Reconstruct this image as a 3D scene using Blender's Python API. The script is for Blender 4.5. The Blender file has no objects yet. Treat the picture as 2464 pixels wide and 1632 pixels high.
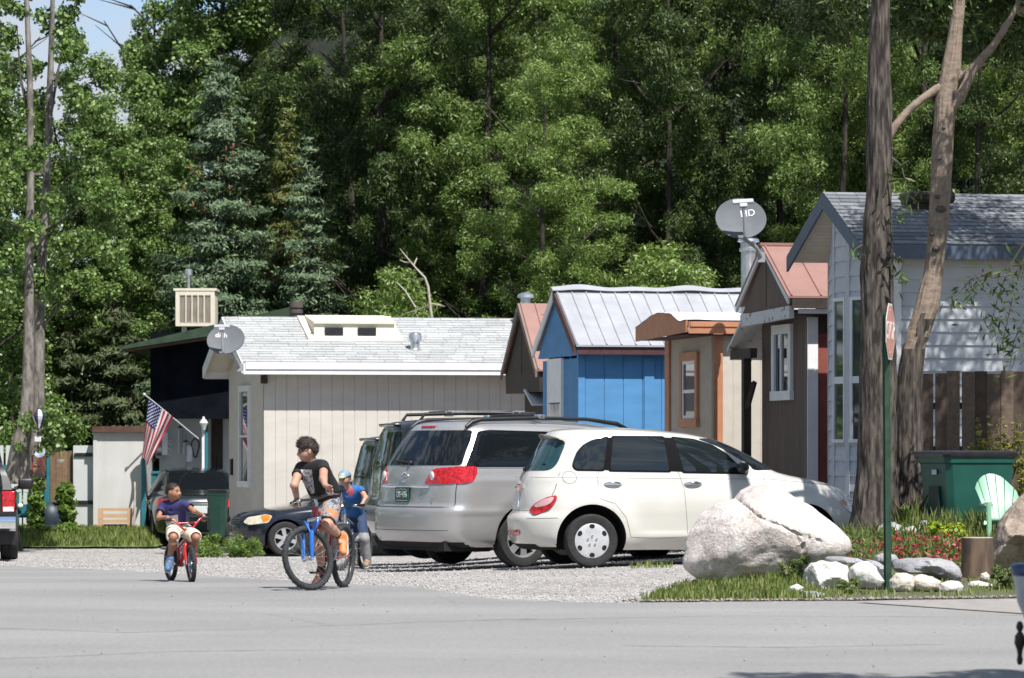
import bpy, bmesh, math, random
import numpy as np
from mathutils import Vector, Matrix, noise as mnoise

SC = bpy.context.scene
COL = SC.collection
R = math.radians
random.seed(7)

# ---------------------------------------------------------------- camera, sky, sun, exposure
F_PX, H_CAM, Y_HOR, X_MID = 10500.0, 1.33, 1094.0, 1232.0     # lens in photo pixels, eye height, horizon row, middle column
cam = bpy.data.cameras.new('camera')
cam.sensor_width = 36.0
cam.lens = 36.0 * F_PX / 2464.0
cam.shift_y = (Y_HOR - 816.0) / 2464.0
cam.clip_start = 1.0
cam.clip_end = 3000.0
cam_ob = bpy.data.objects.new('camera', cam)
COL.objects.link(cam_ob)
cam_ob.location = (0, 0, H_CAM)
cam_ob.rotation_euler = (R(90), 0, 0)
SC.camera = cam_ob
cam.dof.use_dof = True
cam.dof.focus_distance = 52.0
cam.dof.aperture_fstop = 5.6

SUN_EL = R(58)
SUN_AZ = R(152)                                               # clockwise from +Y: behind the camera, to the right
sun_dir = Vector((math.sin(SUN_AZ) * math.cos(SUN_EL), math.cos(SUN_AZ) * math.cos(SUN_EL), math.sin(SUN_EL)))
sl = bpy.data.lights.new('sun', 'SUN')
sl.energy = 4.8
sl.angle = R(0.5)
sl.color = (1.0, 0.96, 0.90)
so = bpy.data.objects.new('sun', sl)
COL.objects.link(so)
so.rotation_euler = (-sun_dir).to_track_quat('-Z', 'Y').to_euler()
so.location = (20, -20, 40)

world = bpy.data.worlds.new('World')
SC.world = world
world.use_nodes = True
wn = world.node_tree
wn.nodes.clear()
w_out = wn.nodes.new('ShaderNodeOutputWorld')
w_bg = wn.nodes.new('ShaderNodeBackground')
w_sky = wn.nodes.new('ShaderNodeTexSky')
w_sky.sky_type = 'NISHITA'
w_sky.sun_disc = False
w_sky.sun_elevation = SUN_EL
w_sky.sun_rotation = SUN_AZ
w_sky.altitude = 2400
w_sky.ozone_density = 2.5
w_bg.inputs['Strength'].default_value = 0.09
# cumulus clouds over the blue
w_tc = wn.nodes.new('ShaderNodeTexCoord')
w_map = wn.nodes.new('ShaderNodeMapping')
w_map.inputs['Scale'].default_value = (1.0, 1.0, 2.2)
w_noi = wn.nodes.new('ShaderNodeTexNoise')
w_noi.inputs['Scale'].default_value = 9.0
w_noi.inputs['Detail'].default_value = 7.0
w_noi.inputs['Roughness'].default_value = 0.55
w_rmp = wn.nodes.new('ShaderNodeValToRGB')
w_rmp.color_ramp.elements[0].position = 0.47
w_rmp.color_ramp.elements[1].position = 0.58
w_mix = wn.nodes.new('ShaderNodeMixRGB')
w_mix.inputs['Color2'].default_value = (4.6, 5.0, 5.6, 1)
wn.links.new(w_tc.outputs['Generated'], w_map.inputs['Vector'])
wn.links.new(w_map.outputs['Vector'], w_noi.inputs['Vector'])
wn.links.new(w_noi.outputs['Fac'], w_rmp.inputs['Fac'])
wn.links.new(w_rmp.outputs['Color'], w_mix.inputs['Fac'])
wn.links.new(w_sky.outputs['Color'], w_mix.inputs['Color1'])
wn.links.new(w_mix.outputs['Color'], w_bg.inputs['Color'])
wn.links.new(w_bg.outputs['Background'], w_out.inputs['Surface'])

SC.view_settings.view_transform = 'Standard'
SC.view_settings.look = 'None'
SC.view_settings.gamma = 1.0
SC.view_settings.exposure = 0.6
SC.cycles.max_bounces = 6
SC.cycles.transparent_max_bounces = 8

# ---------------------------------------------------------------- ground heights and placing
def ss(a, b, x):
 t = np.clip((np.asarray(x, float) - a) / (b - a), 0, 1)
 return t * t * (3 - 2 * t)

def G(x, y):
 """height of the ground: the lot falls away to the back left and is a little higher on the right"""
 x = np.asarray(x, float); y = np.asarray(y, float)
 a = ss(-2.0, 2.5, x)
 d = np.log1p(np.exp(np.clip((y - 46.0) / 1.0, -30, 30)))
 d = np.minimum(d, 44.0)
 left = -0.0145 * d
 right = 0.05 * ss(45, 49, y)
 return left * (1 - a) + right * a

def mound(x, y):
 """raised planting bed on the right"""
 x = np.asarray(x, float); y = np.asarray(y, float)
 m = 0.54 * ss(40.6, 47.8, y) * ss(1.6, 3.2, x)
 back = ss(45.5, 48.2, y) * (1 - ss(3.95, 4.5, x))
 return m * (1 - back)

def GM(x, y):
 return G(x, y) + mound(x, y)

def PX(px, py, Y):
 """the point at distance Y that the photo shows at (px, py)"""
 return Vector(((px - X_MID) * Y / F_PX, Y, H_CAM + (Y_HOR - py) * Y / F_PX))

def GP(px, py, fn=G):
 """where the sight line through (px, py) meets the ground"""
 lo, hi = 15.0, 400.0
 for _ in range(60):
  m = 0.5 * (lo + hi)
  p = PX(px, py, m)
  if p.z > float(fn(p.x, p.y)): lo = m
  else: hi = m
 p = PX(px, py, lo)
 p.z = float(fn(p.x, p.y))
 return p

def on_ground(px, Y, fn=G):
 x = (px - X_MID) * Y / F_PX
 return Vector((x, Y, float(fn(x, Y))))

# ---------------------------------------------------------------- materials
def _nodes(name):
 m = bpy.data.materials.new(name)
 m.use_nodes = True
 nt = m.node_tree
 return m, nt, nt.nodes['Principled BSDF']

def _coord(nt, scale):
 tc = nt.nodes.new('ShaderNodeTexCoord')
 mp = nt.nodes.new('ShaderNodeMapping')
 mp.inputs['Scale'].default_value = scale if isinstance(scale, tuple) else (scale,) * 3
 nt.links.new(tc.outputs['Object'], mp.inputs['Vector'])
 return mp

def _noise(nt, vec, detail=4.0, rough=0.55):
 n = nt.nodes.new('ShaderNodeTexNoise')
 n.inputs['Scale'].default_value = 1.0
 n.inputs['Detail'].default_value = detail
 n.inputs['Roughness'].default_value = rough
 nt.links.new(vec.outputs['Vector'], n.inputs['Vector'])
 return n

def _ramp(nt, fac, stops):
 r = nt.nodes.new('ShaderNodeValToRGB')
 e = r.color_ramp.elements
 e[0].position, e[0].color = stops[0][0], (*stops[0][1], 1)
 e[1].position, e[1].color = stops[-1][0], (*stops[-1][1], 1)
 for p, c in stops[1:-1]:
  k = e.new(p); k.color = (*c, 1)
 nt.links.new(fac, r.inputs['Fac'])
 return r

def _bump(nt, bs, height, strength, dist=0.02):
 b = nt.nodes.new('ShaderNodeBump')
 b.inputs['Strength'].default_value = strength
 b.inputs['Distance'].default_value = dist
 nt.links.new(height, b.inputs['Height'])
 nt.links.new(b.outputs['Normal'], bs.inputs['Normal'])

def MAT(name, c, rough=0.6, metal=0.0, var=0.12, scale=6.0, bump=0.0, coat=0.0, c2=None, lo=0.35, hi=0.65, spec=0.5, detail=4.0):
 """one procedural surface: a base colour broken up by noise between two tones"""
 m, nt, bs = _nodes(name)
 vec = _coord(nt, scale)
 n = _noise(nt, vec, detail)
 a = tuple(max(0.0, v * (1 - var)) for v in c)
 b = c2 if c2 else tuple(min(1.0, v * (1 + var)) for v in c)
 r = _ramp(nt, n.outputs['Fac'], [(lo, a), (hi, b)])
 nt.links.new(r.outputs['Color'], bs.inputs['Base Color'])
 bs.inputs['Roughness'].default_value = rough
 bs.inputs['Metallic'].default_value = metal
 bs.inputs['Specular IOR Level'].default_value = spec
 if coat:
  bs.inputs['Coat Weight'].default_value = coat
  bs.inputs['Coat Roughness'].default_value = 0.04
 if bump:
  _bump(nt, bs, n.outputs['Fac'], bump)
 return m

def PAINT(name, c, metal=0.0, rough=0.35, flake=0.0):
 m, nt, bs = _nodes(name)
 vec = _coord(nt, 3.0)
 n = _noise(nt, vec, 5.0)
 r = _ramp(nt, n.outputs['Fac'], [(0.3, tuple(v * 0.93 for v in c)), (0.7, c)])
 nt.links.new(r.outputs['Color'], bs.inputs['Base Color'])
 bs.inputs['Metallic'].default_value = metal
 bs.inputs['Roughness'].default_value = rough
 bs.inputs['Coat Weight'].default_value = 1.0
 bs.inputs['Coat Roughness'].default_value = 0.03
 return m

def GLASS(name, c, rough=0.03, alpha=None):
 m, nt, bs = _nodes(name)
 bs.inputs['Base Color'].default_value = (*c, 1)
 bs.inputs['Roughness'].default_value = rough
 bs.inputs['Specular IOR Level'].default_value = 0.8
 if alpha is not None:
  bs.inputs['Alpha'].default_value = alpha
 return m

def LEAF(name, c1, c2, c3=None, trans=0.35, rough=0.45, spec=0.35):
 m, nt, bs = _nodes(name)
 g = nt.nodes.new('ShaderNodeNewGeometry')
 st = [(0.0, c1), (0.75, c2), (1.0, c3 or c2)]
 r = _ramp(nt, g.outputs['Random Per Island'], st)
 nt.links.new(r.outputs['Color'], bs.inputs['Base Color'])
 bs.inputs['Roughness'].default_value = rough
 bs.inputs['Specular IOR Level'].default_value = spec
 tr = nt.nodes.new('ShaderNodeBsdfTranslucent')
 hs = nt.nodes.new('ShaderNodeHueSaturation')
 hs.inputs['Value'].default_value = 1.5
 nt.links.new(r.outputs['Color'], hs.inputs['Color'])
 nt.links.new(hs.outputs['Color'], tr.inputs['Color'])
 mx = nt.nodes.new('ShaderNodeMixShader')
 mx.inputs['Fac'].default_value = trans
 nt.links.new(bs.outputs['BSDF'], mx.inputs[1])
 nt.links.new(tr.outputs['BSDF'], mx.inputs[2])
 nt.links.new(mx.outputs['Shader'], nt.nodes['Material Output'].inputs['Surface'])
 return m

def TABS(name, c1, c2, rough=0.85, scale=30.0):
 """separate pieces (shingles, boards, pebbles), each its own tone, with grain"""
 m, nt, bs = _nodes(name)
 g = nt.nodes.new('ShaderNodeNewGeometry')
 r = _ramp(nt, g.outputs['Random Per Island'], [(0.0, c1), (1.0, c2)])
 vec = _coord(nt, scale)
 n = _noise(nt, vec, 5.0)
 v = _ramp(nt, n.outputs['Fac'], [(0.3, (0.72,) * 3), (0.7, (1.15,) * 3)])
 mx = nt.nodes.new('ShaderNodeMixRGB'); mx.blend_type = 'MULTIPLY'; mx.inputs['Fac'].default_value = 1.0
 nt.links.new(r.outputs['Color'], mx.inputs['Color1'])
 nt.links.new(v.outputs['Color'], mx.inputs['Color2'])
 nt.links.new(mx.outputs['Color'], bs.inputs['Base Color'])
 bs.inputs['Roughness'].default_value = rough
 _bump(nt, bs, n.outputs['Fac'], 0.3)
 return m

# ---------------------------------------------------------------- mesh building
def frame_at(p, u, n, up=(0, 0, 1)):
 """matrix whose x runs along u, y along the outward normal n, z up, at p"""
 u = Vector(u).normalized(); n = Vector(n).normalized(); w = Vector(up)
 return Matrix(((u.x, n.x, w.x, p[0]), (u.y, n.y, w.y, p[1]), (u.z, n.z, w.z, p[2]), (0, 0, 0, 1)))

class MB:
 """collects shapes; build() links them as ONE mesh object"""
 def __init__(self):
  self.v = []; self.f = []; self.m = []; self.M = Matrix.Identity(4); self.mi = 0

 def add(self, vs, fs, mi=None):
  o = len(self.v); M = self.M
  self.v.extend([M @ Vector(p) for p in vs])
  k = self.mi if mi is None else mi
  for f in fs:
   self.f.append([i + o for i in f]); self.m.append(k)
  return self

 def box(self, c, s, mi=None, rz=0.0, rx=0.0, ry=0.0):
  hx, hy, hz = s[0] / 2, s[1] / 2, s[2] / 2
  vs = [Vector((x, y, z)) for z in (-hz, hz) for y in (-hy, hy) for x in (-hx, hx)]
  if rz or rx or ry:
   rot = Matrix.Rotation(rz, 3, 'Z') @ Matrix.Rotation(ry, 3, 'Y') @ Matrix.Rotation(rx, 3, 'X')
   vs = [rot @ p for p in vs]
  c = Vector(c)
  return self.add([p + c for p in vs], [(0, 2, 3, 1), (4, 5, 7, 6), (0, 1, 5, 4), (2, 6, 7, 3), (0, 4, 6, 2), (1, 3, 7, 5)], mi)

 def b2(self, a, b, mi=None):
  """box between two corners"""
  return self.box([(p + q) / 2 for p, q in zip(a, b)], [abs(q - p) for p, q in zip(a, b)], mi)

 def rbox(self, c, s, r=0.02, mi=None, rz=0.0):
  """box with rounded (chamfered) edges"""
  hx, hy, hz = s[0] / 2, s[1] / 2, s[2] / 2
  r = min(r, hx * .95, hy * .95, hz * .95)
  rings = []
  for z, q in ((-hz, r), (-hz + r * .3, r * .3), (-hz + r, 0), (hz - r, 0), (hz - r * .3, r * .3), (hz, r)):
   ring = []
   for sx, sy, a0 in ((1, 1, 0), (-1, 1, 90), (-1, -1, 180), (1, -1, 270)):
    for k in range(4):
     a = R(a0 + 30 * k)
     ring.append((sx * (hx - r) + math.cos(a) * max(r - q, 0.0005), sy * (hy - r) + math.sin(a) * max(r - q, 0.0005), z))
   rings.append(ring)
  rot = Matrix.Rotation(rz, 3, 'Z'); c = Vector(c)
  return self.loft([[rot @ Vector(p) + c for p in ring] for ring in rings], closed=True, cap=True, mi=mi)

 def loft(self, rings, closed=True, cap=True, mi=None):
  n = len(rings[0]); vs = [p for r in rings for p in r]; fs = []
  for i in range(len(rings) - 1):
   for j in range(n if closed else n - 1):
    k = (j + 1) % n
    fs.append((i * n + j, i * n + k, (i + 1) * n + k, (i + 1) * n + j))
  if cap and closed:
   fs.append(tuple(range(n - 1, -1, -1)))
   fs.append(tuple((len(rings) - 1) * n + j for j in range(n)))
  return self.add(vs, fs, mi)

 def tube(self, pts, r, n=8, closed=False, mi=None, flat=1.0, cap=True):
  pts = [Vector(p) for p in pts]; N = len(pts)
  rs = r if isinstance(r, (list, tuple)) else [r] * N
  rings = []; ref = None
  for i, p in enumerate(pts):
   if closed: t = pts[(i + 1) % N] - pts[i - 1]
   else: t = pts[min(i + 1, N - 1)] - pts[max(i - 1, 0)]
   t.normalize()
   if ref is None:
    ref = Vector((0, 0, 1)) if abs(t.z) < 0.9 else Vector((1, 0, 0))
   a = (ref - t * ref.dot(t)).normalized(); b = t.cross(a); ref = a
   rings.append([p + (a * math.cos(2 * math.pi * k / n) + b * math.sin(2 * math.pi * k / n) * flat) * rs[i] for k in range(n)])
  if closed:
   rings.append(rings[0])
   # a closed loop: stitch by reusing the first ring
   return self.loft(rings, True, False, mi)
  return self.loft(rings, True, cap, mi)

 def lathe(self, prof, n=24, mi=None, cap=True, axis='z', c=(0, 0, 0)):
  rings = []
  c = Vector(c)
  for r, z in prof:
   ring = []
   for k in range(n):
    a = 2 * math.pi * k / n
    x, y = r * math.cos(a), r * math.sin(a)
    q = Vector((x, y, z)) if axis == 'z' else (Vector((x, z, y)) if axis == 'y' else Vector((z, x, y)))
    ring.append(q + c)
   rings.append(ring)
  return self.loft(rings, True, cap, mi)

 def prism(self, poly, a, b, plane='xz', mi=None):
  """polygon extruded along the third axis from a to b"""
  def P(p, t):
   return (p[0], t, p[1]) if plane == 'xz' else ((p[0], p[1], t) if plane == 'xy' else (t, p[0], p[1]))
  n = len(poly)
  vs = [P(p, a) for p in poly] + [P(p, b) for p in poly]
  fs = [(i, (i + 1) % n, n + (i + 1) % n, n + i) for i in range(n)]
  fs += [tuple(range(n - 1, -1, -1)), tuple(range(n, 2 * n))]
  return self.add(vs, fs, mi)

 def sphere(self, c, r, n=16, m=10, mi=None, sc=(1, 1, 1)):
  rings = []
  for i in range(m + 1):
   t = math.pi * (i + (0.02 if i == 0 else -0.02 if i == m else 0)) / m
   rings.append([(c[0] + r * sc[0] * math.sin(t) * math.cos(2 * math.pi * k / n), c[1] + r * sc[1] * math.sin(t) * math.sin(2 * math.pi * k / n), c[2] + r * sc[2] * math.cos(t)) for k in range(n)])
  return self.loft(rings, True, True, mi)

 def build(self, name, mats, parent=None, smooth=None, origin=None, fix=True):
  """smooth = angle in degrees under which edges are shaded smooth (None: flat)"""
  me = bpy.data.meshes.new(name)
  vs = self.v
  if origin is not None:
   o = Vector(origin); vs = [p - o for p in vs]
  me.from_pydata([tuple(p) for p in vs], [], self.f)
  if not isinstance(mats, (list, tuple)): mats = [mats]
  for m in mats: me.materials.append(m)
  me.polygons.foreach_set('material_index', self.m)
  if fix:
   bm = bmesh.new(); bm.from_mesh(me)
   bmesh.ops.recalc_face_normals(bm, faces=bm.faces)
   bm.to_mesh(me); bm.free()
  if smooth:
   me.polygons.foreach_set('use_smooth', [True] * len(me.polygons))
   me.set_sharp_from_angle(angle=R(smooth))
  me.update()
  ob = bpy.data.objects.new(name, me)
  COL.objects.link(ob)
  if parent is not None: ob.parent = parent
  if origin is not None and parent is None: ob.location = origin
  return ob

def raw_mesh(name, verts, quads, mats, smooth=False, mi=None):
 """fast mesh from arrays; quads (N,k)"""
 me = bpy.data.meshes.new(name)
 verts = np.asarray(verts, np.float32); quads = np.asarray(quads, np.int32)
 k = quads.shape[1]
 me.vertices.add(len(verts)); me.vertices.foreach_set('co', verts.ravel())
 me.loops.add(quads.size); me.loops.foreach_set('vertex_index', quads.ravel())
 me.polygons.add(len(quads))
 me.polygons.foreach_set('loop_start', np.arange(0, quads.size, k, dtype=np.int32))
 me.polygons.foreach_set('loop_total', np.full(len(quads), k, np.int32))
 for m in (mats if isinstance(mats, (list, tuple)) else [mats]): me.materials.append(m)
 if mi is not None: me.polygons.foreach_set('material_index', np.asarray(mi, np.int32))
 if smooth: me.polygons.foreach_set('use_smooth', np.ones(len(quads), bool))
 me.update(calc_edges=True)
 me.validate()
 return me

def link(name, me, parent=None, loc=None):
 o = bpy.data.objects.new(name, me)
 COL.objects.link(o)
 if parent is not None: o.parent = parent
 if loc is not None: o.location = loc
 return o

def tag(o, label=None, cat=None, group=None, kind=None):
 if label: o['label'] = label
 if cat: o['category'] = cat
 if group: o['group'] = group
 if kind: o['kind'] = kind
 return o

def thing(name, loc, label, cat, rz=0.0, group=None):
 o = bpy.data.objects.new(name, None)
 o.empty_display_size = 0.2
 COL.objects.link(o)
 o.location = loc; o.rotation_euler = (0, 0, rz)
 return tag(o, label, cat, group)

def kids(o): return [c for c in bpy.data.objects if c.parent == o]

def copy_tree(o, parent=None):
 c = o.copy(); COL.objects.link(c)
 if parent is not None: c.parent = parent
 for ch in kids(o): copy_tree(ch, c)
 return c

def text_mesh(s, size, depth=0.002):
 """outline of lettering as vertices and faces in the xz plane, centred"""
 cu = bpy.data.curves.new('lettering', 'FONT')
 cu.body = s; cu.size = size; cu.align_x = 'CENTER'; cu.align_y = 'CENTER'; cu.extrude = depth
 ob = bpy.data.objects.new('lettering', cu)
 COL.objects.link(ob)
 dg = bpy.context.evaluated_depsgraph_get()
 me = bpy.data.meshes.new_from_object(ob.evaluated_get(dg))
 vs = [(v.co.x, v.co.z, v.co.y) for v in me.vertices]
 fs = [tuple(p.vertices) for p in me.polygons]
 bpy.data.objects.remove(ob); bpy.data.curves.remove(cu); bpy.data.meshes.remove(me)
 return vs, fs

def put_text(mb, s, size, mi=0, sx=1.0, sz=1.0, depth=0.002):
 vs, fs = text_mesh(s, size, depth)
 mb.add([(x * sx, y, z * sz) for x, y, z in vs], fs, mi)

# ---------------------------------------------------------------- soft solids (people, cloth): distance fields meshed by surface nets
def sdf_mesh(prims, vox):
 """prims: ('c',a,b,ra,rb,k) tapered limb, ('e',c,(rx,ry,rz),rot,k) ellipsoid, ('-e',...) and ('-c',...) carve, ('cut',p,n) keep the side opposite n"""
 lo = np.full(3, 1e9); hi = -lo
 for p in prims:
  if p[0] == 'c':
   for q, r in ((p[1], p[3]), (p[2], p[4])):
    lo = np.minimum(lo, np.array(q) - r); hi = np.maximum(hi, np.array(q) + r)
  elif p[0] == 'e':
   m = max(p[2]); lo = np.minimum(lo, np.array(p[1]) - m); hi = np.maximum(hi, np.array(p[1]) + m)
 lo -= 3 * vox; hi += 3 * vox
 n = np.ceil((hi - lo) / vox).astype(int) + 1
 D = np.full(n, 1.0, np.float32)
 ax = [lo[i] + vox * np.arange(n[i]) for i in range(3)]
 for p in prims:
  op = p[0]
  if op == 'cut':
   q = np.array(p[1]); nn = np.array(p[2]); nn = nn / np.linalg.norm(nn)
   d = ((ax[0] - q[0]) * nn[0])[:, None, None] + ((ax[1] - q[1]) * nn[1])[None, :, None] + ((ax[2] - q[2]) * nn[2])[None, None, :]
   D = np.maximum(D, d.astype(np.float32)); continue
  k = p[5] if op in ('c', '-c') else p[4]
  if op in ('c', '-c'):
   a = np.array(p[1], float); b = np.array(p[2], float); ra, rb = p[3], p[4]
   m = max(ra, rb); l = np.minimum(a, b) - m; h = np.maximum(a, b) + m
  else:
   c = np.array(p[1], float); m = max(p[2]); l = c - m; h = c + m
  pad = k + 4 * vox
  i0 = np.clip(np.floor((l - pad - lo) / vox).astype(int), 0, n - 1); i1 = np.clip(np.ceil((h + pad - lo) / vox).astype(int) + 1, 1, n)
  X = ax[0][i0[0]:i1[0], None, None]; Y = ax[1][None, i0[1]:i1[1], None]; Z = ax[2][None, None, i0[2]:i1[2]]
  if op in ('c', '-c'):
   ba = b - a; L = ba @ ba + 1e-12
   t = np.clip(((X - a[0]) * ba[0] + (Y - a[1]) * ba[1] + (Z - a[2]) * ba[2]) / L, 0, 1)
   d = np.sqrt((X - a[0] - t * ba[0]) ** 2 + (Y - a[1] - t * ba[1]) ** 2 + (Z - a[2] - t * ba[2]) ** 2) - (ra + (rb - ra) * t)
  else:
   rot = p[3]
   dx, dy, dz = X - c[0], Y - c[1], Z - c[2]
   if rot is not None:
    m3 = np.array(rot.transposed())
    dx, dy, dz = (m3[0, 0] * dx + m3[0, 1] * dy + m3[0, 2] * dz, m3[1, 0] * dx + m3[1, 1] * dy + m3[1, 2] * dz, m3[2, 0] * dx + m3[2, 1] * dy + m3[2, 2] * dz)
   rx, ry, rz = p[2]
   k0 = np.sqrt((dx / rx) ** 2 + (dy / ry) ** 2 + (dz / rz) ** 2)
   k1 = np.sqrt((dx / rx ** 2) ** 2 + (dy / ry ** 2) ** 2 + (dz / rz ** 2) ** 2) + 1e-9
   d = k0 * (k0 - 1.0) / k1
  S = D[i0[0]:i1[0], i0[1]:i1[1], i0[2]:i1[2]]
  if op[0] == '-':
   d = -d
   hh = np.clip(0.5 - 0.5 * (d - S) / max(k, 1e-5), 0, 1) if k > 0 else None
   r_ = np.maximum(S, d) if k <= 0 else d * (1 - hh) + S * hh + k * hh * (1 - hh)
  else:
   if k <= 0: r_ = np.minimum(S, d)
   else:
    hh = np.clip(0.5 + 0.5 * (d - S) / k, 0, 1)
    r_ = d * (1 - hh) + S * hh - k * hh * (1 - hh)
  D[i0[0]:i1[0], i0[1]:i1[1], i0[2]:i1[2]] = r_
 D[0] = D[-1] = 1; D[:, 0] = D[:, -1] = 1; D[:, :, 0] = D[:, :, -1] = 1
 ins = D < 0
 cn = n - 1
 cnt = np.zeros(cn, np.int32); acc = np.zeros((*cn, 3), np.float32)
 corner = [(i, j, k) for i in (0, 1) for j in (0, 1) for k in (0, 1)]
 sl_ = lambda c: tuple(slice(c[i], c[i] + cn[i]) for i in range(3))
 for a in corner:
  for ax_ in range(3):
   if a[ax_] == 0:
    b = list(a); b[ax_] = 1
    da, db = D[sl_(a)], D[sl_(b)]
    cross = (da < 0) != (db < 0)
    t = np.where(cross, da / np.where(cross, da - db, 1), 0)
    cnt += cross
    for i in range(3):
     acc[..., i] += np.where(cross, a[i] + (t if i == ax_ else 0), 0)
 act = cnt > 0
 idx = np.full(cn, -1, np.int64); idx[act] = np.arange(act.sum())
 cells = np.argwhere(act)
 V = lo + vox * (cells + acc[act] / cnt[act][:, None])
 faces = []
 for ax_ in range(3):
  b1, b2 = [(1, 2), (2, 0), (0, 1)][ax_]
  s0 = [slice(0, n[i]) for i in range(3)]; s1 = list(s0)
  s0[ax_] = slice(0, n[ax_] - 1); s1[ax_] = slice(1, n[ax_])
  A, B = ins[tuple(s0)], ins[tuple(s1)]
  e = np.argwhere(A != B)
  flip = A[tuple(e.T)]
  q = []
  for (u, v) in ((-1, -1), (0, -1), (0, 0), (-1, 0)):
   c = e.copy(); c[:, b1] += u; c[:, b2] += v
   q.append(idx[tuple(c.T)])
  q = np.stack(q, 1)
  q[~flip] = q[~flip][:, ::-1]
  faces.append(q)
 Fq = np.concatenate(faces)
 Fq = Fq[(Fq >= 0).all(1)]
 # one gentle relaxing pass
 s = np.zeros_like(V); w = np.zeros(len(V))
 for i in range(4):
  j = (i + 1) % 4
  np.add.at(s, Fq[:, i], V[Fq[:, j]]); np.add.at(w, Fq[:, i], 1)
  np.add.at(s, Fq[:, j], V[Fq[:, i]]); np.add.at(w, Fq[:, j], 1)
 V = 0.6 * V + 0.4 * s / np.maximum(w, 1)[:, None]
 return V, Fq

def sdf_obj(name, prims, vox, mats, parent, pick=None, origin=None, jitter=0.0, seed=0):
 V, Fq = sdf_mesh(prims, vox)
 mi = None
 if pick is not None:
  mi = pick(V[Fq].mean(1))
 if jitter:
  rng = np.random.default_rng(seed); V = V + rng.normal(0, jitter, V.shape)
 if origin is not None: V = V - np.array(origin)
 me = raw_mesh(name, V, Fq, mats, smooth=True, mi=mi)
 return link(name, me, parent)
# ---------------------------------------------------------------- ground, road, gravel, hill
def m_gravel():
 m, nt, bs = _nodes('gravel')
 vec = _coord(nt, 1.0)
 v = nt.nodes.new('ShaderNodeTexVoronoi'); v.inputs['Scale'].default_value = 34.0
 nt.links.new(vec.outputs['Vector'], v.inputs['Vector'])
 sep = nt.nodes.new('ShaderNodeSeparateColor'); nt.links.new(v.outputs['Color'], sep.inputs['Color'])
 r = _ramp(nt, sep.outputs['Red'], [(0.0, (0.14, 0.13, 0.13)), (0.3, (0.36, 0.34, 0.33)), (0.75, (0.47, 0.45, 0.44)), (1.0, (0.70, 0.69, 0.68))])
 n = _noise(nt, _coord(nt, 0.6), 5.0)
 g = _ramp(nt, n.outputs['Fac'], [(0.35, (0.78, 0.77, 0.75)), (0.65, (1.05, 1.05, 1.05))])
 mx = nt.nodes.new('ShaderNodeMixRGB'); mx.blend_type = 'MULTIPLY'; mx.inputs['Fac'].default_value = 1
 nt.links.new(r.outputs['Color'], mx.inputs['Color1']); nt.links.new(g.outputs['Color'], mx.inputs['Color2'])
 nt.links.new(mx.outputs['Color'], bs.inputs['Base Color'])
 bs.inputs['Roughness'].default_value = 0.9
 inv = nt.nodes.new('ShaderNodeMath'); inv.operation = 'SUBTRACT'; inv.inputs[0].default_value = 1.0
 nt.links.new(v.outputs['Distance'], inv.inputs[1])
 _bump(nt, bs, inv.outputs[0], 1.0, 0.03)
 return m

def m_asphalt():
 m, nt, bs = _nodes('asphalt')
 fine = _noise(nt, _coord(nt, 28.0), 6.0, 0.75)
 big = _noise(nt, _coord(nt, (0.22, 0.42, 1.0)), 7.0)
 streak = _noise(nt, _coord(nt, (0.06, 2.2, 1.0)), 4.0)
 c = _ramp(nt, big.outputs['Fac'], [(0.3, (0.205, 0.203, 0.201)), (0.7, (0.270, 0.265, 0.259))])
 f = _ramp(nt, fine.outputs['Fac'], [(0.28, (0.60,) * 3), (0.5, (1.0,) * 3), (0.72, (1.30,) * 3)])
 s = _ramp(nt, streak.outputs['Fac'], [(0.35, (0.985,) * 3), (0.55, (1.0,) * 3)])
 spk = nt.nodes.new('ShaderNodeTexVoronoi'); spk.inputs['Scale'].default_value = 7.0
 nt.links.new(_coord(nt, 1.0).outputs['Vector'], spk.inputs['Vector'])
 sp = _ramp(nt, spk.outputs['Distance'], [(0.05, (0.35,) * 3), (0.10, (1.0,) * 3)])
 prev = c
 for k in (f, s, sp):
  mx = nt.nodes.new('ShaderNodeMixRGB'); mx.blend_type = 'MULTIPLY'; mx.inputs['Fac'].default_value = 1
  nt.links.new(prev.outputs['Color'], mx.inputs['Color1']); nt.links.new(k.outputs['Color'], mx.inputs['Color2'])
  prev = mx
 nt.links.new(prev.outputs['Color'], bs.inputs['Base Color'])
 bs.inputs['Roughness'].default_value = 0.88
 _bump(nt, bs, fine.outputs['Fac'], 0.35, 0.01)
 return m

M_GRAVEL, M_ASPH = m_gravel(), m_asphalt()
M_DIRT = MAT('dirt', (0.13, 0.105, 0.075), 0.95, var=0.25, scale=2.0, bump=0.4)
M_SOIL = MAT('bed_soil', (0.10, 0.085, 0.055), 0.95, c2=(0.075, 0.10, 0.04), scale=3.0, bump=0.5)
M_TURF = MAT('turf', (0.075, 0.12, 0.035), 0.95, c2=(0.12, 0.16, 0.05), scale=2.5, bump=0.4)

def sheet(name, xs, y0f, y1f, nv, dz, mat, hf=G):
 V = []; nx = len(xs)
 for x in xs:
  a, b = y0f(x), y1f(x)
  for j in range(nv + 1):
   y = a + (b - a) * j / nv
   V.append((x, y, float(hf(x, y)) + dz))
 Q = [(i * (nv + 1) + j, (i + 1) * (nv + 1) + j, (i + 1) * (nv + 1) + j + 1, i * (nv + 1) + j + 1) for i in range(nx - 1) for j in range(nv)]
 return tag(link(name, raw_mesh(name, V, Q, mat, smooth=True)), kind='structure')

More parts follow.
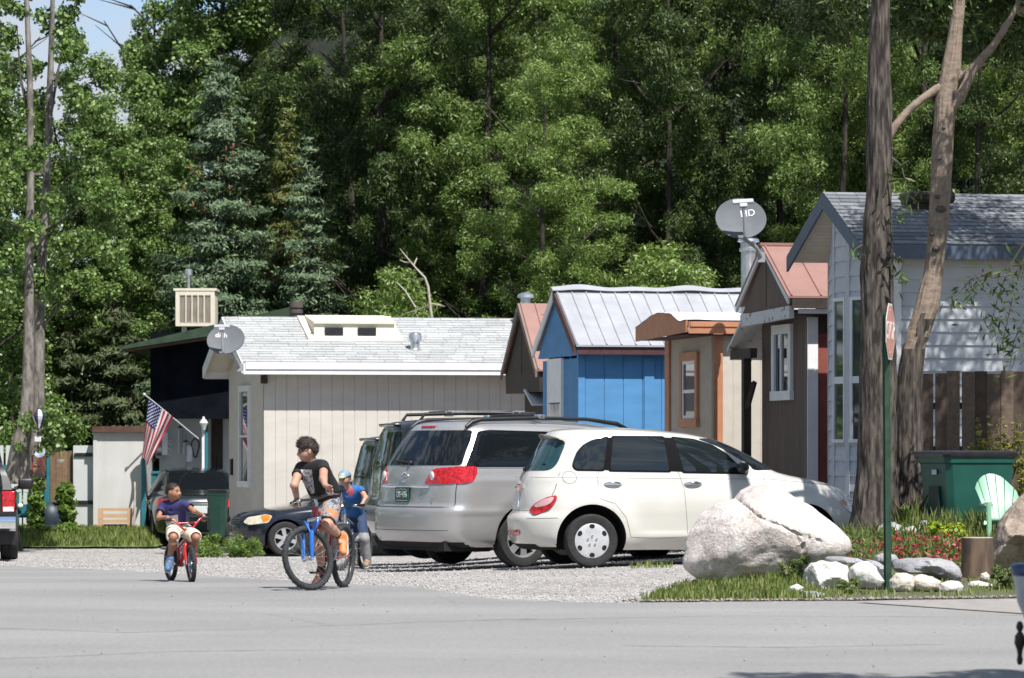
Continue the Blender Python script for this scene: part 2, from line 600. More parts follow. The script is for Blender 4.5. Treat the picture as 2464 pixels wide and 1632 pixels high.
xs = np.concatenate([np.linspace(-600, -30, 12), np.linspace(-26, 26, 53), np.linspace(30, 600, 12)])
ys = np.concatenate([np.linspace(-400, 10, 8), np.linspace(14, 36, 8), np.linspace(37, 60, 47), np.linspace(61, 130, 40), np.linspace(150, 1500, 10)])
V = [(x, y, float(G(x, y)) - 0.03) for x in xs for y in ys]
ny = len(ys)
Q = [(i * ny + j, (i + 1) * ny + j, (i + 1) * ny + j + 1, i * ny + j + 1) for i in range(len(xs) - 1) for j in range(ny - 1)]
tag(link('ground', raw_mesh('ground', V, Q, M_DIRT, smooth=True)), kind='structure')

edge_px = [(-400, 1352), (0, 1361), (330, 1375), (640, 1395), (1000, 1414), (1120, 1432), (1200, 1442), (1350, 1449), (1500, 1451), (2000, 1447), (2464, 1441), (3000, 1436)]
edge = [GP(*p) for p in edge_px]
ex = [p.x for p in edge]; ey = [p.y for p in edge]
def road_edge(x):
 n = mnoise.noise(Vector((x * 1.7, 3.1, 0))) * 0.10 + mnoise.noise(Vector((x * 6, 9.1, 0))) * 0.05
 return float(np.interp(x, ex, ey)) + n * 2.0
xr = np.linspace(-24, 16, 320)
sheet('road', xr, lambda x: 8.0, road_edge, 120, 0.004, M_ASPH)
sheet('gravel_lot', np.linspace(-24, 7.5, 180), lambda x: float(np.interp(x, ex, ey)) - 0.6, lambda x: 87.0, 110, -0.008, M_GRAVEL)
M_TAR = MAT('tar_crack', (0.185, 0.185, 0.183), .8, var=.25, scale=6)
for k, (pxs, w) in enumerate((([(-50, 1512), (300, 1524), (700, 1512), (1000, 1499), (1300, 1490)], .012), ([(1240, 1494), (1700, 1484), (2200, 1486), (2520, 1482)], .010), ([(-20, 1588), (420, 1570), (900, 1566)], .012), ([(1500, 1556), (1900, 1560), (2300, 1552)], .014), ([(640, 1478), (760, 1500), (820, 1512)], .008), ([(1000, 1414), (1090, 1450), (1120, 1498)], .008))):
 Pc = [GP(*q) for q in pxs]; V = []
 for a, b_ in zip(Pc[:-1], Pc[1:]):
  for i in range(14):
   q = a.lerp(b_, i / 14); q = q + Vector((0, .10 * mnoise.noise(Vector((q.x * 1.3, q.y, k))) + .025 * mnoise.noise(Vector((q.x * 9, q.y, k))), 0))
   ww = w * (.5 + abs(mnoise.noise(Vector((q.x * 3, k, 0)))) * 1.6)
   for s_ in (-1, 1): V.append((q.x, q.y + s_ * ww * 1.6, float(G(q.x, q.y)) + .008))
 n_ = len(V) // 2
 tag(link('road_crack', raw_mesh('road_crack', V, [(2 * i, 2 * i + 2, 2 * i + 3, 2 * i + 1) for i in range(n_ - 1)], M_TAR)), kind='structure')
# verge on the right of the road and the bed behind it
bed_left = lambda y: float(np.interp(y, [39.5, 41, 44, 48], [1.15, 1.35, 1.75, 2.3]))
def bed_sheet():
 V = []; Q = []
 nu, nv = 90, 110
 for j in range(nv + 1):
  for i in range(nu + 1):
   t = i / nu
   ylo = 39.0
   y = ylo + (54.0 - ylo) * j / nv
   xl = bed_left(min(y, 48))
   x = xl + (9.0 - xl) * t
   yy = y
   if j == 0: yy = float(np.interp(x, ex, ey)) + 0.02
   yy = max(yy, float(np.interp(x, ex, ey)) + 0.02)
   lumps = mnoise.noise(Vector((x * 2.2, yy * 2.2, 0.3))) * 0.03 * min(1.0, max(0, yy - 40.2))
   V.append((x, yy, float(GM(x, yy)) + 0.010 + max(lumps, -0.004)))
 for j in range(nv):
  for i in range(nu):
   Q.append((j * (nu + 1) + i, j * (nu + 1) + i + 1, (j + 1) * (nu + 1) + i + 1, (j + 1) * (nu + 1) + i))
 return tag(link('planting_bed_soil', raw_mesh('planting_bed_soil', V, Q, M_SOIL, smooth=True)), kind='structure')
bed_sheet()
M_CONC = MAT('old_concrete', (0.275, 0.255, 0.24), 0.9, var=0.12, scale=5.0, bump=0.2)
pa = [GP(2060, 1452), GP(2470, 1480), GP(2900, 1500), GP(2900, 1440), GP(2464, 1444)]
mb = MB(); mb.add([(p.x, p.y, p.z + 0.012) for p in pa], [(0, 1, 2, 3, 4)])
tag(mb.build('driveway_apron', M_CONC), kind='structure')
# a grass strip in front of the fence at the back left
GL = lambda x, y: G(x, y) + .24 * ss(82.0, 83.6, y) * ss(6.75, 7.15, -np.asarray(x, float)) + .01
sheet('lawn', np.linspace(-24, -6.7, 60), lambda x: 82.0 + 0.3 * mnoise.noise(Vector((x * 2, 0, 0))), lambda x: 96.0, 40, 0.02, M_TURF, GL)
# wooded slope behind the trees
V = []; Q = []
hx = np.linspace(-60, 140, 80); hy = np.linspace(104, 220, 40)
for x in hx:
 for y in hy:
  rise = float(ss(-13.5, -6.0, x)) * max(0.0, (y - 108)) * 0.62
  rise += 2.5 * mnoise.noise(Vector((x * .08, y * .08, 0))) * float(ss(108, 130, y))
  V.append((x, y, float(G(x, 100)) - 0.2 + max(rise, 0) * 1.0))
n2 = len(hy)
Q = [(i * n2 + j, (i + 1) * n2 + j, (i + 1) * n2 + j + 1, i * n2 + j + 1) for i in range(len(hx) - 1) for j in range(n2 - 1)]
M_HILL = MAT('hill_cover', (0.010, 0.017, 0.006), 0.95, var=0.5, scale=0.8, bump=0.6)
tag(link('hill', raw_mesh('hill', V, Q, M_HILL, smooth=True)), kind='structure')

# loose stones strewn over the gravel and onto the road edge
rng = np.random.default_rng(5)
def pebbles(n, place, smin, smax):
 ico = np.array([(0, 0, 1), (.9, 0, .3), (.28, .85, .3), (-.72, .53, .3), (-.72, -.53, .3), (.28, -.85, .3), (0, 0, -.3)])
 fi = np.array([(0, 1, 2), (0, 2, 3), (0, 3, 4), (0, 4, 5), (0, 5, 1), (6, 2, 1), (6, 3, 2), (6, 4, 3), (6, 5, 4), (6, 1, 5)])
 P = place(n); s = rng.uniform(smin, smax, (n, 1, 1)) * rng.uniform(.6, 1.3, (n, 1, 3)); a = rng.uniform(0, 6.28, n)
 Vv = ico[None] * s
 c, sn = np.cos(a)[:, None], np.sin(a)[:, None]
 Vv = np.stack([Vv[..., 0] * c - Vv[..., 1] * sn, Vv[..., 0] * sn + Vv[..., 1] * c, Vv[..., 2] * .8], -1) + P[:, None, :]
 Fv = fi[None] + (np.arange(n) * 7)[:, None, None]
 return Vv.reshape(-1, 3), Fv.reshape(-1, 3)
def on_gravel(n):
 x = rng.uniform(-8, 2.6, n); y = rng.uniform(0, 1, n) ** 1.5 * 22
 y = np.interp(x, ex, ey) - 0.25 + y
 return np.stack([x, y, G(x, y) - 0.004], -1)
Vp, Fp = pebbles(15000, on_gravel, 0.006, 0.016)
M_PEB = TABS('loose_stone', (0.26, 0.245, 0.24), (0.66, 0.64, 0.62), 0.9, 60)
tag(link('loose_gravel', raw_mesh('loose_gravel', Vp, Fp, M_PEB)), kind='stuff', label='pale grey loose stones over the gravel lot', cat='gravel')
def on_verge(n):
 x = rng.uniform(1.0, 5.0, n); y = np.interp(x, ex, ey) + rng.uniform(-0.12, 0.12, n) + rng.exponential(.16, n)
 return np.stack([x, y, G(x, y) + 0.012], -1)
Vp, Fp = pebbles(1000, on_verge, 0.006, 0.024)
M_PEB2 = TABS('verge_stone', (0.09, 0.07, 0.058), (0.40, 0.35, 0.31), 0.9, 60)
tag(link('verge_gravel', raw_mesh('verge_gravel', Vp, Fp, M_PEB2)), kind='stuff', label='brown and pale chips along the asphalt edge', cat='gravel')
# ---------------------------------------------------------------- trailers and sheds
TH = R(12)                                                     # all the trailers stand parallel
M_WHITE = MAT('white_trim', (0.74, 0.75, 0.76), 0.5, var=0.05, scale=4)
M_BEIGE = MAT('beige_siding', (0.56, 0.525, 0.475), 0.75, var=0.05, scale=(1.5, 1.5, 5))
M_CREAM = MAT('cream_soffit', (0.66, 0.60, 0.50), 0.7, var=0.05)
M_SHINGLE_W = TABS('pale_shingle', (0.345, 0.355, 0.36), (0.45, 0.462, 0.465), 0.9, 40)
M_SHINGLE_G = TABS('grey_shingle', (0.12, 0.13, 0.145), (0.24, 0.255, 0.275), 0.9, 40)
M_BLUE = MAT('blue_siding', (0.075, 0.24, 0.47), 0.7, var=0.07, scale=(2, 2, 6))
M_MAROON = MAT('maroon_trim', (0.075, 0.028, 0.03), 0.6, var=0.2)
M_TIN = MAT('bare_tin', (0.46, 0.47, 0.50), 0.42, metal=0.35, var=0.09, scale=3.0)
M_GALV = MAT('galvanised', (0.60, 0.63, 0.65), 0.30, metal=0.85, var=0.15, scale=9)
M_PINK = MAT('red_metal_roof', (0.275, 0.155, 0.13), 0.5, var=0.08, scale=3)
M_TAN = MAT('tan_siding', (0.42, 0.365, 0.30), 0.75, var=0.07, scale=(2, 2, 6))
M_TANL = MAT('pale_siding', (0.52, 0.48, 0.42), 0.7, var=0.05)
M_ORANGE = MAT('orange_trim', (0.46, 0.205, 0.11), 0.6, var=0.1)
M_BROWN = MAT('brown_siding', (0.115, 0.082, 0.065), 0.8, c2=(0.155, 0.115, 0.09), scale=(16, 16, 1.2))
M_DKBROWN = MAT('dark_brown_wood', (0.034, 0.024, 0.018), 0.75, var=0.3, scale=8)
M_REDTRIM = MAT('rust_red_trim', (0.21, 0.055, 0.04), 0.65, var=0.15)
M_PEEL = MAT('peeling_white', (0.66, 0.67, 0.68), 0.7, c2=(0.20, 0.17, 0.15), lo=0.60, hi=0.64, scale=9)
M_VINYL = MAT('white_vinyl', (0.52, 0.545, 0.58), 0.55, var=0.04)
M_SLATE = MAT('slate_blue_trim', (0.085, 0.115, 0.165), 0.5, var=0.1)
M_PANE = GLASS('window_glass', (0.03, 0.035, 0.045))
M_PANEL = GLASS('reflecting_glass', (0.10, 0.12, 0.12), 0.05)
M_BLACK = MAT('black_plastic', (0.014, 0.014, 0.016), 0.45, var=0.3)
M_DARKWALL = MAT('dark_navy_board', (0.004, 0.0055, 0.009), 0.95, var=0.4, scale=3, spec=.1)
M_GREENFAS = MAT('dark_green_fascia', (0.022, 0.045, 0.022), 0.7, var=0.3)
M_SOFFIT = MAT('brown_soffit', (0.09, 0.045, 0.03), 0.8, var=0.3)
M_OFFW = MAT('grey_white_wall', (0.52, 0.54, 0.535), 0.8, var=0.06, scale=2)
M_TEAL = MAT('teal_paint', (0.02, 0.16, 0.20), 0.5, var=0.15)
M_RUST = MAT('rusty_pipe', (0.12, 0.075, 0.06), 0.75, c2=(0.05, 0.055, 0.06), scale=12)
M_GREY = MAT('grey_plastic', (0.30, 0.31, 0.33), 0.45, var=0.08)
M_AMBER = MAT('amber_lens', (0.65, 0.20, 0.02), 0.15, var=0.2, coat=0.5)

def grooved(mb, L, z0f, z1f, sp=0.203, g=0.012, d=0.010, t=0.10, mi=0, start=0.0, holes=()):
 """boards along local x, outward normal +y of the current frame, with real vertical grooves"""
 cuts = [start + sp * k for k in range(int((L - start) / sp) + 1)]
 prof = [(0, 0)]
 for c in cuts:
  if c - g < 0.01 or c + g > L - 0.01: continue
  prof += [(c - g / 2, 0), (c - g / 2, -d), (c + g / 2, -d), (c + g / 2, 0)]
 prof.append((L, 0))
 vs = []; fs = []
 n = len(prof)
 for x, y in prof: vs.append((x, y, z0f(x)))
 for x, y in prof: vs.append((x, y, z1f(x)))
 for i in range(n - 1): fs.append((i, i + 1, n + i + 1, n + i))
 m = len(vs)
 vs += [(0, -t, z0f(0)), (L, -t, z0f(L)), (0, -t, z1f(0)), (L, -t, z1f(L))]
 fs += [(m, m + 2, m + 3, m + 1), (0, n, m + 2, m), (n - 1, m + 1, m + 3, 2 * n - 1)]
 xm = None
 fs.append(tuple([m + 2] + list(range(n, 2 * n)) + [m + 3]))
 mb.add(vs, fs, mi)

def lapped(mb, L, z0, z1f, ex=0.17, d=0.024, t=0.08, lo=None, hi=None, mi=0):
 """horizontal lap siding; lo(z), hi(z) clip the ends (gables)"""
 zt = max(z1f(x) for x in np.linspace(0, L, 21))
 k = 0
 z = z0
 while z < zt - 0.01:
  zb, zu = z, min(z + ex, zt)
  a0 = lo(zb) if lo else 0.0; a1 = lo(zu) if lo else 0.0
  b0 = hi(zb) if hi else L; b1 = hi(zu) if hi else L
  if b0 - a0 > 0.02:
   if b1 < a1: a1 = b1 = (a1 + b1) / 2
   mb.add([(a0, d, zb), (b0, d, zb), (b1, 0.001, zu), (a1, 0.001, zu), (a0, -t, zb), (b0, -t, zb), (b1, -t, zu), (a1, -t, zu)],
       [(0, 1, 2, 3), (0, 4, 5, 1), (4, 7, 6, 5), (0, 3, 7, 4), (1, 5, 6, 2)], mi)
  z += ex

def window(parent, p, u, n, w, h, fw=0.06, d=0.04, mats=None, glass=None, bars=(), hbars=(), name='window', bar=0.035, inset=0.012):
 """frame as a part, its pane a sub-part; p = middle of the opening on the wall face"""
 M = frame_at(p, u, n)
 f = MB(); f.M = M
 f.b2((-w / 2 - fw, -0.01, h / 2), (w / 2 + fw, d, h / 2 + fw))
 f.b2((-w / 2 - fw * 1.2, -0.01, -h / 2 - fw), (w / 2 + fw * 1.2, d + 0.015, -h / 2))
 f.b2((-w / 2 - fw, -0.01, -h / 2), (-w / 2, d, h / 2))
 f.b2((w / 2, -0.01, -h / 2), (w / 2 + fw, d, h / 2))
 for b in bars: f.b2((b - bar / 2, 0.0, -h / 2), (b + bar / 2, d - 0.008, h / 2))
 for b in hbars: f.b2((-w / 2, 0.001, b - bar / 2), (w / 2, d - 0.006, b + bar / 2))
 fo = f.build(name, mats or M_WHITE, parent)
 g = MB(); g.M = M
 g.b2((-w / 2 + .001, 0.002, -h / 2 + .001), (w / 2 - .001, inset, h / 2 - .001))
 g.build('pane', glass or M_PANE, fo)
 return fo

def shingles(mb, x0, x1, p0, p1, row=0.14, w=0.30, seed=1, th=0.012, gap=0.006):
 """courses of tabs from the eave (y,z)=p0 up to p1"""
 rr = random.Random(seed)
 dy, dz = p1[0] - p0[0], p1[1] - p0[1]
 Ls = math.hypot(dy, dz); uy, uz = dy / Ls, dz / Ls; ny_, nz_ = -uz, uy
 if nz_ < 0: ny_, nz_ = -ny_, -nz_
 rows = int(Ls / row)
 for k in range(rows + 1):
  s0, s1 = k * row, min(k * row + row * 1.15, Ls)
  x = x0 - rr.random() * w
  while x < x1:
   ww = w * rr.choice((0.7, 1.0, 1.0, 1.3))
   a, b = max(x, x0), min(x + ww - gap, x1)
   if b - a > 0.01:
    lift = th + rr.uniform(0, 0.006)
    q = [(a, p0[0] + uy * s0 + ny_ * lift, p0[1] + uz * s0 + nz_ * lift), (b, p0[0] + uy * s0 + ny_ * lift, p0[1] + uz * s0 + nz_ * lift),
      (b, p0[0] + uy * s1 + ny_ * .003, p0[1] + uz * s1 + nz_ * .003), (a, p0[0] + uy * s1 + ny_ * .003, p0[1] + uz * s1 + nz_ * .003),
      (a, p0[0] + uy * s0, p0[1] + uz * s0), (b, p0[0] + uy * s0, p0[1] + uz * s0)]
    mb.add(q, [(0, 1, 2, 3), (0, 4, 5, 1), (0, 3, 4), (1, 5, 2)])
   x += ww

def slab(mb, x0, x1, p0, p1, t=0.05, mi=0):
 """sloping sheet between (y,z) points, thickness t downwards"""
 (ya, za), (yb, zb) = p0, p1
 mb.add([(x0, ya, za), (x1, ya, za), (x1, yb, zb), (x0, yb, zb), (x0, ya, za - t), (x1, ya, za - t), (x1, yb, zb - t), (x0, yb, zb - t)],
     [(0, 1, 2, 3), (7, 6, 5, 4), (0, 4, 5, 1), (2, 6, 7, 3), (0, 3, 7, 4), (1, 5, 6, 2)], mi)

def ribs(mb, x0, x1, p0, p1, sp=0.237, h=0.022, w=0.03, start=0.02, mi=0):
 (ya, za), (yb, zb) = p0, p1
 L = math.hypot(yb - ya, zb - za); ny_, nz_ = -(zb - za) / L, (yb - ya) / L
 if nz_ < 0: ny_, nz_ = -ny_, -nz_
 x = x0 + start
 while x < x1 - w:
  vs = []
  for (y, z) in ((ya, za), (yb, zb)):
   vs += [(x - w * .5, y, z + .001), (x - w * .22, y + ny_ * h, z + nz_ * h), (x + w * .22, y + ny_ * h, z + nz_ * h), (x + w * .5, y, z + .001)]
  mb.add(vs, [(0, 1, 5, 4), (1, 2, 6, 5), (2, 3, 7, 6), (0, 3, 2, 1), (4, 5, 6, 7)], mi)
  x += sp

def rake(mb, x, pts, h=0.15, t=0.03, mi=0):
 """barge boards following (y,z) points, in the plane x"""
 for (a, b) in zip(pts[:-1], pts[1:]):
  mb.add([(x, a[0], a[1]), (x, b[0], b[1]), (x, b[0], b[1] - h), (x, a[0], a[1] - h), (x + t, a[0], a[1]), (x + t, b[0], b[1]), (x + t, b[0], b[1] - h), (x + t, a[0], a[1] - h)],
      [(0, 1, 2, 3), (7, 6, 5, 4), (0, 4, 5, 1), (3, 2, 6, 7), (0, 3, 7, 4), (1, 5, 6, 2)], mi)

def house_root(name, px, Y, label, cat='trailer home', dz=0.0):
 p = on_ground(px, Y)
 p.z += dz
 return thing(name, p, label, cat, TH), p.z

END_U, END_N = (0, -1, 0), (-1, 0, 0)                            # end wall runs towards the viewer, faces left
FR_U, FR_N = (1, 0, 0), (0, -1, 0)

# ---- the beige trailer
def beige():
 W, Ln = 4.25, 6.4
 r, g = house_root('trailer_home', 635, 77.0, 'long beige grooved trailer home with pale shingle roof and white eave board')
 zt, ze, zf, zr = 2.80 - g, 2.74 - g, 2.94 - g, 3.81 - g
 zs = 0.62                                                    # top of the skirting
 ov, ok = 0.35, 0.42
 b = MB(); b.M = frame_at((0, 0, 0), FR_U, FR_N)
 grooved(b, Ln, lambda x: zs, lambda x: zt, 0.203)
 b.build('front_wall', M_BEIGE, r)
 b = MB(); b.M = frame_at((0, W, 0), END_U, END_N)
 gz = lambda d: zt - 0.06 + (zr - zf) * (1 - abs(d - W / 2) / (W / 2 + ov)) - 0.05
 grooved(b, W - 0.001, lambda x: zs, lambda x: min(gz(x), 99), 0.203)
 # the gable needs its peak: a triangle on top of the end wall
 b.build('end_wall', M_BEIGE, r)
 b = MB(); b.b2((0.11, W - 0.1, zs), (Ln, W, zt)); b.b2((Ln - 0.1, 0.11, zs), (Ln, W - 0.11, zt))
 b.build('back_wall', M_BEIGE, r)
 b = MB()
 b.b2((0.03, 0.03, -0.3), (Ln, 0.08, zs)); b.b2((0.03, 0.08, -0.3), (0.08, W, zs))
 b.build('skirting', M_WHITE, r)
 ef = (-ov, zf); er = (W / 2, zr); eb = (W + ov, zf)
 b = MB(); slab(b, -ok + .02, Ln + .3, (ef[0] + .03, ef[1] + .012), er, 0.04); slab(b, -ok + .02, Ln + .3, eb, (er[0], er[1]), 0.04)
 rf = b.build('roof', M_CREAM, r)
 b = MB(); shingles(b, -ok, Ln + .3, (ef[0], ef[1] + .014), (er[0], er[1] + .012), 0.145, 0.33, 3)
 shingles(b, -ok, Ln + .3, (eb[0], eb[1] + .014), (er[0], er[1] + .012), 0.145, 0.33, 4)
 b.build('shingles', M_SHINGLE_W, rf, fix=False)
 b = MB()
 b.b2((-ok, -ov - .03, ze), (Ln + .3, -ov, zf)); b.b2((-ok + .04, -ov - .032, ze + .09), (Ln + .3, -ov - .05, zf + .012))
 b.b2((-ok, W + ov, ze), (Ln + .3, W + ov + .03, zf))
 b.build('eave_board', M_WHITE, r)
 b = MB(); rake(b, -ok - .03, [(ef[0], zf + .01), (er[0], zr + .01), (eb[0], zf + .01)], 0.19)
 b.build('barge_board', M_WHITE, r)
 b = MB()
 for k in range(14):                                          # boarded soffits, one lath after another
  b.b2((-ok + .02, -ov + .025 * k, ze + .012 + .002 * (k % 2)), (Ln, -ov + .025 * (k + 1) - .003, ze + .02 + .002 * (k % 2)))
 n = 16
 for k in range(n):                                           # under the overhanging gable
  for (a, c) in ((ef, er), (eb, er)):
   t0, t1 = k / n, (k + .9) / n
   y0, y1 = a[0] + (c[0] - a[0]) * t0, a[0] + (c[0] - a[0]) * t1
   z0, z1 = a[1] + (c[1] - a[1]) * t0 - .06, a[1] + (c[1] - a[1]) * t1 - .06
   slab(b, -ok + .01, -0.003, (y0, z0), (y1, z1), .012)
 b.build('soffit', M_CREAM, r)
 window(r, (0, 2.15, 1.66 - g), END_U, END_N, 1.05, 1.62, .11, .05, M_WHITE, M_PANE, hbars=(0.0,))
 b = MB(); b.b2((-.05, 3.72, .95 - g), (0, 3.86, 1.25 - g)); b.build('meter_box', M_BLACK, r)
 b = MB(); b.b2((-.06, -.10, 2.58 - g), (.05, -.004, 2.735 - g)); b.build('corner_bracket', M_DKBROWN, r)
 # boxy roof light, low vents, stove pipes
 sl = lambda y: zf + (zr - zf) * (y + ov) / (W / 2 + ov)
 b = MB()
 x0, x1, ya, yb = 1.06, 2.52, 0.95, 2.05
 slab(b, x0 - .13, x1 + .13, (ya - .12, sl(ya - .12) + .06), (yb + .02, sl(yb + .02) + .06), .05)
 b.add([(x0, ya, sl(ya)), (x1, ya, sl(ya)), (x1, ya + .03, sl(ya) + .30), (x0, ya + .03, sl(ya) + .30), (x0, yb, sl(yb)), (x1, yb, sl(yb)), (x1, yb, sl(yb) + .08), (x0, yb, sl(yb) + .08)],
    [(0, 1, 2, 3), (3, 2, 6, 7), (0, 3, 7, 4), (1, 5, 6, 2), (4, 7, 6, 5)])
 b.b2((x0 - .02, ya - .02, sl(ya) + .28), (x1 + .02, ya + .05, sl(ya) + .32))
 bo = b.build('roof_light', M_CREAM, rf)
 for wx in (x0 + .35, x0 + .95):
  w_ = MB(); w_.b2((wx - .16, ya - .012, sl(ya) + .07), (wx + .17, ya + .012, sl(ya) + .21)); w_.build('dark_opening', M_BLACK, rf)
 vy = 0.35; vx = 2.78
 b = MB(); b.lathe([(0.12, sl(vy) - .03), (0.13, sl(vy) + .01), (.085, sl(vy) + .04), (.085, sl(vy) + .16), (.12, sl(vy) + .17), (.125, sl(vy) + .24), (.10, sl(vy) + .31), (.02, sl(vy) + .33)], 16, c=(vx, vy, 0))
 b.build('roof_vent', M_GALV, rf, smooth=35)
 vy, vx = 1.72, 5.10; z = sl(vy)
 b = MB(); b.lathe([(.145, z - .1), (.145, z + .24), (.20, z + .25), (.20, z + .30), (.155, z + .34), (.10, z + .36), (.10, z + .52), (.165, z + .53), (.155, z + .58), (.08, z + .62), (.01, z + .63)], 20, c=(vx, vy, 0))
 b.build('flue', M_GALV, rf, smooth=35)
 vy, vx = 2.75, 1.02; z = 3.55 - g
 b = MB(); b.lathe([(.10, z - .1), (.10, z + .36), (.125, z + .37), (.125, z + .43), (.10, z + .44), (.10, z + .46), (.13, z + .47), (.13, z + .58), (.02, z + .59)], 14, c=(vx, vy, 0))
 b.build('flue', M_RUST, rf, smooth=35)
beige()

# ---- the blue shed-roofed trailer
def blue():
 W, Ln = 2.65, 7.0
 r, g = house_root('trailer_home', 1393, 69.0, 'bright blue trailer home with steep ribbed tin roof and white glazed door')
 ze, zr, ov = 3.06 - g, 4.0 - g, 0.22
 b = MB(); b.M = frame_at((0, 0, 0), FR_U, FR_N); grooved(b, Ln, lambda x: -.2, lambda x: ze - .06, 0.31, .014, .012, start=.1)
 b.b2((1.06, 0, -.2), (1.22, .025, ze - .2)); b.b2((-.012, -.1, -.2), (.10, .012, ze - .1))
 b.build('front_wall', M_BLUE, r)
 gz = lambda d: ze - .06 + (zr - ze) * (1 - abs(d - W / 2) / (W / 2 + ov))
 b = MB(); b.M = frame_at((0, W, 0), END_U, END_N); grooved(b, W - .11, lambda x: -.2, lambda x: ze - .2, 0.203, .012, .01)
 b.build('end_wall', M_BLUE, r)
 b = MB(); b.prism([(-ov + .06, ze - .16), (W + ov - .06, ze - .16), (W / 2 + .02, zr - .09), (W / 2 - .02, zr - .09)], -.05, .05, 'yz')
 b.b2((-.053, 0.35, ze - .2), (-.05, 0.40, ze + .2))
 b.build('gable', M_BLUE, r)
 b = MB(); b.b2((.1, W - .1, -.2), (Ln, W, ze)); b.b2((Ln - .1, .1, -.2), (Ln, W - .11, ze)); b.build('back_wall', M_BLUE, r)
 ef, er, eb = (-ov, ze), (W / 2, zr), (W + ov, ze)
 b = MB(); slab(b, -.10, Ln + .2, (ef[0] - .04, ef[1] + .0), er, .03); ribs(b, -.10, Ln + .2, (ef[0] - .04, ef[1]), er)
 slab(b, -.10, Ln + .2, eb, er, .03); ribs(b, -.10, Ln + .2, eb, er)
 rf = b.build('roof', M_TIN, r)
 b = MB()                                                     # wavy ridge cap
 pts = []
 for k in range(60):
  x = -.16 + (Ln + .3) * k / 59
  pts.append((x, .03 * math.sin(x * 5.2) * math.sin(x * 1.7 + 1)))
 for (xa, wa), (xb, wb) in zip(pts[:-1], pts[1:]):
  for s in (-1, 1):
   y = W / 2
   b.add([(xa, y, zr + .045 + wa), (xb, y, zr + .045 + wb), (xb, y + s * .14, zr - .02 + wb * .5), (xa, y + s * .14, zr - .02 + wa * .5),
       (xa, y, zr + .035 + wa), (xb, y, zr + .035 + wb), (xb, y + s * .14, zr - .03 + wb * .5), (xa, y + s * .14, zr - .03 + wa * .5)],
      [(0, 1, 2, 3), (7, 6, 5, 4), (3, 2, 6, 7)])
 b.build('ridge_cap', M_TIN, rf)
 b = MB(); b.b2((-.08, -ov - .01, ze - .15), (Ln, -ov + .02, ze - .032)); b.build('eave_board', M_MAROON, r)
 b = MB(); b.b2((0, -ov + .02, ze - .14), (Ln, -.004, ze - .12)); b.build('soffit', M_DKBROWN, r)
 b = MB(); rake(b, -.135, [ef, (W / 2 - .005, zr - .012)], .16); b.build('barge_board', M_MAROON, r)
 b = MB(); rake(b, -.135, [(W / 2 + .005, zr - .012), eb], .14); b.build('barge_board', M_WHITE, r)
 yc = 1.62
 d = MB(); d.M = frame_at((0, yc, 0), END_U, END_N)
 d.b2((-.46, 0, -.1), (.46, .03, 2.15 - g)); d.b2((-.52, 0, -.1), (-.462, .045, 2.98 - g - .1)); d.b2((.462, 0, -.1), (.52, .045, 2.98 - g - .1)); d.b2((-.46, 0, 2.17 - g), (.46, .04, 2.98 - g - .1))
 do = d.build('door', M_WHITE, r)
 p = MB(); p.M = d.M
 for i in range(2):
  for j in range(3):
   p.b2((-.33 + .34 * i, .028, 1.30 - g + .27 * j + (.35)), (-.02 + .34 * i, .034, 1.53 - g + .27 * j + .35))
 p.build('pane', MAT('curtained_glass', (0.33, 0.33, 0.35), 0.2, var=0.3, scale=5), do)
 p = MB(); p.M = d.M; p.b2((-.34, .036, 2.18 - g), (.34, .042, 2.42 - g)); p.build('blind', M_WHITE, do)
blue()

# ---- the small brown trailer with red roof between beige and blue
def redroof():
 W, Ln = 2.5, 5.0
 r, g = house_root('trailer_home', 1338, 73.0, 'small dark brown trailer with steep red metal roof squeezed beside the blue one')
 ze, zr, ov, ok = 2.80 - g, 3.90 - g, .12, .33
 b = MB(); b.M = frame_at((0, W, 0), END_U, END_N); grooved(b, W, lambda x: -.2, lambda x: ze, .2); b.M = Matrix.Identity(4)
 b.b2((.1, 0, -.2), (Ln, .1, ze)); b.b2((.1, W - .1, -.2), (Ln, W, ze)); b.build('wall', M_DKBROWN, r)
 b = MB(); b.prism([(-ov, ze - .02), (W + ov, ze - .02), (W + ov - .02, ze - .42), (-ov + .02, ze - .42)], -ok + .02, -.003, 'yz')
 b.prism([(-ov, ze - .018), (W + ov, ze - .018), (W / 2, zr - .08)], -ok + .02, -.02, 'yz')
 for k in range(12): b.b2((-ok + .008, W / 2 + .02, ze - .1 + .06 * k), (-ok + .018, W / 2 + .14, ze - .07 + .06 * k))
 b.build('gable', M_DKBROWN, r)
 ef, er, eb = (-ov - .05, ze - .05), (W / 2, zr), (W + ov + .05, ze - .05)
 b = MB(); slab(b, -ok - .03, Ln, ef, er, .03); slab(b, -ok - .03, Ln, eb, er, .03); ribs(b, -ok - .03, Ln, ef, er, .25); b.b2((-ok + .3, W / 2 - .26, zr - .215), (-ok + .95, W / 2 - .24, zr - .19)); rf = b.build('roof', M_PINK, r)
 b = MB(); rake(b, -ok - .062, [ef, er, eb], .13); b.build('barge_board', MAT('faded_brown_board', (0.20, 0.15, 0.125), .7, var=.15), r)
 b = MB(); slab(b, -.35, -.02, (.30, ze - .62), (.95, ze - .36), .03); b.build('awning', M_WHITE, r)
redroof()

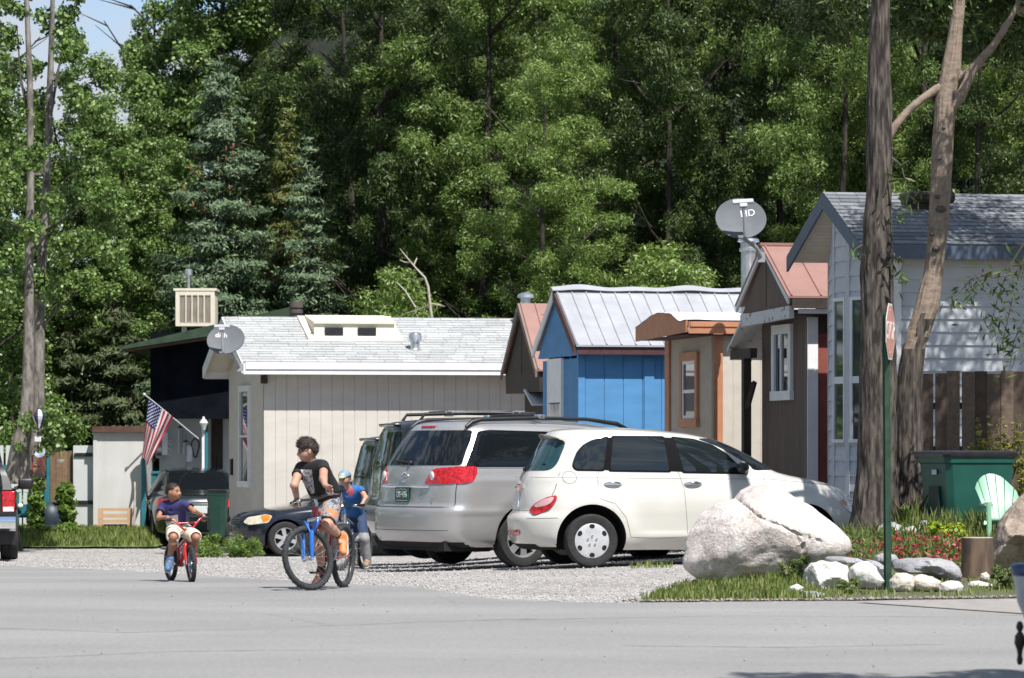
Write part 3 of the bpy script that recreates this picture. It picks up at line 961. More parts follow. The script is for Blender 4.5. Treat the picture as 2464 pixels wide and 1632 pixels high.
# ---- the tan trailer with arched roof board
def tan():
 W, Ln = 2.8, 6.0
 r, g = house_root('trailer_home', 1716, 64.0, 'tan trailer end with orange trim, arched roof board and narrow window')
 ze = 3.12 - g
 b = MB(); b.M = frame_at((0, W, 0), END_U, END_N); grooved(b, W, lambda x: -.2, lambda x: ze + .05, .10, .006, .006); b.build('end_wall', M_TAN, r)
 b = MB(); b.M = frame_at((0, 0, 0), FR_U, FR_N); grooved(b, Ln, lambda x: -.2, lambda x: ze + .04, .42, .008, .006, start=.3); b.build('front_wall', M_TANL, r)
 b = MB(); b.b2((.11, W - .1, -.2), (Ln, W, ze)); b.build('back_wall', M_TAN, r)
 b = MB(); b.b2((0, -.03, -.2), (.14, -.003, ze)); b.build('corner_board', M_ORANGE, r)
 b = MB(); b.b2((-.035, W - .26, -.2), (-.004, W, ze)); b.build('corner_board', M_ORANGE, r)
 ok = .42
 # arched board at the overhanging end
 top = []
 yl, yr = 2.98, -.14
 for k in range(25):
  t = k / 24
  y = yr + (yl - yr) * t
  base = 3.29 + (3.27 - 3.29) * t
  top.append((y, base - g + .17 * math.sin(math.pi * min(1, t * 1.0)) ** 1.5 - (.03 if 0.0 < t < .25 else 0) * math.sin(math.pi * t / .25)))
 bot = [(y, (3.12 + (3.06 - 3.12) * (y - yr) / (yl - yr)) - g) for y, _ in top]
 b = MB()
 poly = top + bot[::-1]
 b.prism(poly, -ok - .03, -ok, 'yz')
 b.build('arched_board', M_ORANGE, r)
 b = MB()
 for k in range(24):
  (ya, za), (yb, zb) = top[k], top[k + 1]
  N = 30
  for i in range(N):
   xa, xb = -ok - .05 + (Ln + .5) * i / N, -ok - .05 + (Ln + .5) * (i + 1) / N
   wv = lambda x, y: .02 * mnoise.noise(Vector((x * 3, y * 4, 1)))
   b.add([(xa, ya, za + .01 + wv(xa, ya)), (xb, ya, za + .01 + wv(xb, ya)), (xb, yb, zb + .01 + wv(xb, yb)), (xa, yb, zb + .01 + wv(xa, yb))], [(0, 1, 2, 3)])
 rf = b.build('roof', MAT('white_roof_coating', (0.72, 0.75, 0.80), .5, var=.12, scale=4, bump=.3), r, smooth=40)
 b = MB(); b.b2((-ok, -.20, 3.10 - g), (Ln, -.17, 3.275 - g)); b.b2((-ok + .02, -.215, 3.20 - g), (Ln, -.201, 3.272 - g)); b.b2((.3, -.17, 3.0 - g), (Ln, -.032, 3.12 - g)); b.build('eave_board', M_ORANGE, r)
 b = MB(); b.b2((-ok + .01, -.168, 3.07 - g), (Ln, W + .1, 3.09 - g)); b.build('soffit', M_SOFFIT, r)
 window(r, (0, 1.32, 2.30 - g), END_U, END_N, .80, .86, .13, .05, M_ORANGE, M_PANE, name='window', hbars=())
 b = MB(); b.M = frame_at((0, 1.32, 2.30 - g), END_U, END_N)
 b.b2((-.40, .014, -.43), (-.355, .035, .43)); b.b2((.355, .014, -.43), (.40, .035, .43)); b.b2((-.354, .014, .385), (.354, .035, .43)); b.b2((-.354, .014, -.43), (.354, .035, -.385)); b.b2((-.354, .015, -.05), (.354, .037, .0))
 b.build('sash', M_WHITE, r)
 b = MB(); b.lathe([(.012, .10), (.03, .06), (.045, 0), (.03, -.05), (.01, -.07)], 12, c=(1.05 - .42, -.235, 3.17 - g)); b.build('amber_lamp', M_AMBER, r, smooth=40)
 b = MB(); z = 3.36 - g; b.lathe([(.07, z - .05), (.07, z + .02), (.13, z + .03), (.13, z + .08), (.10, z + .085), (.13, z + .10), (.13, z + .16), (.10, z + .165), (.12, z + .18), (.12, z + .21), (.02, z + .22)], 16, c=(.75, .9, 0)); b.build('roof_vent', M_GALV, rf, smooth=30)
tan()

# ---- the brown trailer with the pink roof and the porch
def brown():
 W, Ln = 2.35, 6.0
 r, g = house_root('trailer_home', 1942, 60.0, 'brown grooved trailer with faded red metal roof and white framed window')
 zE, zP = 3.5 - g, 4.27 - g
 yr, yl, pk, ok = -.2, 2.40, 1.1, .30
 b = MB(); b.M = frame_at((0, W, 0), END_U, END_N); grooved(b, W, lambda x: -.2, lambda x: 3.3 - g, .09, .010, .010); b.build('end_wall', M_BROWN, r)
 b = MB(); b.b2((.15, .0, -.2), (Ln, .1, zE - .1)); b.build('front_wall', M_REDTRIM, r)
 b = MB(); b.b2((0, -.03, -.2), (.148, .1, 3.22 - g)); b.build('corner_board', M_WHITE, r)
 b = MB(); b.b2((.11, W - .1, -.2), (Ln, W, zE - .1)); b.build('back_wall', M_BROWN, r)
 b = MB(); b.prism([(yr + .03, zE - .16), (yl - .03, zE - .16), (pk, zP - .07)], -ok + .02, -ok + .06, 'yz'); b.b2((-ok + .008, pk - .015, zE - .1), (-ok + .02, pk + .015, zP - .1)); b.build('gable', M_BROWN, r)
 b = MB(); b.prism([(yr, 3.37 - g), (yl, 3.32 - g), (yl, 3.15 - g), (yr, 3.20 - g)], -ok - .01, -ok + .06, 'yz'); b.build('gable_beam', M_PEEL, r)
 b = MB(); rake(b, -ok - .05, [(yr - .06, zE - .01), (pk, zP + .0)], .10); rake(b, -ok - .05, [(pk, zP), (yl + .1, zE - .04)], .10); b.build('barge_board', M_WHITE, r)
 ef, er, eb = (yr - .12, zE), (pk, zP), (yl + .1, zE - .03)
 b = MB(); slab(b, -ok - .06, Ln, ef, er, .03); ribs(b, -ok - .06, Ln, ef, er, .42, .02, .03, .05); slab(b, -ok - .06, Ln, eb, er, .03); b.b2((-ok - .08, pk - .06, zP - .02), (Ln, pk + .06, zP + .02)); b.build('roof', M_PINK, r)
 b = MB(); b.b2((-ok, yr - .12, zE - .17), (Ln, yr - .09, zE - .04)); b.build('eave_board', M_DKBROWN, r)
 b = MB(); b.b2((-ok + .1, yr - .075, zE - .24), (Ln, yr - .05, zE - .175)); b.build('eave_trim', M_WHITE, r)
 b = MB(); b.b2((-ok + .06, yr - .05, zE - .26), (Ln, -.04, zE - .25)); b.b2((.16, -.02, zE - .5), (Ln, -.003, zE - .26)); b.build('soffit', M_DKBROWN, r)
 window(r, (0, 1.2, 2.62 - g), END_U, END_N, .74, .80, .13, .045, M_WHITE, M_PANE, bars=(-.05,), bar=.05)
 # porch at the far side: low roof, beam, post and brace
 b = MB(); slab(b, -ok - .03, 2.5, (2.30, 3.24 - g), (3.05, 2.86 - g), .05); b.build('porch_roof', M_PEEL, r)
 b = MB(); b.b2((-ok + .02, 1.95, 2.70 - g), (-ok + .12, 3.05, 2.84 - g)); b.b2((-ok + .02, 2.30, -.2), (-ok + .13, 2.44, 2.70 - g))
 b.tube([(-ok + .07, 2.30, 2.0 - g), (-ok + .07, 1.93, 2.35 - g)], .045, 4); b.build('porch_frame', M_DKBROWN, r)
brown()

# ---- the white lap-sided home on the right, bay window at its end
def white():
 W, Ln = 2.83, 7.0
 r, g = house_root('mobile_home', 2145, 56.0, 'white lap-sided mobile home with grey shingle roof behind the two tree trunks', 'mobile home')
 ze, zf, zr, ov, ok = 3.83 - g, 4.0 - g, 4.76 - g, .30, .48
 b = MB(); b.M = frame_at((0, 0, 0), FR_U, FR_N); lapped(b, Ln, 0.0, lambda x: ze, .168); b.build('front_wall', M_VINYL, r)
 plan = [(0, 0), (.75, -.35), (1.37, -.35), (W, 0)]
 names = []
 for k in range(3):
  (ya, xa), (yb, xb) = plan[k], plan[k + 1]
  A, B = Vector((xb, yb, 0)), Vector((xa, ya, 0))
  u = (B - A); L = u.length; u.normalize(); n = Vector((u.y, -u.x, 0))
  if n.x > 0: n = -n
  b = MB(); b.M = frame_at(A, u, n)
  def top(s, ya=ya, yb=yb, L=L):
   y = yb + (ya - yb) * s / L
   return zf + (zr - zf) * (1 - abs(y - W / 2) / (W / 2 + ov)) - .08
  N = 8
  zmax = [top(L * i / N) for i in range(N + 1)]
  pk = max(zmax)
  lapped(b, L, 0.0, lambda x: min(zmax), .20)
  b.prism([(0, min(zmax))] + [(L * i / N, zmax[i]) for i in range(N + 1)] + [(L, min(zmax))], -.06, .004, 'xz')
  ft = .045
  b.b2((-.03, -.02, 0), (ft, .03, zmax[0])); b.b2((L - ft, -.02, 0), (L + .0, .031, zmax[-1]))
  b.build('bay_wall', M_VINYL, r)
  if k < 2:
   cx = L / 2 if k == 1 else L * .52
   ww = L - .18 if k == 1 else L - .20
   window(r, tuple(A + u * cx + Vector((0, 0, 2.43 - g))), u, n, ww, 1.80, .045, .05, M_WHITE, M_PANE, hbars=(-.13,), bar=.09, inset=.028)
 b = MB(); b.b2((.1, W - .1, 0), (Ln, W, ze)); b.build('back_wall', M_VINYL, r)
 ef, er, eb = (-ov, zf), (W / 2, zr), (W + ov, zf)
 b = MB(); slab(b, -ok, Ln, (ef[0] + .02, ef[1] + .01), er, .05); slab(b, -ok, Ln, eb, er, .05); rf = b.build('roof', M_CREAM, r)
 b = MB(); shingles(b, -ok - .03, Ln, (ef[0], ef[1] + .015), (er[0], er[1] + .014), .135, .26, 8); shingles(b, -ok - .03, Ln, (eb[0], eb[1] + .015), (er[0], er[1] + .014), .135, .26, 9); b.build('shingles', M_SHINGLE_G, rf, fix=False)
 b = MB(); b.b2((-ok, -ov - .035, ze), (Ln, -ov - .002, zf)); b.build('eave_board', M_SLATE, r)
 b = MB(); rake(b, -ok - .035, [(ef[0] - .03, zf), (er[0], zr), (eb[0] + .03, zf)], .20); b.build('barge_board', M_SLATE, r)
 b = MB()
 for k in range(18):
  for a, c in ((ef, er), (eb, er)):
   t0, t1 = k / 18, (k + .9) / 18
   slab(b, -ok + .01, 0.30, (a[0] + (c[0] - a[0]) * t0, a[1] + (c[1] - a[1]) * t0 - .065), (a[0] + (c[0] - a[0]) * t1, a[1] + (c[1] - a[1]) * t1 - .065), .012)
 b.b2((.0, -ov, ze + .01), (Ln, -.02, ze + .03))
 b.build('soffit', M_CREAM, r)
 b = MB(); b.b2((.02, -.10, .2), (.10, -.024, ze)); b.build('downspout', M_WHITE, r)
 b = MB(); y0 = .78; z0 = zf + (zr - zf) * (y0 + ov) / (W / 2 + ov)
 b.rbox((.80, y0 + .28, z0 + .21), (.62, .62, .16), .05); b.b2((.55, y0 + .05, z0 - .02), (1.05, y0 + .5, z0 + .14)); b.build('roof_vent', M_DKBROWN, rf)
white()

# ---- the dark-eaved house at the back left
def darkhouse():
 Y = 86.0
 p = on_ground(545, Y)
 r = thing('house', p, 'dark navy house front with green roof edge over a pale wall of hanging ornaments', 'house')
 g = p.z
 X = lambda px: (px - 545) * Y / F_PX
 Z = lambda py: H_CAM + (Y_HOR - py) * Y / F_PX - g
 b = MB(); b.b2((X(362), 0, Z(1008)), (X(700), .12, Z(800))); b.build('upper_wall', M_DARKWALL, r)
 b = MB(); b.M = frame_at((X(376), .75, 0), FR_U, FR_N); grooved(b, X(700) - X(376), lambda x: -.2, lambda x: Z(1000), .55, .01, .008); b.build('lower_wall', M_OFFW, r)
 b = MB()                                                     # roof wedge rising to the right
 b.add([(X(296), -.65, Z(836)), (X(700), -.65, Z(742)), (X(700), -.65, Z(782)), (X(300), -.65, Z(843)), (X(296), 5.0, Z(836)), (X(700), 5.0, Z(742)), (X(700), 5.0, Z(782)), (X(300), 5.0, Z(843))],
    [(0, 1, 2, 3), (4, 7, 6, 5), (0, 4, 5, 1), (3, 2, 6, 7), (0, 3, 7, 4), (1, 5, 6, 2)])
 b.build('roof', M_GREENFAS, r)
 b = MB()
 b.add([(X(304), -.62, Z(844)), (X(700), -.62, Z(785)), (X(700), -.0, Z(785)), (X(304), -.0, Z(844)), (X(304), -.62, Z(848)), (X(700), -.62, Z(789)), (X(700), -.0, Z(789)), (X(304), -.0, Z(848))],
    [(0, 1, 2, 3), (7, 6, 5, 4), (0, 4, 5, 1), (2, 6, 7, 3), (0, 3, 7, 4), (1, 5, 6, 2)]); b.build('soffit', M_SOFFIT, r)
 # door, teal and white posts
 d = MB(); d.b2((X(502), .70, -.1), (X(530), .76, Z(1006))); do = d.build('door', M_DKBROWN, r)
 d = MB()
 for px in (509, 519): d.b2((X(px), .67, .3), (X(px + 4), .698, Z(1100)))
 d.build('door_panel', M_BLACK, do)
 d = MB(); d.b2((X(485), .1, -.1), (X(491), .2, Z(1000))); d.lathe([(.05, Z(1000)), (.06, Z(1010)), (.09, Z(1018)), (.05, Z(1028)), (.03, Z(1035))], 10, c=(X(490), .05, 0)); d.build('porch_post', M_WHITE, r, smooth=30)
 d = MB(); d.b2((X(493), .15, -.1), (X(499), .22, Z(1000))); d.build('porch_post', M_TEAL, r)
 # teal porch railing
 d = MB(); d.b2((X(352), .3, Z(1140)), (X(482), .38, Z(1134))); d.b2((X(352), .32, -.3), (X(362), .40, Z(1138))); d.b2((X(474), .32, -.3), (X(481), .40, Z(1139)))
 d.b2((X(363), .33, -.3), (X(382), .35, Z(1142)))
 d.build('railing', M_TEAL, r)
 return r, X, Z, p
DH, DX, DZ, DP = darkhouse()

def ornament(px, py0, py1, kind, label, name, cat, grp='ornaments hanging on the pale porch wall'):
 Y = 86.55
 top = PX(px, py0, Y); bot = PX(px, py1, Y)
 h = top.z - bot.z
 b = MB()
 mats = [M_WHITE, M_RUST, M_GREY]
 if kind == 'panel':
  b.rbox((0, 0, -h / 2), (.12, .03, h), .012, 0); b.tube([(0, 0, 0), (0, 0, .08)], .006, 5, mi=1)
 elif kind == 'chime':
  b.lathe([(.05, -.02), (.05, 0), (.01, .03)], 10, 1); b.tube([(0, 0, .03), (0, 0, .15)], .004, 5, mi=1)
  for k in range(5):
   a = k * 1.257; b.tube([(.04 * math.cos(a), .04 * math.sin(a), -.03), (.045 * math.cos(a), .045 * math.sin(a), -h * (.7 + .06 * k))], .009, 6, mi=0 if k % 2 else 2)
 elif kind == 'wreath':
  pts = [(.07 * math.cos(t) * (1 + .25 * math.sin(3 * t)), .01 * math.sin(2 * t), -h / 2 + h / 2 * math.sin(t)) for t in np.linspace(0, 6.28, 24)]
  b.tube(pts, .018, 6, mi=1)
 elif kind == 'spiral':
  pts = [(.05 * math.cos(t * 1.0), .05 * math.sin(t), -h * t / 18) for t in np.linspace(0, 18, 50)]
  b.tube(pts, .010, 5, mi=0)
 elif kind == 'plaque':
  b.rbox((0, 0, -h / 2), (.14, .02, h), .01, 2); b.rbox((0, -.012, -h * .35), (.09, .01, h * .25), .003, 0); b.rbox((0, -.012, -h * .72), (.09, .01, h * .2), .003, 1)
 b.M = Matrix.Identity(4)
 o = b.build(name, mats, smooth=30); o.location = top
 tag(o, label, cat, grp)
ornament(397, 1040, 1095, 'panel', 'wide white hanging panel left among the porch wall ornaments', 'wall_panel', 'ornament')
ornament(456, 1072, 1111, 'panel', 'short white hanging panel right among the porch wall ornaments', 'wall_panel', 'ornament')
ornament(408, 1058, 1096, 'spiral', 'thin pale spiral spinner beside the wide white panel', 'hanging_spinner', 'ornament')
ornament(434, 1028, 1098, 'chime', 'long silver wind chime hanging mid way along the pale porch wall', 'wind_chime', 'ornament')
ornament(447, 1062, 1100, 'chime', 'short wind chime beside the short white hanging panel', 'wind_chime', 'ornament')
ornament(470, 1055, 1100, 'wreath', 'brown twisted wreath on the porch wall near the white post', 'wreath', 'ornament')
ornament(383, 1070, 1103, 'plaque', 'small grey picture plaque under the flag on the porch wall', 'wall_plaque', 'ornament')

# swamp cooler on the dark roof, flue behind it
def cooler():
 Y = 86.6
 a, c = PX(424, 785, Y), PX(520, 700, Y)
 w, h = c.x - a.x, c.z - a.z
 r = thing('evaporative_cooler', a, 'cream evaporative cooler box with louvred panel on the dark green roof edge', 'air cooler')
 b = MB()
 b.rbox((w / 2 - .02, .42, h / 2), (w, .84, h), .025); b.b2((-.05, -.04, h), (w + .01, .88, h + .05))
 b.b2((-.01, -.03, 0), (.07, .004, h)); b.b2((w - .11, -.03, 0), (w - .03, .004, h)); b.b2((.072, -.03, h - .09), (w - .112, .004, h)); b.b2((.072, -.03, 0), (w - .112, .004, .06))
 b.b2((.1, .1, -.2), (.2, .2, .0)); b.b2((w - .3, .1, -.14), (w - .2, .2, .0))
 b.build('cabinet', M_CREAM, r)
 b = MB()
 x0, x1 = .074, w - .114
 for k in range(26): b.box(((x0 + x1) / 2, -.004, .07 + (h - .17) * k / 25), (x1 - x0, .018, .012), rx=.5)
 b.build('louvre', MAT('louvre_tan', (0.40, 0.36, 0.30), .6, var=.08), r)
 b = MB()
 for k in range(1, 5): b.b2((x0 + (x1 - x0) * k / 5 - .012, -.034, .061), (x0 + (x1 - x0) * k / 5 + .012, -.016, h - .091))
 b.build('divider', M_CREAM, r)
 q = PX(454, 700, 87.6); top = PX(454, 648, 87.6)
 b = MB(); hh = top.z - q.z
 b.lathe([(.035, -.7), (.035, hh * .62), (.05, hh * .63), (.05, hh * .70), (.085, hh * .72), (.085, hh * .94), (.05, hh), (.01, hh)], 14)
 o = b.build('flue_pipe', M_GALV, smooth=30); o.location = q
 tag(o, 'slim silver flue pipe rising behind the roof cooler', 'flue pipe')
cooler()

# ---- satellite dishes
def dish(c, w, tilt_el, yaw, label, foot, logo, letters, roll=0.0):
 r = thing('satellite_dish', foot, label, 'satellite dish')
 off = Vector(c) - Vector(foot)
 n = Vector((math.sin(yaw) * math.cos(tilt_el), -math.cos(yaw) * math.cos(tilt_el), math.sin(tilt_el)))
 u = Vector((math.cos(yaw), math.sin(yaw), 0)); v = n.cross(u) * -1
 if v.z < 0: v = -v
 u2 = u * math.cos(roll) + v * math.sin(roll); v2 = v * math.cos(roll) - u * math.sin(roll)
 M = Matrix(((u2.x, n.x, v2.x, off.x), (u2.y, n.y, v2.y, off.y), (u2.z, n.z, v2.z, off.z), (0, 0, 0, 1)))
 Rr = w / 2
 b = MB(); b.M = M
 rings = []
 for t in np.linspace(0.02, 1, 10):
  rings.append([(Rr * t * math.cos(a), -.10 * w * (1 - t * t), Rr * t * .93 * math.sin(a)) for a in np.linspace(0, 2 * math.pi, 40, endpoint=False)])
 back = [[(x * 1.01, y - .015, z * 1.01) for x, y, z in ring] for ring in rings[::-1]]
 b.loft(rings + back, True, True)
 rf = b.build('reflector', MAT('dish_grey', (0.135, 0.145, 0.16), .75, var=.06, spec=.15), r, smooth=50)
 mk = MB(); mk.M = M
 vs, fs = text_mesh(letters, .20 * w, .002)
 lx, lz = logo
 mk.add([(lx * w + x, -.10 * w * (1 - ((lx * w + x) ** 2 + (lz * w + z) ** 2) / Rr ** 2) + .006 + y, lz * w + z) for x, y, z in vs], fs)
 mk.build('lettering', M_WHITE, rf)
 b = MB(); b.M = M
 e0 = (0, -.02, -Rr * .92); e1 = (.0, .10, -Rr * 1.02); e2 = (-.02 * w, .52 * w, -.10 * w)
 b.tube([e0, e1, e2], [.028, .026, .02], 8)
 b.build('arm', M_GREY, r, smooth=40)
 b = MB(); b.M = M
 b.rbox((-.02 * w, .56 * w, .02 * w), (.42 * w, .06 * w, .10 * w), .015); b.rbox((-.02 * w, .55 * w, -.06 * w), (.16 * w, .06 * w, .10 * w), .015)
 b.build('receiver', MAT('receiver_grey', (0.36, 0.37, 0.40), .55, var=.05), r)
 b = MB()
 bk = M @ Vector((0, -.10 * w, -.05 * w))
 b.tube([bk, bk - n * .12, (bk - n * .14 + Vector((0, 0, -.12)))], .03, 8)
 b.tube([bk - n * .14 + Vector((0, 0, -.10)), (off * .25 + Vector((0, 0, -.0))), (0, 0, 0)], .028, 8)
 b.box((0, 0, 0), (.10, .05, .14))
 b.build('mast', M_GREY, r, smooth=40)
 return r
dish(PX(543, 816, 76.0), .66, R(33), R(-6), 'grey satellite dish fixed to the beige trailer roof corner', PX(577, 884, 76.5), (-.14, .16), 'dish', 0)
dish(PX(1783, 525, 59.7), .70, R(30), R(4), 'large grey satellite dish on a mast above the faded red roof', PX(1832, 619, 60.2), (.16, .14), 'HD', .08)
# wide flue behind the brown trailer
p = PX(1801, 700, 63.0); top = PX(1801, 592, 63.0); hh = top.z - p.z
b = MB(); b.lathe([(.11, -.5), (.11, hh - .08), (.135, hh - .075), (.135, hh - .03), (.115, hh - .025), (.115, hh + .05), (.16, hh + .06), (.15, hh + .1), (.03, hh + .12)], 20)
o = b.build('flue_pipe', M_GALV, smooth=30); o.location = p
tag(o, 'wide blue-grey metal flue pipe beside the large satellite dish', 'flue pipe')
# ---------------------------------------------------------------- trees
L_WIL = [LEAF('willow_leaf', (0.065, 0.11, 0.020), (0.19, 0.28, 0.060), (0.36, 0.45, 0.18), .28),
   LEAF('willow_leaf_deep', (0.052, 0.092, 0.018), (0.15, 0.23, 0.05), (0.28, 0.36, 0.13), .28),
   LEAF('willow_leaf_olive', (0.055, 0.095, 0.02), (0.155, 0.225, 0.055), (0.28, 0.35, 0.13), .28)]
L_WIL.append(LEAF('shade_toned_leaf', (0.024, 0.044, 0.010), (0.062, 0.102, 0.024), (0.15, 0.20, 0.065), .2))  # darker copy of the willow leaf, shade put into the colour
L_FAR = LEAF('shade_toned_far_leaf', (0.016, 0.028, 0.010), (0.044, 0.070, 0.024), (0.09, 0.12, 0.045), .1, rough=.7)  # darkened leaf colour supplies the shade in gaps between nearer crowns
L_COT = LEAF('cottonwood_leaf', (0.050, 0.095, 0.02), (0.15, 0.24, 0.055), (0.34, 0.43, 0.19), .28, rough=.4, spec=.38)
L_SPR = LEAF('blue_spruce_needle', (0.048, 0.085, 0.042), (0.130, 0.190, 0.100), (0.20, 0.265, 0.15), .10, rough=.6)
L_GOLD = LEAF('golden_conifer', (0.07, 0.10, 0.022), (0.155, 0.19, 0.048), (0.22, 0.17, 0.06), .2, rough=.6)
L_DRK = LEAF('dark_spruce_needle', (0.030, 0.050, 0.018), (0.085, 0.115, 0.045), (0.14, 0.13, 0.06), .10, rough=.6)
M_BARK = MAT('grey_bark', (0.13, 0.115, 0.10), 0.9, c2=(0.05, 0.042, 0.036), scale=(14, 14, 2.2), bump=1.0, detail=8)
M_POPBARK = MAT('poplar_bark', (0.09, 0.08, 0.07), 0.9, c2=(0.27, 0.245, 0.215), scale=(10, 10, 4), bump=1.0, detail=8)
M_WOODBARK = MAT('wood_bark', (0.022, 0.018, 0.014), 0.95, c2=(0.06, 0.05, 0.04), scale=(14, 14, 2.2), detail=6)
M_PALEBARK = MAT('pale_bark', (0.34, 0.30, 0.26), 0.85, c2=(0.17, 0.145, 0.12), scale=(8, 8, 14), bump=.5, lo=.45, hi=.75)
M_TWIG = MAT('bare_twig', (0.40, 0.36, 0.29), 0.85, var=.2)
M_CONE = MAT('spruce_cone', (0.22, 0.095, 0.045), .8, var=.3)

def unit(n, rng):
 v = rng.normal(size=(n, 3)); return v / np.linalg.norm(v, axis=1)[:, None]

def leaves(P, out, rng, Lf, Wf, droop=0.3, up=0.6, spread=.8):
 """diamond leaves at points P, facing roughly outwards and upwards"""
 n = len(P)
 nrm = out + np.array([0, 0, up]) + rng.normal(size=(n, 3)) * spread
 nrm /= np.linalg.norm(nrm, axis=1)[:, None]
 ax = rng.normal(size=(n, 3)) + out * .8 + np.array([0, 0, -droop])
 ax -= nrm * (ax * nrm).sum(1)[:, None]
 ax /= np.linalg.norm(ax, axis=1)[:, None] + 1e-9
 sd = np.cross(nrm, ax)
 s = rng.uniform(.6, 1.3, n)[:, None]
 l, w = Lf * s, Wf * s
 V = np.stack([P - ax * l * .5, P + sd * w * .5 + ax * l * .04, P + ax * l * .5, P - sd * w * .5 + ax * l * .04], 1)
 return V.reshape(-1, 3)

def clump_cloud(clumps, n, rng, shell=.62):
 """points spread through clumps (cx,cy,cz,r), thicker towards each clump's skin"""
 C = np.array([c[:3] for c in clumps]); Rr = np.array([c[3] for c in clumps])
 w = Rr ** 2; w /= w.sum()
 k = rng.choice(len(C), n, p=w)
 d = unit(n, rng)
 r = shell + (1 - shell) * rng.uniform(0, 1, n) + rng.normal(0, .10, n)
 inner = rng.uniform(0, 1, n) < .25
 r[inner] = rng.uniform(0.1, shell, inner.sum())
 P = C[k] + d * (Rr[k] * r)[:, None] * np.array([1, 1, .8])
 return P, d

def crown_mesh(name, clumps, n, seed, mat, Lf=.15, Wf=.042, droop=.5, up=.5, spread=.8):
 rng = np.random.default_rng(seed)
 P, d = clump_cloud(clumps, n, rng)
 V = leaves(P, d, rng, Lf, Wf, droop, up, spread)
 return raw_mesh(name, V, np.arange(len(V)).reshape(-1, 4), mat)

def make_clumps(seed, H, Rc, base, n, rmin=.5, rmax=1.1, lean=0.0):
 """clumps through an upright crown, spreading sprays towards the outside"""
 rr = random.Random(seed); out = []
 for _ in range(n):
  t = rr.random() ** .85
  z = base + (H - base) * t
  prof = math.sin(math.pi * min(.97, (.16 + .80 * t))) ** .65
  a = rr.uniform(0, 6.283); q = Rc * prof * math.sqrt(rr.random()) * 1.0
  r = rr.uniform(rmin, rmax) * (1.1 - .45 * t)
  out.append((q * math.cos(a) + lean * t, q * math.sin(a), z, r))
 return out

def lobed(seed, H, Rc, base, nl, sub=16, rmin=.75, rmax=1.45):
 """big lobes with dark gaps between them, each carrying many small sprays"""
 rr = random.Random(seed); out = []
 for k in range(nl):
  t = (k + rr.random()) / nl
  z = base + (H - base) * t
  prof = math.sin(math.pi * min(.97, (.20 + .74 * t))) ** .6
  a = k * 2.4 + rr.uniform(-.7, .7); q = Rc * prof * rr.uniform(.35, .95)
  R0 = rr.uniform(rmin, rmax) * (1.15 - .45 * t)
  c = (q * math.cos(a), q * math.sin(a), z)
  for _ in range(int(sub * R0 ** 1.6) + 4):
   d = Vector((rr.gauss(0, 1), rr.gauss(0, 1), rr.gauss(.25, 1))).normalized()
   f = rr.uniform(.62, 1.08)
   out.append((c[0] + d.x * R0 * f, c[1] + d.y * R0 * f, c[2] + d.z * R0 * f * 1.15, rr.uniform(.20, .44)))
 return out

def trunk_mb(H, r0, limbs, seed, bend=.25):
 rr = random.Random(seed); b = MB()
 pts = []; N = 8
 for i in range(N + 1):
  t = i / N
  pts.append((bend * math.sin(t * 2.4 + seed), bend * .6 * math.sin(t * 3.1 + seed * 2), H * t - .3))
 b.tube(pts, [r0 * (1 - .8 * i / N) * (1.25 if i == 0 else 1) for i in range(N + 1)], 8)
 for _ in range(limbs):
  k = rr.randint(2, N - 1); p = Vector(pts[k]); a = rr.uniform(0, 6.283); L = rr.uniform(1.0, 2.2)
  e = p + Vector((math.cos(a) * L, math.sin(a) * L, L * rr.uniform(.5, 1.0)))
  m_ = (p + e) / 2 + Vector((0, 0, -.15))
  b.tube([p, m_, e], [r0 * .35 * (1 - .6 * k / N) + .02, r0 * .22, .015], 6)
  for _ in range(3):
   q = p.lerp(e, rr.uniform(.4, 1)); a2 = a + rr.uniform(-1, 1); l2 = rr.uniform(.4, .9)
   b.tube([q, q + Vector((math.cos(a2) * l2, math.sin(a2) * l2, l2 * rr.uniform(.1, .9)))], [.02, .006], 4)
 return b

PROTO = {}
def broad(kind, loc, sc, rz, label, group=None, cat='tree', name='leafy_tree', szx=1.0):
 """a broadleaf tree > trunk, crown; kinds share meshes"""
 t = thing(name, loc, label, cat, rz, group)
 if kind not in PROTO:
  i = len(PROTO)
  if kind.startswith('willow'):
   k = int(kind[-1])
   cl = lobed(20 + k, 13.0, 2.3, 0.8, 17)
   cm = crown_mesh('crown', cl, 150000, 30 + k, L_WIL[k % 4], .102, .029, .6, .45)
  elif kind.startswith('cotton'):
   k = int(kind[-1])
   cl = lobed(60 + k, 12.4, 2.2, .8, 16)
   cm = crown_mesh('crown', cl, 90000, 70 + k, L_COT, .088, .074, .2, .5)
  else:                                                    # small bushy tree
   k = int(kind[-1])
   cl = lobed(90 + k, 5.2, 1.3, .3, 10, 18, .5, .9)
   cm = crown_mesh('crown', cl, 34000, 95 + k, L_WIL[k % 3], .115, .032, .5, .4)
  H = 12.0 if not kind.startswith('bush') else 4.4
  tb = trunk_mb(H, .14 if H > 6 else .07, 10 if H > 6 else 6, 3 + i)
  to = tb.build('trunk', M_WOODBARK, t, smooth=50)
  PROTO[kind] = (cm, to.data)
 else:
  link('trunk', PROTO[kind][1], t)
 link('crown', PROTO[kind][0], t)
 t.scale = (sc * szx, sc * szx, sc)
 return t

def at(px, Y, dz=0.0):
 p = on_ground(px, Y); p.z += dz; return p

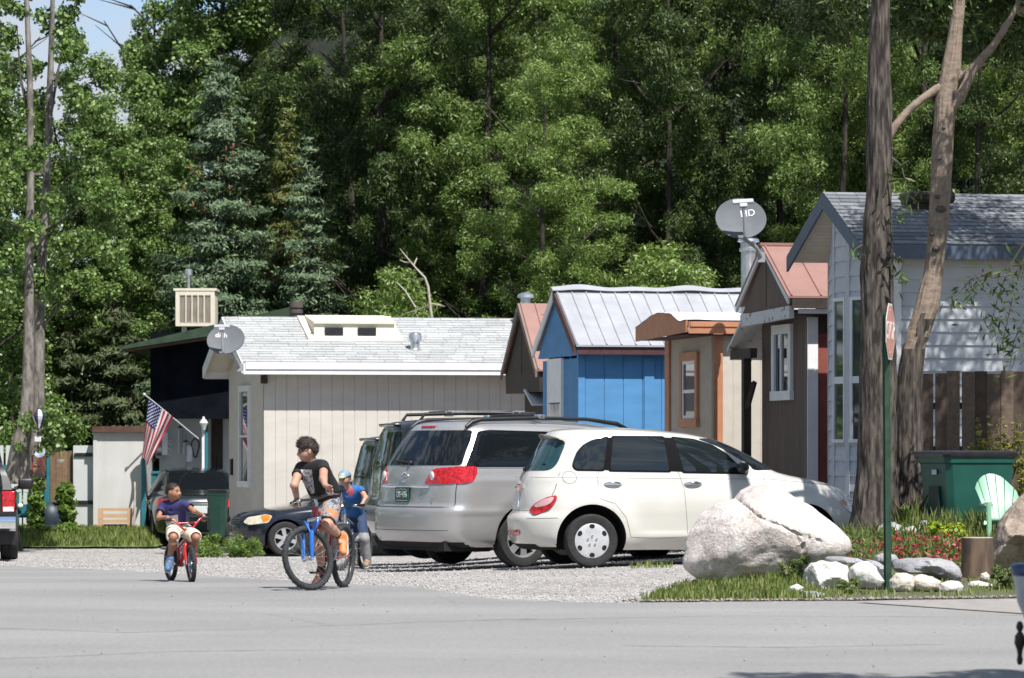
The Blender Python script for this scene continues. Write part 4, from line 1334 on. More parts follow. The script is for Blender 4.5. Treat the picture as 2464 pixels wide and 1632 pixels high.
# the wood behind the trailers, tree by tree (photo column, distance, size, turn)
WOOD = [
 ('willow0', 1330, 87.5, .72, 0.3, 1.05, 'broad sunlit willow behind the blue tin roof', ),
 ('willow1', 1160, 94, 1.05, 1.7, 1.0, 'tall bright willow behind the right end of the beige roof'),
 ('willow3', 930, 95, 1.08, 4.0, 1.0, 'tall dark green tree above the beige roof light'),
 ('bush0', 985, 86.5, .95, .7, 1.0, 'smaller bright tree with a bare dead branch above the beige roof'),
 ('willow1', 1470, 93, 1.05, 2.9, .95, 'tall willow rising behind the arched orange roof'),
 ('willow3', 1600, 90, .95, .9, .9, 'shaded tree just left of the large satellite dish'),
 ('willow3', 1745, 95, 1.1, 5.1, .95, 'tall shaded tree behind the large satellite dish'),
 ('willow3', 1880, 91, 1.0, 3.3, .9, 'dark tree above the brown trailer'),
 ('willow1', 2030, 88, .98, 1.1, .85, 'bright leaved tree left of the big dark trunk'),
 ('willow0', 2215, 92, 1.08, 2.2, 1.0, 'dense tree between the two right trunks, over the grey roof'),
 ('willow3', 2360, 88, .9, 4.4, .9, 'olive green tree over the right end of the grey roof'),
 ('willow1', 2520, 93, 1.05, .2, 1.0, 'tall tree at the right edge behind the white home'),
 ('willow0', 2720, 91, 1.0, 1.5, 1.0, 'tree beyond the right end of the white home'),
 ('willow3', 2930, 94, 1.05, 3.5, 1.0, 'dark tree further right beyond the white home'),
 ('willow1', 3150, 92, 1.0, 5.2, 1.0, 'tree standing well right of the white home'),
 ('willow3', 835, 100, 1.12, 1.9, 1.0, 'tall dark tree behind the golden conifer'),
 ('willow1', 650, 105, 1.15, 3.9, 1.0, 'tall tree rising directly behind the blue spruce'),
 ('willow3', 1040, 103, 1.18, 2.6, 1.0, 'tall tree far back above the dead branch'),
 ('willow2', 1290, 102, 1.15, 5.7, 1.0, 'far tree topping the sunlit willow'),
 ('willow1', 1980, 103, 1.2, 4.9, 1.0, 'far dark tree behind the brown trailer and bay window gable'),
 ('cotton0', 520, 104, 1.22, 2.4, 1.0, 'tall cottonwood whose dark edge stands against the sky'),
 ('cotton1', 395, 106, 1.05, .6, .85, 'cottonwood with drooping dark sprays beside the patch of sky'),
 ('cotton0', 285, 95, .72, 4.1, 1.15, 'glossy leaved cottonwood over the white shed'),
 ('cotton1', 175, 95.5, .79, 1.3, 1.0, 'glossy leaved cottonwood right of the twin poplar trunks'),
 ('cotton0', 30, 94, .76, 5.5, 1.0, 'cottonwood at the left edge behind the twin trunks'),
 ('cotton1', 372, 99, .74, 3.0, .9, 'cottonwood just left of the blue spruce'),
 ('cotton1', -90, 90, .9, 3.6, 1.0, 'cottonwood cut by the left edge of the view'),
 ('bush1', 1190, 85.5, .8, 2.0, 1.2, 'low bushy tree behind the silver flue of the beige roof'),
 ('bush0', 1560, 85.5, .95, 4.0, 1.2, 'low bushy tree behind the ridge of the tin roof'),
 ('bush1', 2120, 80, 1.1, 1.0, 1.0, 'bushy tree behind the big dark trunk above the grey ridge'),
 ('bush0', 865, 87, .8, 3.1, 1.0, 'low green tree between the conifers and the beige roof light'),
]
for kd, px, Y, sc, rz, sx, lab in WOOD:
 broad(kd, at(px, Y), sc, rz, lab, 'trees of the wood behind the trailers', szx=sx, name='cottonwood' if kd.startswith('cotton') else 'leafy_tree')

# the far wood that reads as one mass
rng = np.random.default_rng(11)
cl = []
for k in range(700):
 px = rng.uniform(560, 3900); Y = rng.uniform(108, 122)
 x = (px - X_MID) * Y / F_PX
 z = rng.uniform(0, 17)
 cl.append((x, Y, z, rng.uniform(.8, 1.6)))
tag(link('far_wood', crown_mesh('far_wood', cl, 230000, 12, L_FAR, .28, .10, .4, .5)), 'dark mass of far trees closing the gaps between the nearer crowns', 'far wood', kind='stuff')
cl = []
for k in range(60):                                              # lower cover at the back left, under the sky
 px = rng.uniform(-150, 620); Y = rng.uniform(97, 104); cl.append(((px - X_MID) * Y / F_PX, Y, rng.uniform(-.5, 6.0), rng.uniform(.8, 1.5)))
tag(link('undergrowth', crown_mesh('undergrowth', cl, 24000, 13, L_COT, .16, .12, .2, .5)), 'dark undergrowth behind the shed and fence', 'undergrowth', kind='stuff')

# dead bare branch in front of the small bright tree
def bare():
 Y = 85.2
 P = lambda px, py, d=0: PX(px, py, Y + d)
 b = MB(); o = P(1042, 790)
 b.tube([P(1042, 790), P(1035, 735), P(1030, 690), P(1022, 668), P(1000, 645), P(975, 615), P(962, 598)], [.032, .029, .026, .023, .018, .013, .006], 7)
 for s in ([(1022, 672), (1000, 674), (980, 671)], [(990, 632), (975, 632), (962, 626)], [(1031, 735), (1010, 745), (985, 752), (955, 765)], [(995, 640), (1003, 622)], [(1033, 730), (1060, 735), (1070, 738)], [(1000, 740), (975, 700), (955, 680)]):
  b.tube([P(x, y, .1 * i) for i, (x, y) in enumerate(s)], [.018 - .004 * i for i in range(len(s))], 5)
 ob = b.build('dead_branch', M_TWIG, smooth=50, origin=o)
 tag(ob, 'bare pale dead branch standing above the beige roof ridge', 'branch')
bare()

# conifers
def conifer(name, loc, H, Rb, seed, mat, label, n=52000, cones=False, tip=1.0, Lf=.13, Wf=.035, whorl=.30, pw=.85):
 rng = np.random.default_rng(seed)
 t = thing(name, loc, label, 'conifer')
 b = MB(); b.tube([(0, 0, -.3), (.03, 0, H * .5), (0, .02, H)], [Rb * .07 + .05, Rb * .045, .012], 8)
 br = []
 z = .25
 while z < H - .12:
  z += rng.normal(0, .05)
  f = (1 - z / H)
  rad = Rb * f ** pw + .06
  nb = max(3, int(rng.integers(3, 6) + 4 * f))
  a0 = rng.uniform(0, 6.28)
  for k in range(nb):
   a = a0 + 6.283 * k / nb + rng.normal(0, .15)
   r = rad * rng.uniform(.55, 1.18)
   drop = -.18 * r if z < H * .75 else .35 * r
   br.append((z + rng.normal(0, .16), a, r, drop))
   if r > .35: b.tube([(0, 0, z), (r * .6 * math.cos(a), r * .6 * math.sin(a), z + drop * .8), (r * .9 * math.cos(a), r * .9 * math.sin(a), z + drop * .5)], [.022, .012, .004], 4)
  z += whorl * rng.uniform(.75, 1.25) * (0.6 + .5 * f)
 b.build('trunk', M_BARK, t, smooth=50)
 w = np.array([q[2] for q in br]); w = w ** 1.5 + .02; w /= w.sum()
 k = rng.choice(len(br), n, p=w)
 B = np.array(br)[k]
 s = rng.uniform(.12, 1.0, n) ** .7
 r = B[:, 2] * s
 wid = .07 + .20 * B[:, 2] * (1 - s * .75)
 off = rng.normal(size=(n, 3)) * np.stack([wid, wid, wid * .38], -1)
 base = np.stack([r * np.cos(B[:, 1]), r * np.sin(B[:, 1]), B[:, 0] + B[:, 3] * np.where(s < .65, s * 1.25, .8 - (s - .65) * .9)], -1)
 P = base + off; P[:, 2] -= np.abs(off[:, 2]) * .3
 out = np.stack([np.cos(B[:, 1]), np.sin(B[:, 1]), np.full(n, .2)], -1) + off * 2.0
 V = leaves(P, out, rng, Lf, Wf, .1, .5, .7)
 link('crown', raw_mesh('crown', V, np.arange(len(V)).reshape(-1, 4), mat), t)
 if cones:
  c = MB()
  for _ in range(24):
   zz = H * rng.uniform(.68, .88); rr_ = Rb * (1 - zz / H) ** pw * rng.uniform(.5, 1.05); a = rng.uniform(-2.9, -.2)
   c.lathe([(.008, 0), (.024, -.03), (.022, -.08), (.006, -.12)], 6, c=(rr_ * math.cos(a), rr_ * math.sin(a), zz))
  c.build('cones', M_CONE, t)['kind'] = 'stuff'
 return t
conifer('blue_spruce', at(528, 93.2), 10.3, 2.3, 1, L_SPR, 'tall blue spruce with brown cones near its top', n=150000, cones=True, pw=.80, whorl=.36)
conifer('golden_conifer', at(688, 93.8), 9.2, 1.1, 2, L_GOLD, 'slim yellow-green conifer between the two blue spruces', n=50000)
conifer('blue_spruce', at(738, 92.2), 8.3, 1.45, 3, L_SPR, 'narrow pale blue spruce right of the golden conifer', n=52000)
conifer('dark_spruce', at(275, 93), 5.1, 1.5, 5, L_DRK, 'dark drooping spruce behind the white shed', n=40000, Lf=.18, Wf=.04, whorl=.4)
conifer('dark_spruce', at(170, 93.5), 4.7, 1.3, 6, L_DRK, 'dark spruce behind the board fence', n=30000, Lf=.18, Wf=.04, whorl=.4)

# twin poplars on the left, their trunks in the open
def poplar(label, pts, rad, branches, clumps, n, seed, Y):
 base = PX(pts[0][0], pts[0][1], Y)
 t = thing('poplar', base, label, 'tree')
 b = MB(); b.M = Matrix.Translation(-base)
 b.tube([PX(x, y, Y + d) for x, y, d in pts], rad, 10)
 to = b.build('trunk', M_POPBARK, t, smooth=60)
 for br in branches:
  b = MB(); b.M = Matrix.Translation(-base); b.tube([PX(x, y, Y + d) for x, y, d in br], [.035 - .028 * i / (len(br) - 1) for i in range(len(br))], 6)
  b.build('branch', M_BARK, to, smooth=60)
 cl = []
 for (px, py, d, r) in clumps:
  p = PX(px, py, Y + d) - base; cl.append((p.x, p.y, p.z, r))
 link('crown', crown_mesh('crown', cl, n, seed, L_COT, .085, .075, .3, .35, 1.0), t)
rr = random.Random(4)
def around(n, x0, x1, y0, y1, r0, r1, d=1.0): return [(rr.uniform(x0, x1), rr.uniform(y0, y1), rr.uniform(-d, d), rr.uniform(r0, r1)) for _ in range(n)]
poplar('left twin poplar with slim straight trunk and sparse leaves', [(40, 1165, 0), (48, 1080, 0), (66, 985, 0), (70, 800, 0), (70, 620, 0), (74, 420, 0), (72, 200, 0), (64, 0, 0), (60, -120, 0)],
    [.24, .18, .125, .095, .08, .068, .055, .045, .03], [[(73, 300, 0), (50, 190, .2), (40, 60, .3)], [(70, 560, 0), (20, 540, -.3), (0, 500, -.4)], [(68, 600, 0), (95, 590, -.2), (110, 560, -.3)]],
    around(16, -30, 75, -60, 330, .14, .34) + around(16, -40, 110, 330, 700, .2, .42) + around(6, 20, 120, 1010, 1085, .12, .25), 9000, 81, 79.0)
poplar('right twin poplar with paler forked trunk', [(84, 1150, .3), (88, 1060, .3), (92, 985, .3), (96, 700, .3), (108, 520, .3), (116, 330, .3), (124, 100, .3), (130, -120, .3)],
    [.17, .14, .115, .09, .078, .066, .052, .03], [[(118, 300, .3), (140, 170, .4), (160, 80, .5)], [(103, 560, .3), (150, 530, 0), (200, 490, -.2)], [(112, 420, .3), (60, 420, 0), (45, 380, -.2)], [(95, 800, .3), (140, 740, .1), (190, 700, 0)]],
    around(16, 90, 200, -50, 200, .13, .32) + around(9, 130, 235, 130, 240, .08, .2) + around(18, 80, 330, 240, 620, .2, .42) + around(6, 90, 140, 980, 1080, .12, .22), 10000, 82, 79.3)
# third bole cut by the left edge
b = MB(); o = on_ground(12, 80.5)
b.tube([o + Vector(v) for v in ((.12, 0, -.1), (.02, 0, .5), (-.06, 0, 1.0), (-.16, 0, 1.5), (-.30, 0, 2.2))], [.24, .19, .16, .14, .1], 10)
tag(b.build('leaning_tree', M_BARK, smooth=60, origin=o), 'grey leaning trunk at the left edge behind the pickup', 'tree')

# the two big trunks on the right, in the bed
def big_trees():
 Y = 48.6
 def P(px, py, d=0): return PX(px, py, Y + d)
 def bole(name, spec, mat, parent, org, knots=()):
  """trunk from (left px, right px, py) outlines, roughened"""
  b = MB(); b.M = Matrix.Translation(-org)
  rings = []
  pts = []
  for i in range(len(spec) - 1):
   n = max(2, int(abs(spec[i][2] - spec[i + 1][2]) / 14))
   for k in range(n): pts.append([spec[i][j] + (spec[i + 1][j] - spec[i][j]) * k / n for j in range(3)])
  pts.append(list(spec[-1]))
  for (l, r, py) in pts:
   c = P((l + r) / 2, py); rad = (r - l) / 2 * Y / F_PX
   ring = []
   for k in range(64):
    a = 2 * math.pi * k / 64
    q = Vector((math.cos(a), math.sin(a), 0))
    w = 1 + .07 * mnoise.noise(Vector((q.x * 2.2, q.y * 2.2, c.z * 1.3))) + .06 * mnoise.noise(Vector((q.x * 7, q.y * 7, c.z * 2.5))) + .045 * mnoise.noise(Vector((q.x * 16, q.y * 16, c.z * 5))) - .09 * max(0, .22 - abs(mnoise.noise(Vector((q.x * 10, q.y * 10, c.z * 1.6))))) / .22
    ring.append(c + q * rad * w)
   rings.append(ring)
  b.loft(rings, True, True)
  ob = b.build(name, mat, parent, smooth=60)
  if knots:
   for (px, py, w) in knots:
    kb = MB(); kb.M = Matrix.Translation(-org); c = P(px, py); s = w * Y / F_PX
    kb.sphere(c, 1, 12, 8, sc=(s * 1.2, s, s * .6)); kb.build('knot', M_RUST, ob, smooth=60)
  return ob
 MB1 = MAT('furrowed_bark', (0.028, 0.022, 0.019), .95, c2=(0.135, 0.113, 0.097), scale=(22, 22, 3.6), bump=1.0, detail=9, lo=.40, hi=.66)
 MB2 = MAT('tan_bark', (0.29, 0.225, 0.175), .85, c2=(0.13, 0.10, 0.08), scale=(9, 9, 14), bump=.8, detail=8, lo=.48, hi=.75)
 base = P(2110, 1262); 
 t1 = thing('tree', base, 'big dark furrowed trunk left of the pair, behind the stop sign', 'tree')
 b1 = bole('trunk', [(2040, 2172, 1275), (2052, 2165, 1225), (2063, 2160, 1120), (2066, 2158, 1000), (2068, 2156, 860), (2070, 2150, 700), (2075, 2148, 560), (2084, 2145, 470), (2086, 2148, 380), (2085, 2145, 250), (2088, 2143, 150), (2092, 2142, 60), (2100, 2142, -60), (2110, 2140, -200)], MB1, t1, base)
 base2 = P(2190, 1262, .4)
 t2 = thing('tree', base2, 'slimmer tan trunk leaning right, with a low side limb', 'tree')
 Y0 = Y; Y = Y + .4
 b2 = bole('trunk', [(2140, 2235, 1275), (2150, 2228, 1200), (2154, 2222, 1080), (2154, 2216, 950), (2168, 2226, 840), (2200, 2260, 740), (2225, 2270, 650), (2232, 2282, 560), (2240, 2290, 430), (2245, 2295, 330), (2250, 2300, 240), (2264, 2312, 170), (2280, 2316, 90), (2292, 2322, 20), (2300, 2325, -120)], MB1, t2, base2)
 b2.data.materials.append(MB2)
 for p in b2.data.polygons:
  if p.center.z + base2.z + .55 * mnoise.noise(p.center * 4) + .35 * mnoise.noise(p.center * 11) > 2.7: p.material_index = 1
 lb = MB(); lb.M = Matrix.Translation(-base2)
 for br in ([(2282, 202, 12), (2252, 216, 11), (2222, 236, 9.5), (2190, 262, 9), (2160, 296, 10), (2138, 326, 12), (2118, 370, 15)], [(2262, 300, 17), (2280, 262, 15), (2310, 235, 13), (2345, 160, 11), (2390, 110, 9), (2430, 50, 7), (2452, 0, 5)], [(2300, 190, 11), (2340, 165, 9), (2370, 150, 6)], [(2410, 70, 6), (2440, 30, 4), (2470, 20, 3)], [(2445, 20, 5), (2464, 30, 4), (2480, 25, 3)]):
  lb.tube([P(x, y, -.02 * i) for i, (x, y, w) in enumerate(br)], [w * Y / F_PX for _, _, w in br], 10)
 lb.build('limb', MB2, t2, smooth=60)
 for (px, py, w) in ((2262, 505, 13), (2240, 565, 7), (2250, 600, 10), (2254, 475, 8), (2268, 310, 6), (2258, 385, 5)):
  kb = MB(); kb.M = Matrix.Translation(-base2); c = P(px, py, -.0); kb.sphere(c + Vector((0, -.10, 0)), w * Y / F_PX, 12, 8, sc=(1, 1, .7))
  kb.build('knot', M_RUST, b2, smooth=60)
 Y = Y0
 # crowns overhead, mostly above the frame, and sprays that hang into view
 cl = []
 r4 = random.Random(9)
 for _ in range(40): cl.append((r4.uniform(-.7, 2.4), r4.uniform(1.2, 3.4), r4.uniform(5.75, 7.4), r4.uniform(.25, .5)))
 for _ in range(34): cl.append((r4.uniform(.2, 4.6), r4.uniform(2.0, 4.0), r4.uniform(5.7, 6.7), r4.uniform(.22, .42)))
 for _ in range(16): cl.append((r4.uniform(1.7, 3.4), r4.uniform(-1.6, .2), r4.uniform(6.2, 7.6), r4.uniform(.3, .55)))
 LD = LEAF('overhanging_leaf', (0.030, 0.052, 0.016), (0.070, 0.110, 0.030), (0.12, 0.17, 0.06), .3)
 link('crown', crown_mesh('crown', cl, 52000, 44, LD, .12, .036, .6, .3), t1)
 cl = []
 for _ in range(12): cl.append((r4.uniform(.2, 1.6), r4.uniform(.8, 1.8), r4.uniform(5.9, 7.0), r4.uniform(.3, .55)))
 for _ in range(64): cl.append((r4.uniform(1.4, 6.2), r4.uniform(2.6, 5.6), r4.uniform(7.3, 9.2), r4.uniform(.4, .75)))
 for _ in range(22): cl.append((r4.uniform(2.0, 4.6), r4.uniform(.2, 1.6), r4.uniform(7.0, 8.4), r4.uniform(.35, .6)))
 link('crown', crown_mesh('crown', cl, 46000, 45, LD, .12, .036, .6, .3), t2)
 # hanging sprays
 def spray(parent, org, name, specs, seed):
  rng = np.random.default_rng(seed)
  for (pts, n, sp) in specs:
   b = MB(); b.M = Matrix.Translation(-org); Ps = []; Os = []
   q = [P(x, y, d) for x, y, d in pts]
   b.tube(q, [.012 - .009 * i / (len(q) - 1) for i in range(len(q))], 5)
   for _ in range(n):
    s = rng.uniform(0.15, 1) * (len(q) - 1); i = min(int(s), len(q) - 2)
    p = q[i].lerp(q[i + 1], s - i)
    o_ = rng.normal(size=3) * sp
    Ps.append(np.array(p - org) + o_ + np.array([0, 0, -.03])); Os.append(o_ / (np.linalg.norm(o_) + 1e-6) + np.array([0, 0, -.5]))
   tw = b.build(name, M_BARK, parent, smooth=50)
   V = leaves(np.array(Ps), np.array(Os), rng, .13, .032, .8, .2, .7)
   link('leaves', raw_mesh('leaves', V, np.arange(len(V)).reshape(-1, 4), LD), tw)
 spray(t2, base2, 'hanging_twig', [([(2480, 560, -.8), (2430, 640, -.8), (2400, 720, -.8), (2380, 800, -.8)], 60, .10), ([(2470, 600, -.7), (2440, 700, -.7), (2420, 790, -.7), (2400, 860, -.7)], 70, .10), ([(2440, 660, -.8), (2380, 670, -.9), (2330, 700, -1), (2295, 745, -1)], 60, .07), ([(2390, 650, -.8), (2330, 680, -.8), (2300, 715, -.8)], 30, .06), ([(2470, 760, -.8), (2440, 820, -.8), (2430, 880, -.8)], 50, .1), ([(2480, 650, -.7), (2465, 640, -.7), (2430, 640, -.7)], 24, .08)], 5)
 spray(t1, base, 'hanging_twig', [([(2075, 590, -.25), (2058, 600, -.3), (2044, 630, -.35)], 16, .05), ([(2150, 610, -.2), (2166, 640, -.3), (2172, 690, -.3)], 22, .06), ([(2146, 380, -.2), (2170, 400, -.3), (2185, 470, -.4), (2175, 520, -.4)], 60, .12)], 6)
big_trees()

rng = np.random.default_rng(15)
cl = [(rng.uniform(-44, -17), rng.uniform(20, 120), rng.uniform(0, 13), rng.uniform(1.5, 3)) for _ in range(130)] + [(rng.uniform(-60, 60), rng.uniform(-62, -48), rng.uniform(0, 13), rng.uniform(1.5, 3)) for _ in range(150)] + [(rng.uniform(22, 48), rng.uniform(-40, 60), rng.uniform(0, 9), rng.uniform(1.5, 3)) for _ in range(110)]
tag(link('surrounding_wood', crown_mesh('surrounding_wood', cl, 110000, 16, L_COT, .5, .38, .2, .5)), 'leafy wood standing all round the lot', 'far wood', kind='stuff')

cl = []  # leaf clumps out of view, added to shade the near road corner
for _ in range(60):
 x = rng.uniform(3.5, 8.0); cl.append((x, rng.uniform(18.5, 22.75 + .6 * (x - 3.4)), rng.uniform(5.6, 6.6), rng.uniform(.35, .6)))
tag(link('added_shade_foliage', crown_mesh('added_shade_foliage', cl, 16000, 17, L_COT, .16, .13, .2, .5)), 'unseen foliage added overhead on the near right, shading the bottom corner of the road', 'foliage', kind='stuff')
# ---------------------------------------------------------------- vehicles
M_TYRE = MAT('tyre_rubber', (0.022, 0.022, 0.023), 0.85, var=0.25, scale=20)
M_UNDER = MAT('underbody', (0.008, 0.008, 0.008), 0.9, var=0.3)
M_RIM = MAT('rim_silver', (0.62, 0.63, 0.65), 0.30, metal=0.7, var=0.08, scale=8)
M_CAP = MAT('wheel_cover', (0.60, 0.60, 0.62), 0.35, metal=0.35, var=0.08, scale=8)
M_CHROME = MAT('chrome', (0.85, 0.86, 0.88), 0.08, metal=1.0, var=0.05)
M_TINT = GLASS('tinted_glass', (0.007, 0.009, 0.011), 0.02); M_TINT.node_tree.nodes['Principled BSDF'].inputs['Specular IOR Level'].default_value = .45
M_CLEARISH = GLASS('side_glass', (0.012, 0.017, 0.019), 0.02)
M_RED = MAT('red_lens', (0.42, 0.008, 0.012), 0.10, var=0.45, scale=30, coat=1.0)
M_LENSW = MAT('clear_lens', (0.62, 0.63, 0.64), 0.08, var=0.25, scale=25, coat=1.0)
M_BUMP = MAT('dull_bumper', (0.10, 0.10, 0.105), .4, var=.15)
M_SEAL = MAT('rubber_seal', (0.006, 0.006, 0.007), 0.8, var=0.2, spec=.12)
M_LENSY = MAT('yellowed_lens', (0.50, 0.46, 0.36), 0.12, var=0.15, scale=12, coat=.8)
M_GAP = MAT('panel_gap', (0.05, 0.05, 0.05), 0.8, var=0.2)
M_PLATE = MAT('plate_green', (0.020, 0.085, 0.06), 0.4, var=0.1)
M_PLATEW = MAT('plate_white', (0.62, 0.66, 0.66), 0.4, var=0.05)

def pchip(xk, yk, x):
 """monotone cubic through the knots"""
 xk = np.asarray(xk, float); yk = np.asarray(yk, float); x = np.clip(np.asarray(x, float), xk[0], xk[-1])
 h = np.diff(xk); d = np.diff(yk) / h
 m = np.zeros(len(xk)); m[0], m[-1] = d[0], d[-1]
 for i in range(1, len(xk) - 1):
  if d[i - 1] * d[i] > 0:
   w1, w2 = 2 * h[i] + h[i - 1], h[i] + 2 * h[i - 1]
   m[i] = (w1 + w2) / (w1 / d[i - 1] + w2 / d[i])
 i = np.clip(np.searchsorted(xk, x, 'right') - 1, 0, len(h) - 1)
 t = (x - xk[i]) / h[i]
 return (yk[i] * (1 + 2 * t) * (1 - t) ** 2 + m[i] * h[i] * t * (1 - t) ** 2 + yk[i + 1] * t * t * (3 - 2 * t) + m[i + 1] * h[i] * t * t * (t - 1))

class Shell:
 """car body as a stack of rounded plan outlines: for each height the rear end, front end and half width"""
 def __init__(s, rows, flares=(), creases=(), dr=1.0, df=2.0):
  r = np.array(rows, float)                                # z, rear x, front x, half width, rear n, front n
  s.z, s.cols, s.fl, s.cr, s.dr, s.df = r[:, 0], r[:, 1:], flares, creases, dr, df
 def at(s, z):
  xr, xf, w, nr, nf = [pchip(s.z, s.cols[:, i], z) for i in range(5)]
  k = np.minimum(1.0, (xf - xr) / (s.dr + s.df))
  return xr, xf, w, nr, nf, s.dr * k, s.df * k             # the last two: how deep the rounded ends reach
 def flare(s, x, z):
  o = np.zeros_like(np.asarray(x, float))
  for (cx, cz, rad, wid, amt) in s.fl:
   d = np.sqrt((np.asarray(x) - cx) ** 2 + (np.asarray(z) - cz) ** 2)
   o = o + amt * np.exp(-((d - rad) / wid) ** 2)
  for (cz, wid, amt, x0, x1) in s.cr:
   o = o + amt * np.exp(-((np.asarray(z) - cz) / wid) ** 2) * ss(x0 - .15, x0 + .15, x) * (1 - ss(x1 - .15, x1 + .15, x))
  return o
 def side_y(s, x, z):
  xr, xf, w, nr, nf, dr, df = s.at(z); x = np.asarray(x, float)
  a = np.clip((xr + dr - x) / dr, 0, 1); b = np.clip((x - xf + df) / df, 0, 1)
  y = w * np.power(1 - a ** nr, 1 / nr) * np.power(1 - b ** nf, 1 / nf)
  return y + s.flare(x, z) * ss(0.0, 0.3, y)
 def end_x(s, y, z, rear=True):
  xr, xf, w, nr, nf, dr, df = s.at(z)
  n, d = (nr, dr) if rear else (nf, df)
  v = np.clip(np.abs(np.asarray(y)) / w, 0, .999)
  q = d * np.power(1 - v ** n, 1 / n)
  return xr + dr - q if rear else xf - df + q
 def mesh(s, levels, K=112):
  rings = []
  for z in levels:
   xr, xf, w, nr, nf, dr, df = [float(v) for v in s.at(z)]
   h = K // 4
   a = (np.arange(h + 1)) / h * np.pi / 2
   fx = xf - df + df * np.cos(a) ** (2 / nf); fy = w * np.sin(a) ** (2 / nf)          # front tip to flank
   mx = np.linspace(xf - df, xr + dr, 26)[1:-1]; my = np.full(24, w)
   rx = xr + dr - dr * np.sin(a) ** (2 / nr); ry = w * np.cos(a) ** (2 / nr)           # flank to rear middle
   hx = np.concatenate([fx, mx, rx]); hy = np.concatenate([fy, my, ry])
   x = np.concatenate([hx, hx[-2:0:-1]]); y = np.concatenate([hy, -hy[-2:0:-1]])
   y = y + np.sign(y) * s.flare(x, np.full(len(x), z)) * ss(0.0, .3, np.abs(y))
   rings.append([(float(p), float(q), float(z)) for p, q in zip(x, y)])
  return rings

def cut_arches(name, mb, mats, parent, arches, smooth=40):
 """boolean the wheel openings out of the closed shell, dark inside"""
 ob = mb.build(name, mats, None, smooth=smooth)
 cb = MB()
 for (x, z, r, y0, y1) in arches:
  for sg in (-1, 1):
   ring = [[(x + r * math.cos(a), sg * y, z + r * math.sin(a)) for a in np.linspace(0, 2 * math.pi, 48, endpoint=False)] for y in (y0, y1)]
   cb.loft(ring, True, True)
 cu = cb.build('wheel_cutter', mats[1], None)
 md = ob.modifiers.new('arch', 'BOOLEAN'); md.object = cu; md.operation = 'DIFFERENCE'; md.solver = 'EXACT'
 dg = bpy.context.evaluated_depsgraph_get()
 me = bpy.data.meshes.new_from_object(ob.evaluated_get(dg))
 me.materials.clear()
 for m in mats: me.materials.append(m)
 idx = []
 for p in me.polygons:
  c = p.center; k = 0
  for (x, z, r, y0, y1) in arches:
   d = math.hypot(c.x - x, c.z - z)
   if y0 - .02 < abs(c.y) and d < r + .012 and abs(p.normal.y) < .75 and d > r - .05: k = 1
   if abs(abs(c.y) - y0) < .01 and d < r: k = 1
  if c.z < arches[0][4 - 3] - 10: k = 1
  if p.normal.z < -.8 and c.z < .45: k = 1
  idx.append(k)
 me.polygons.foreach_set('material_index', idx)
 me.polygons.foreach_set('use_smooth', [True] * len(idx))
 me.set_sharp_from_angle(angle=R(smooth))
 me.update()
 out = link(name, me, parent)
 om = ob.data
 bpy.data.objects.remove(ob); bpy.data.objects.remove(cu); bpy.data.meshes.remove(om)
 return out

def smooth_poly(pts, n=1):
 """closed polygon with rounded corners"""
 rad = (.035, .07)[n - 1] if n < 3 else .1
 out = []
 for i in range(len(pts)):
  a, b, c = Vector(pts[i - 1]), Vector(pts[i]), Vector(pts[(i + 1) % len(pts)])
  da, dc = (a - b), (c - b)
  r1, r2 = min(rad, da.length * .45), min(rad, dc.length * .45)
  p, q = b + da.normalized() * r1, b + dc.normalized() * r2
  for t in (0, .25, .5, .75, 1.0): out.append(tuple((p * (1 - t) + b * t) * (1 - t) + (b * (1 - t) + q * t) * t))
 return out

def patch(mb, poly, fmap, off, grid=.035, rim=None):
 """a panel that follows a body surface: 2D polygon -> fine triangles -> fmap(u,v) + offset"""
 bm = bmesh.new()
 vs = [bm.verts.new((p[0], p[1], 0)) for p in poly]
 f = bm.faces.new(vs)
 xs_ = [p[0] for p in poly]; ys_ = [p[1] for p in poly]
 for ax, lo, hi in ((0, min(xs_), max(xs_)), (1, min(ys_), max(ys_))):
  c = lo + grid
  while c < hi:
   no = (1, 0, 0) if ax == 0 else (0, 1, 0)
   co = (c, 0, 0) if ax == 0 else (0, c, 0)
   bmesh.ops.bisect_plane(bm, geom=bm.verts[:] + bm.edges[:] + bm.faces[:], plane_co=co, plane_no=no)
   c += grid
 bm.verts.index_update()
 P = [fmap(v.co.x, v.co.y, off) for v in bm.verts]
 # open skin with a small return towards the body along its border
 fs = [[v.index for v in f.verts] for f in bm.faces]
 n0 = len(P)
 bd = [e for e in bm.edges if len(e.link_faces) == 1]
 mp = {}
 for e in bd:
  for v in e.verts:
   if v.index not in mp:
    mp[v.index] = n0 + len(mp)
 inv = [None] * len(mp)
 bm.verts.ensure_lookup_table()
 for k, j in mp.items(): inv[j - n0] = fmap(bm.verts[k].co.x, bm.verts[k].co.y, -.003)
 P += inv
 for e in bd:
  a, b = e.verts[0].index, e.verts[1].index
  fs.append([a, b, mp[b], mp[a]])
 bm.free()
 mb.add(P, fs)

def side_map(sh, sgn):
 def f(x, z, off):
  e = .01
  y = float(sh.side_y(x, z)); dx = (float(sh.side_y(x + e, z)) - float(sh.side_y(x - e, z))) / (2 * e); dz = (float(sh.side_y(x, z + e)) - float(sh.side_y(x, z - e))) / (2 * e)
  dx = max(-2, min(2, dx)); dz = max(-2, min(2, dz))
  n = Vector((-dx, 1, -dz)).normalized()
  p = Vector((x, y, z)) + n * off
  return Vector((p.x, p.y * sgn, p.z))
 return f

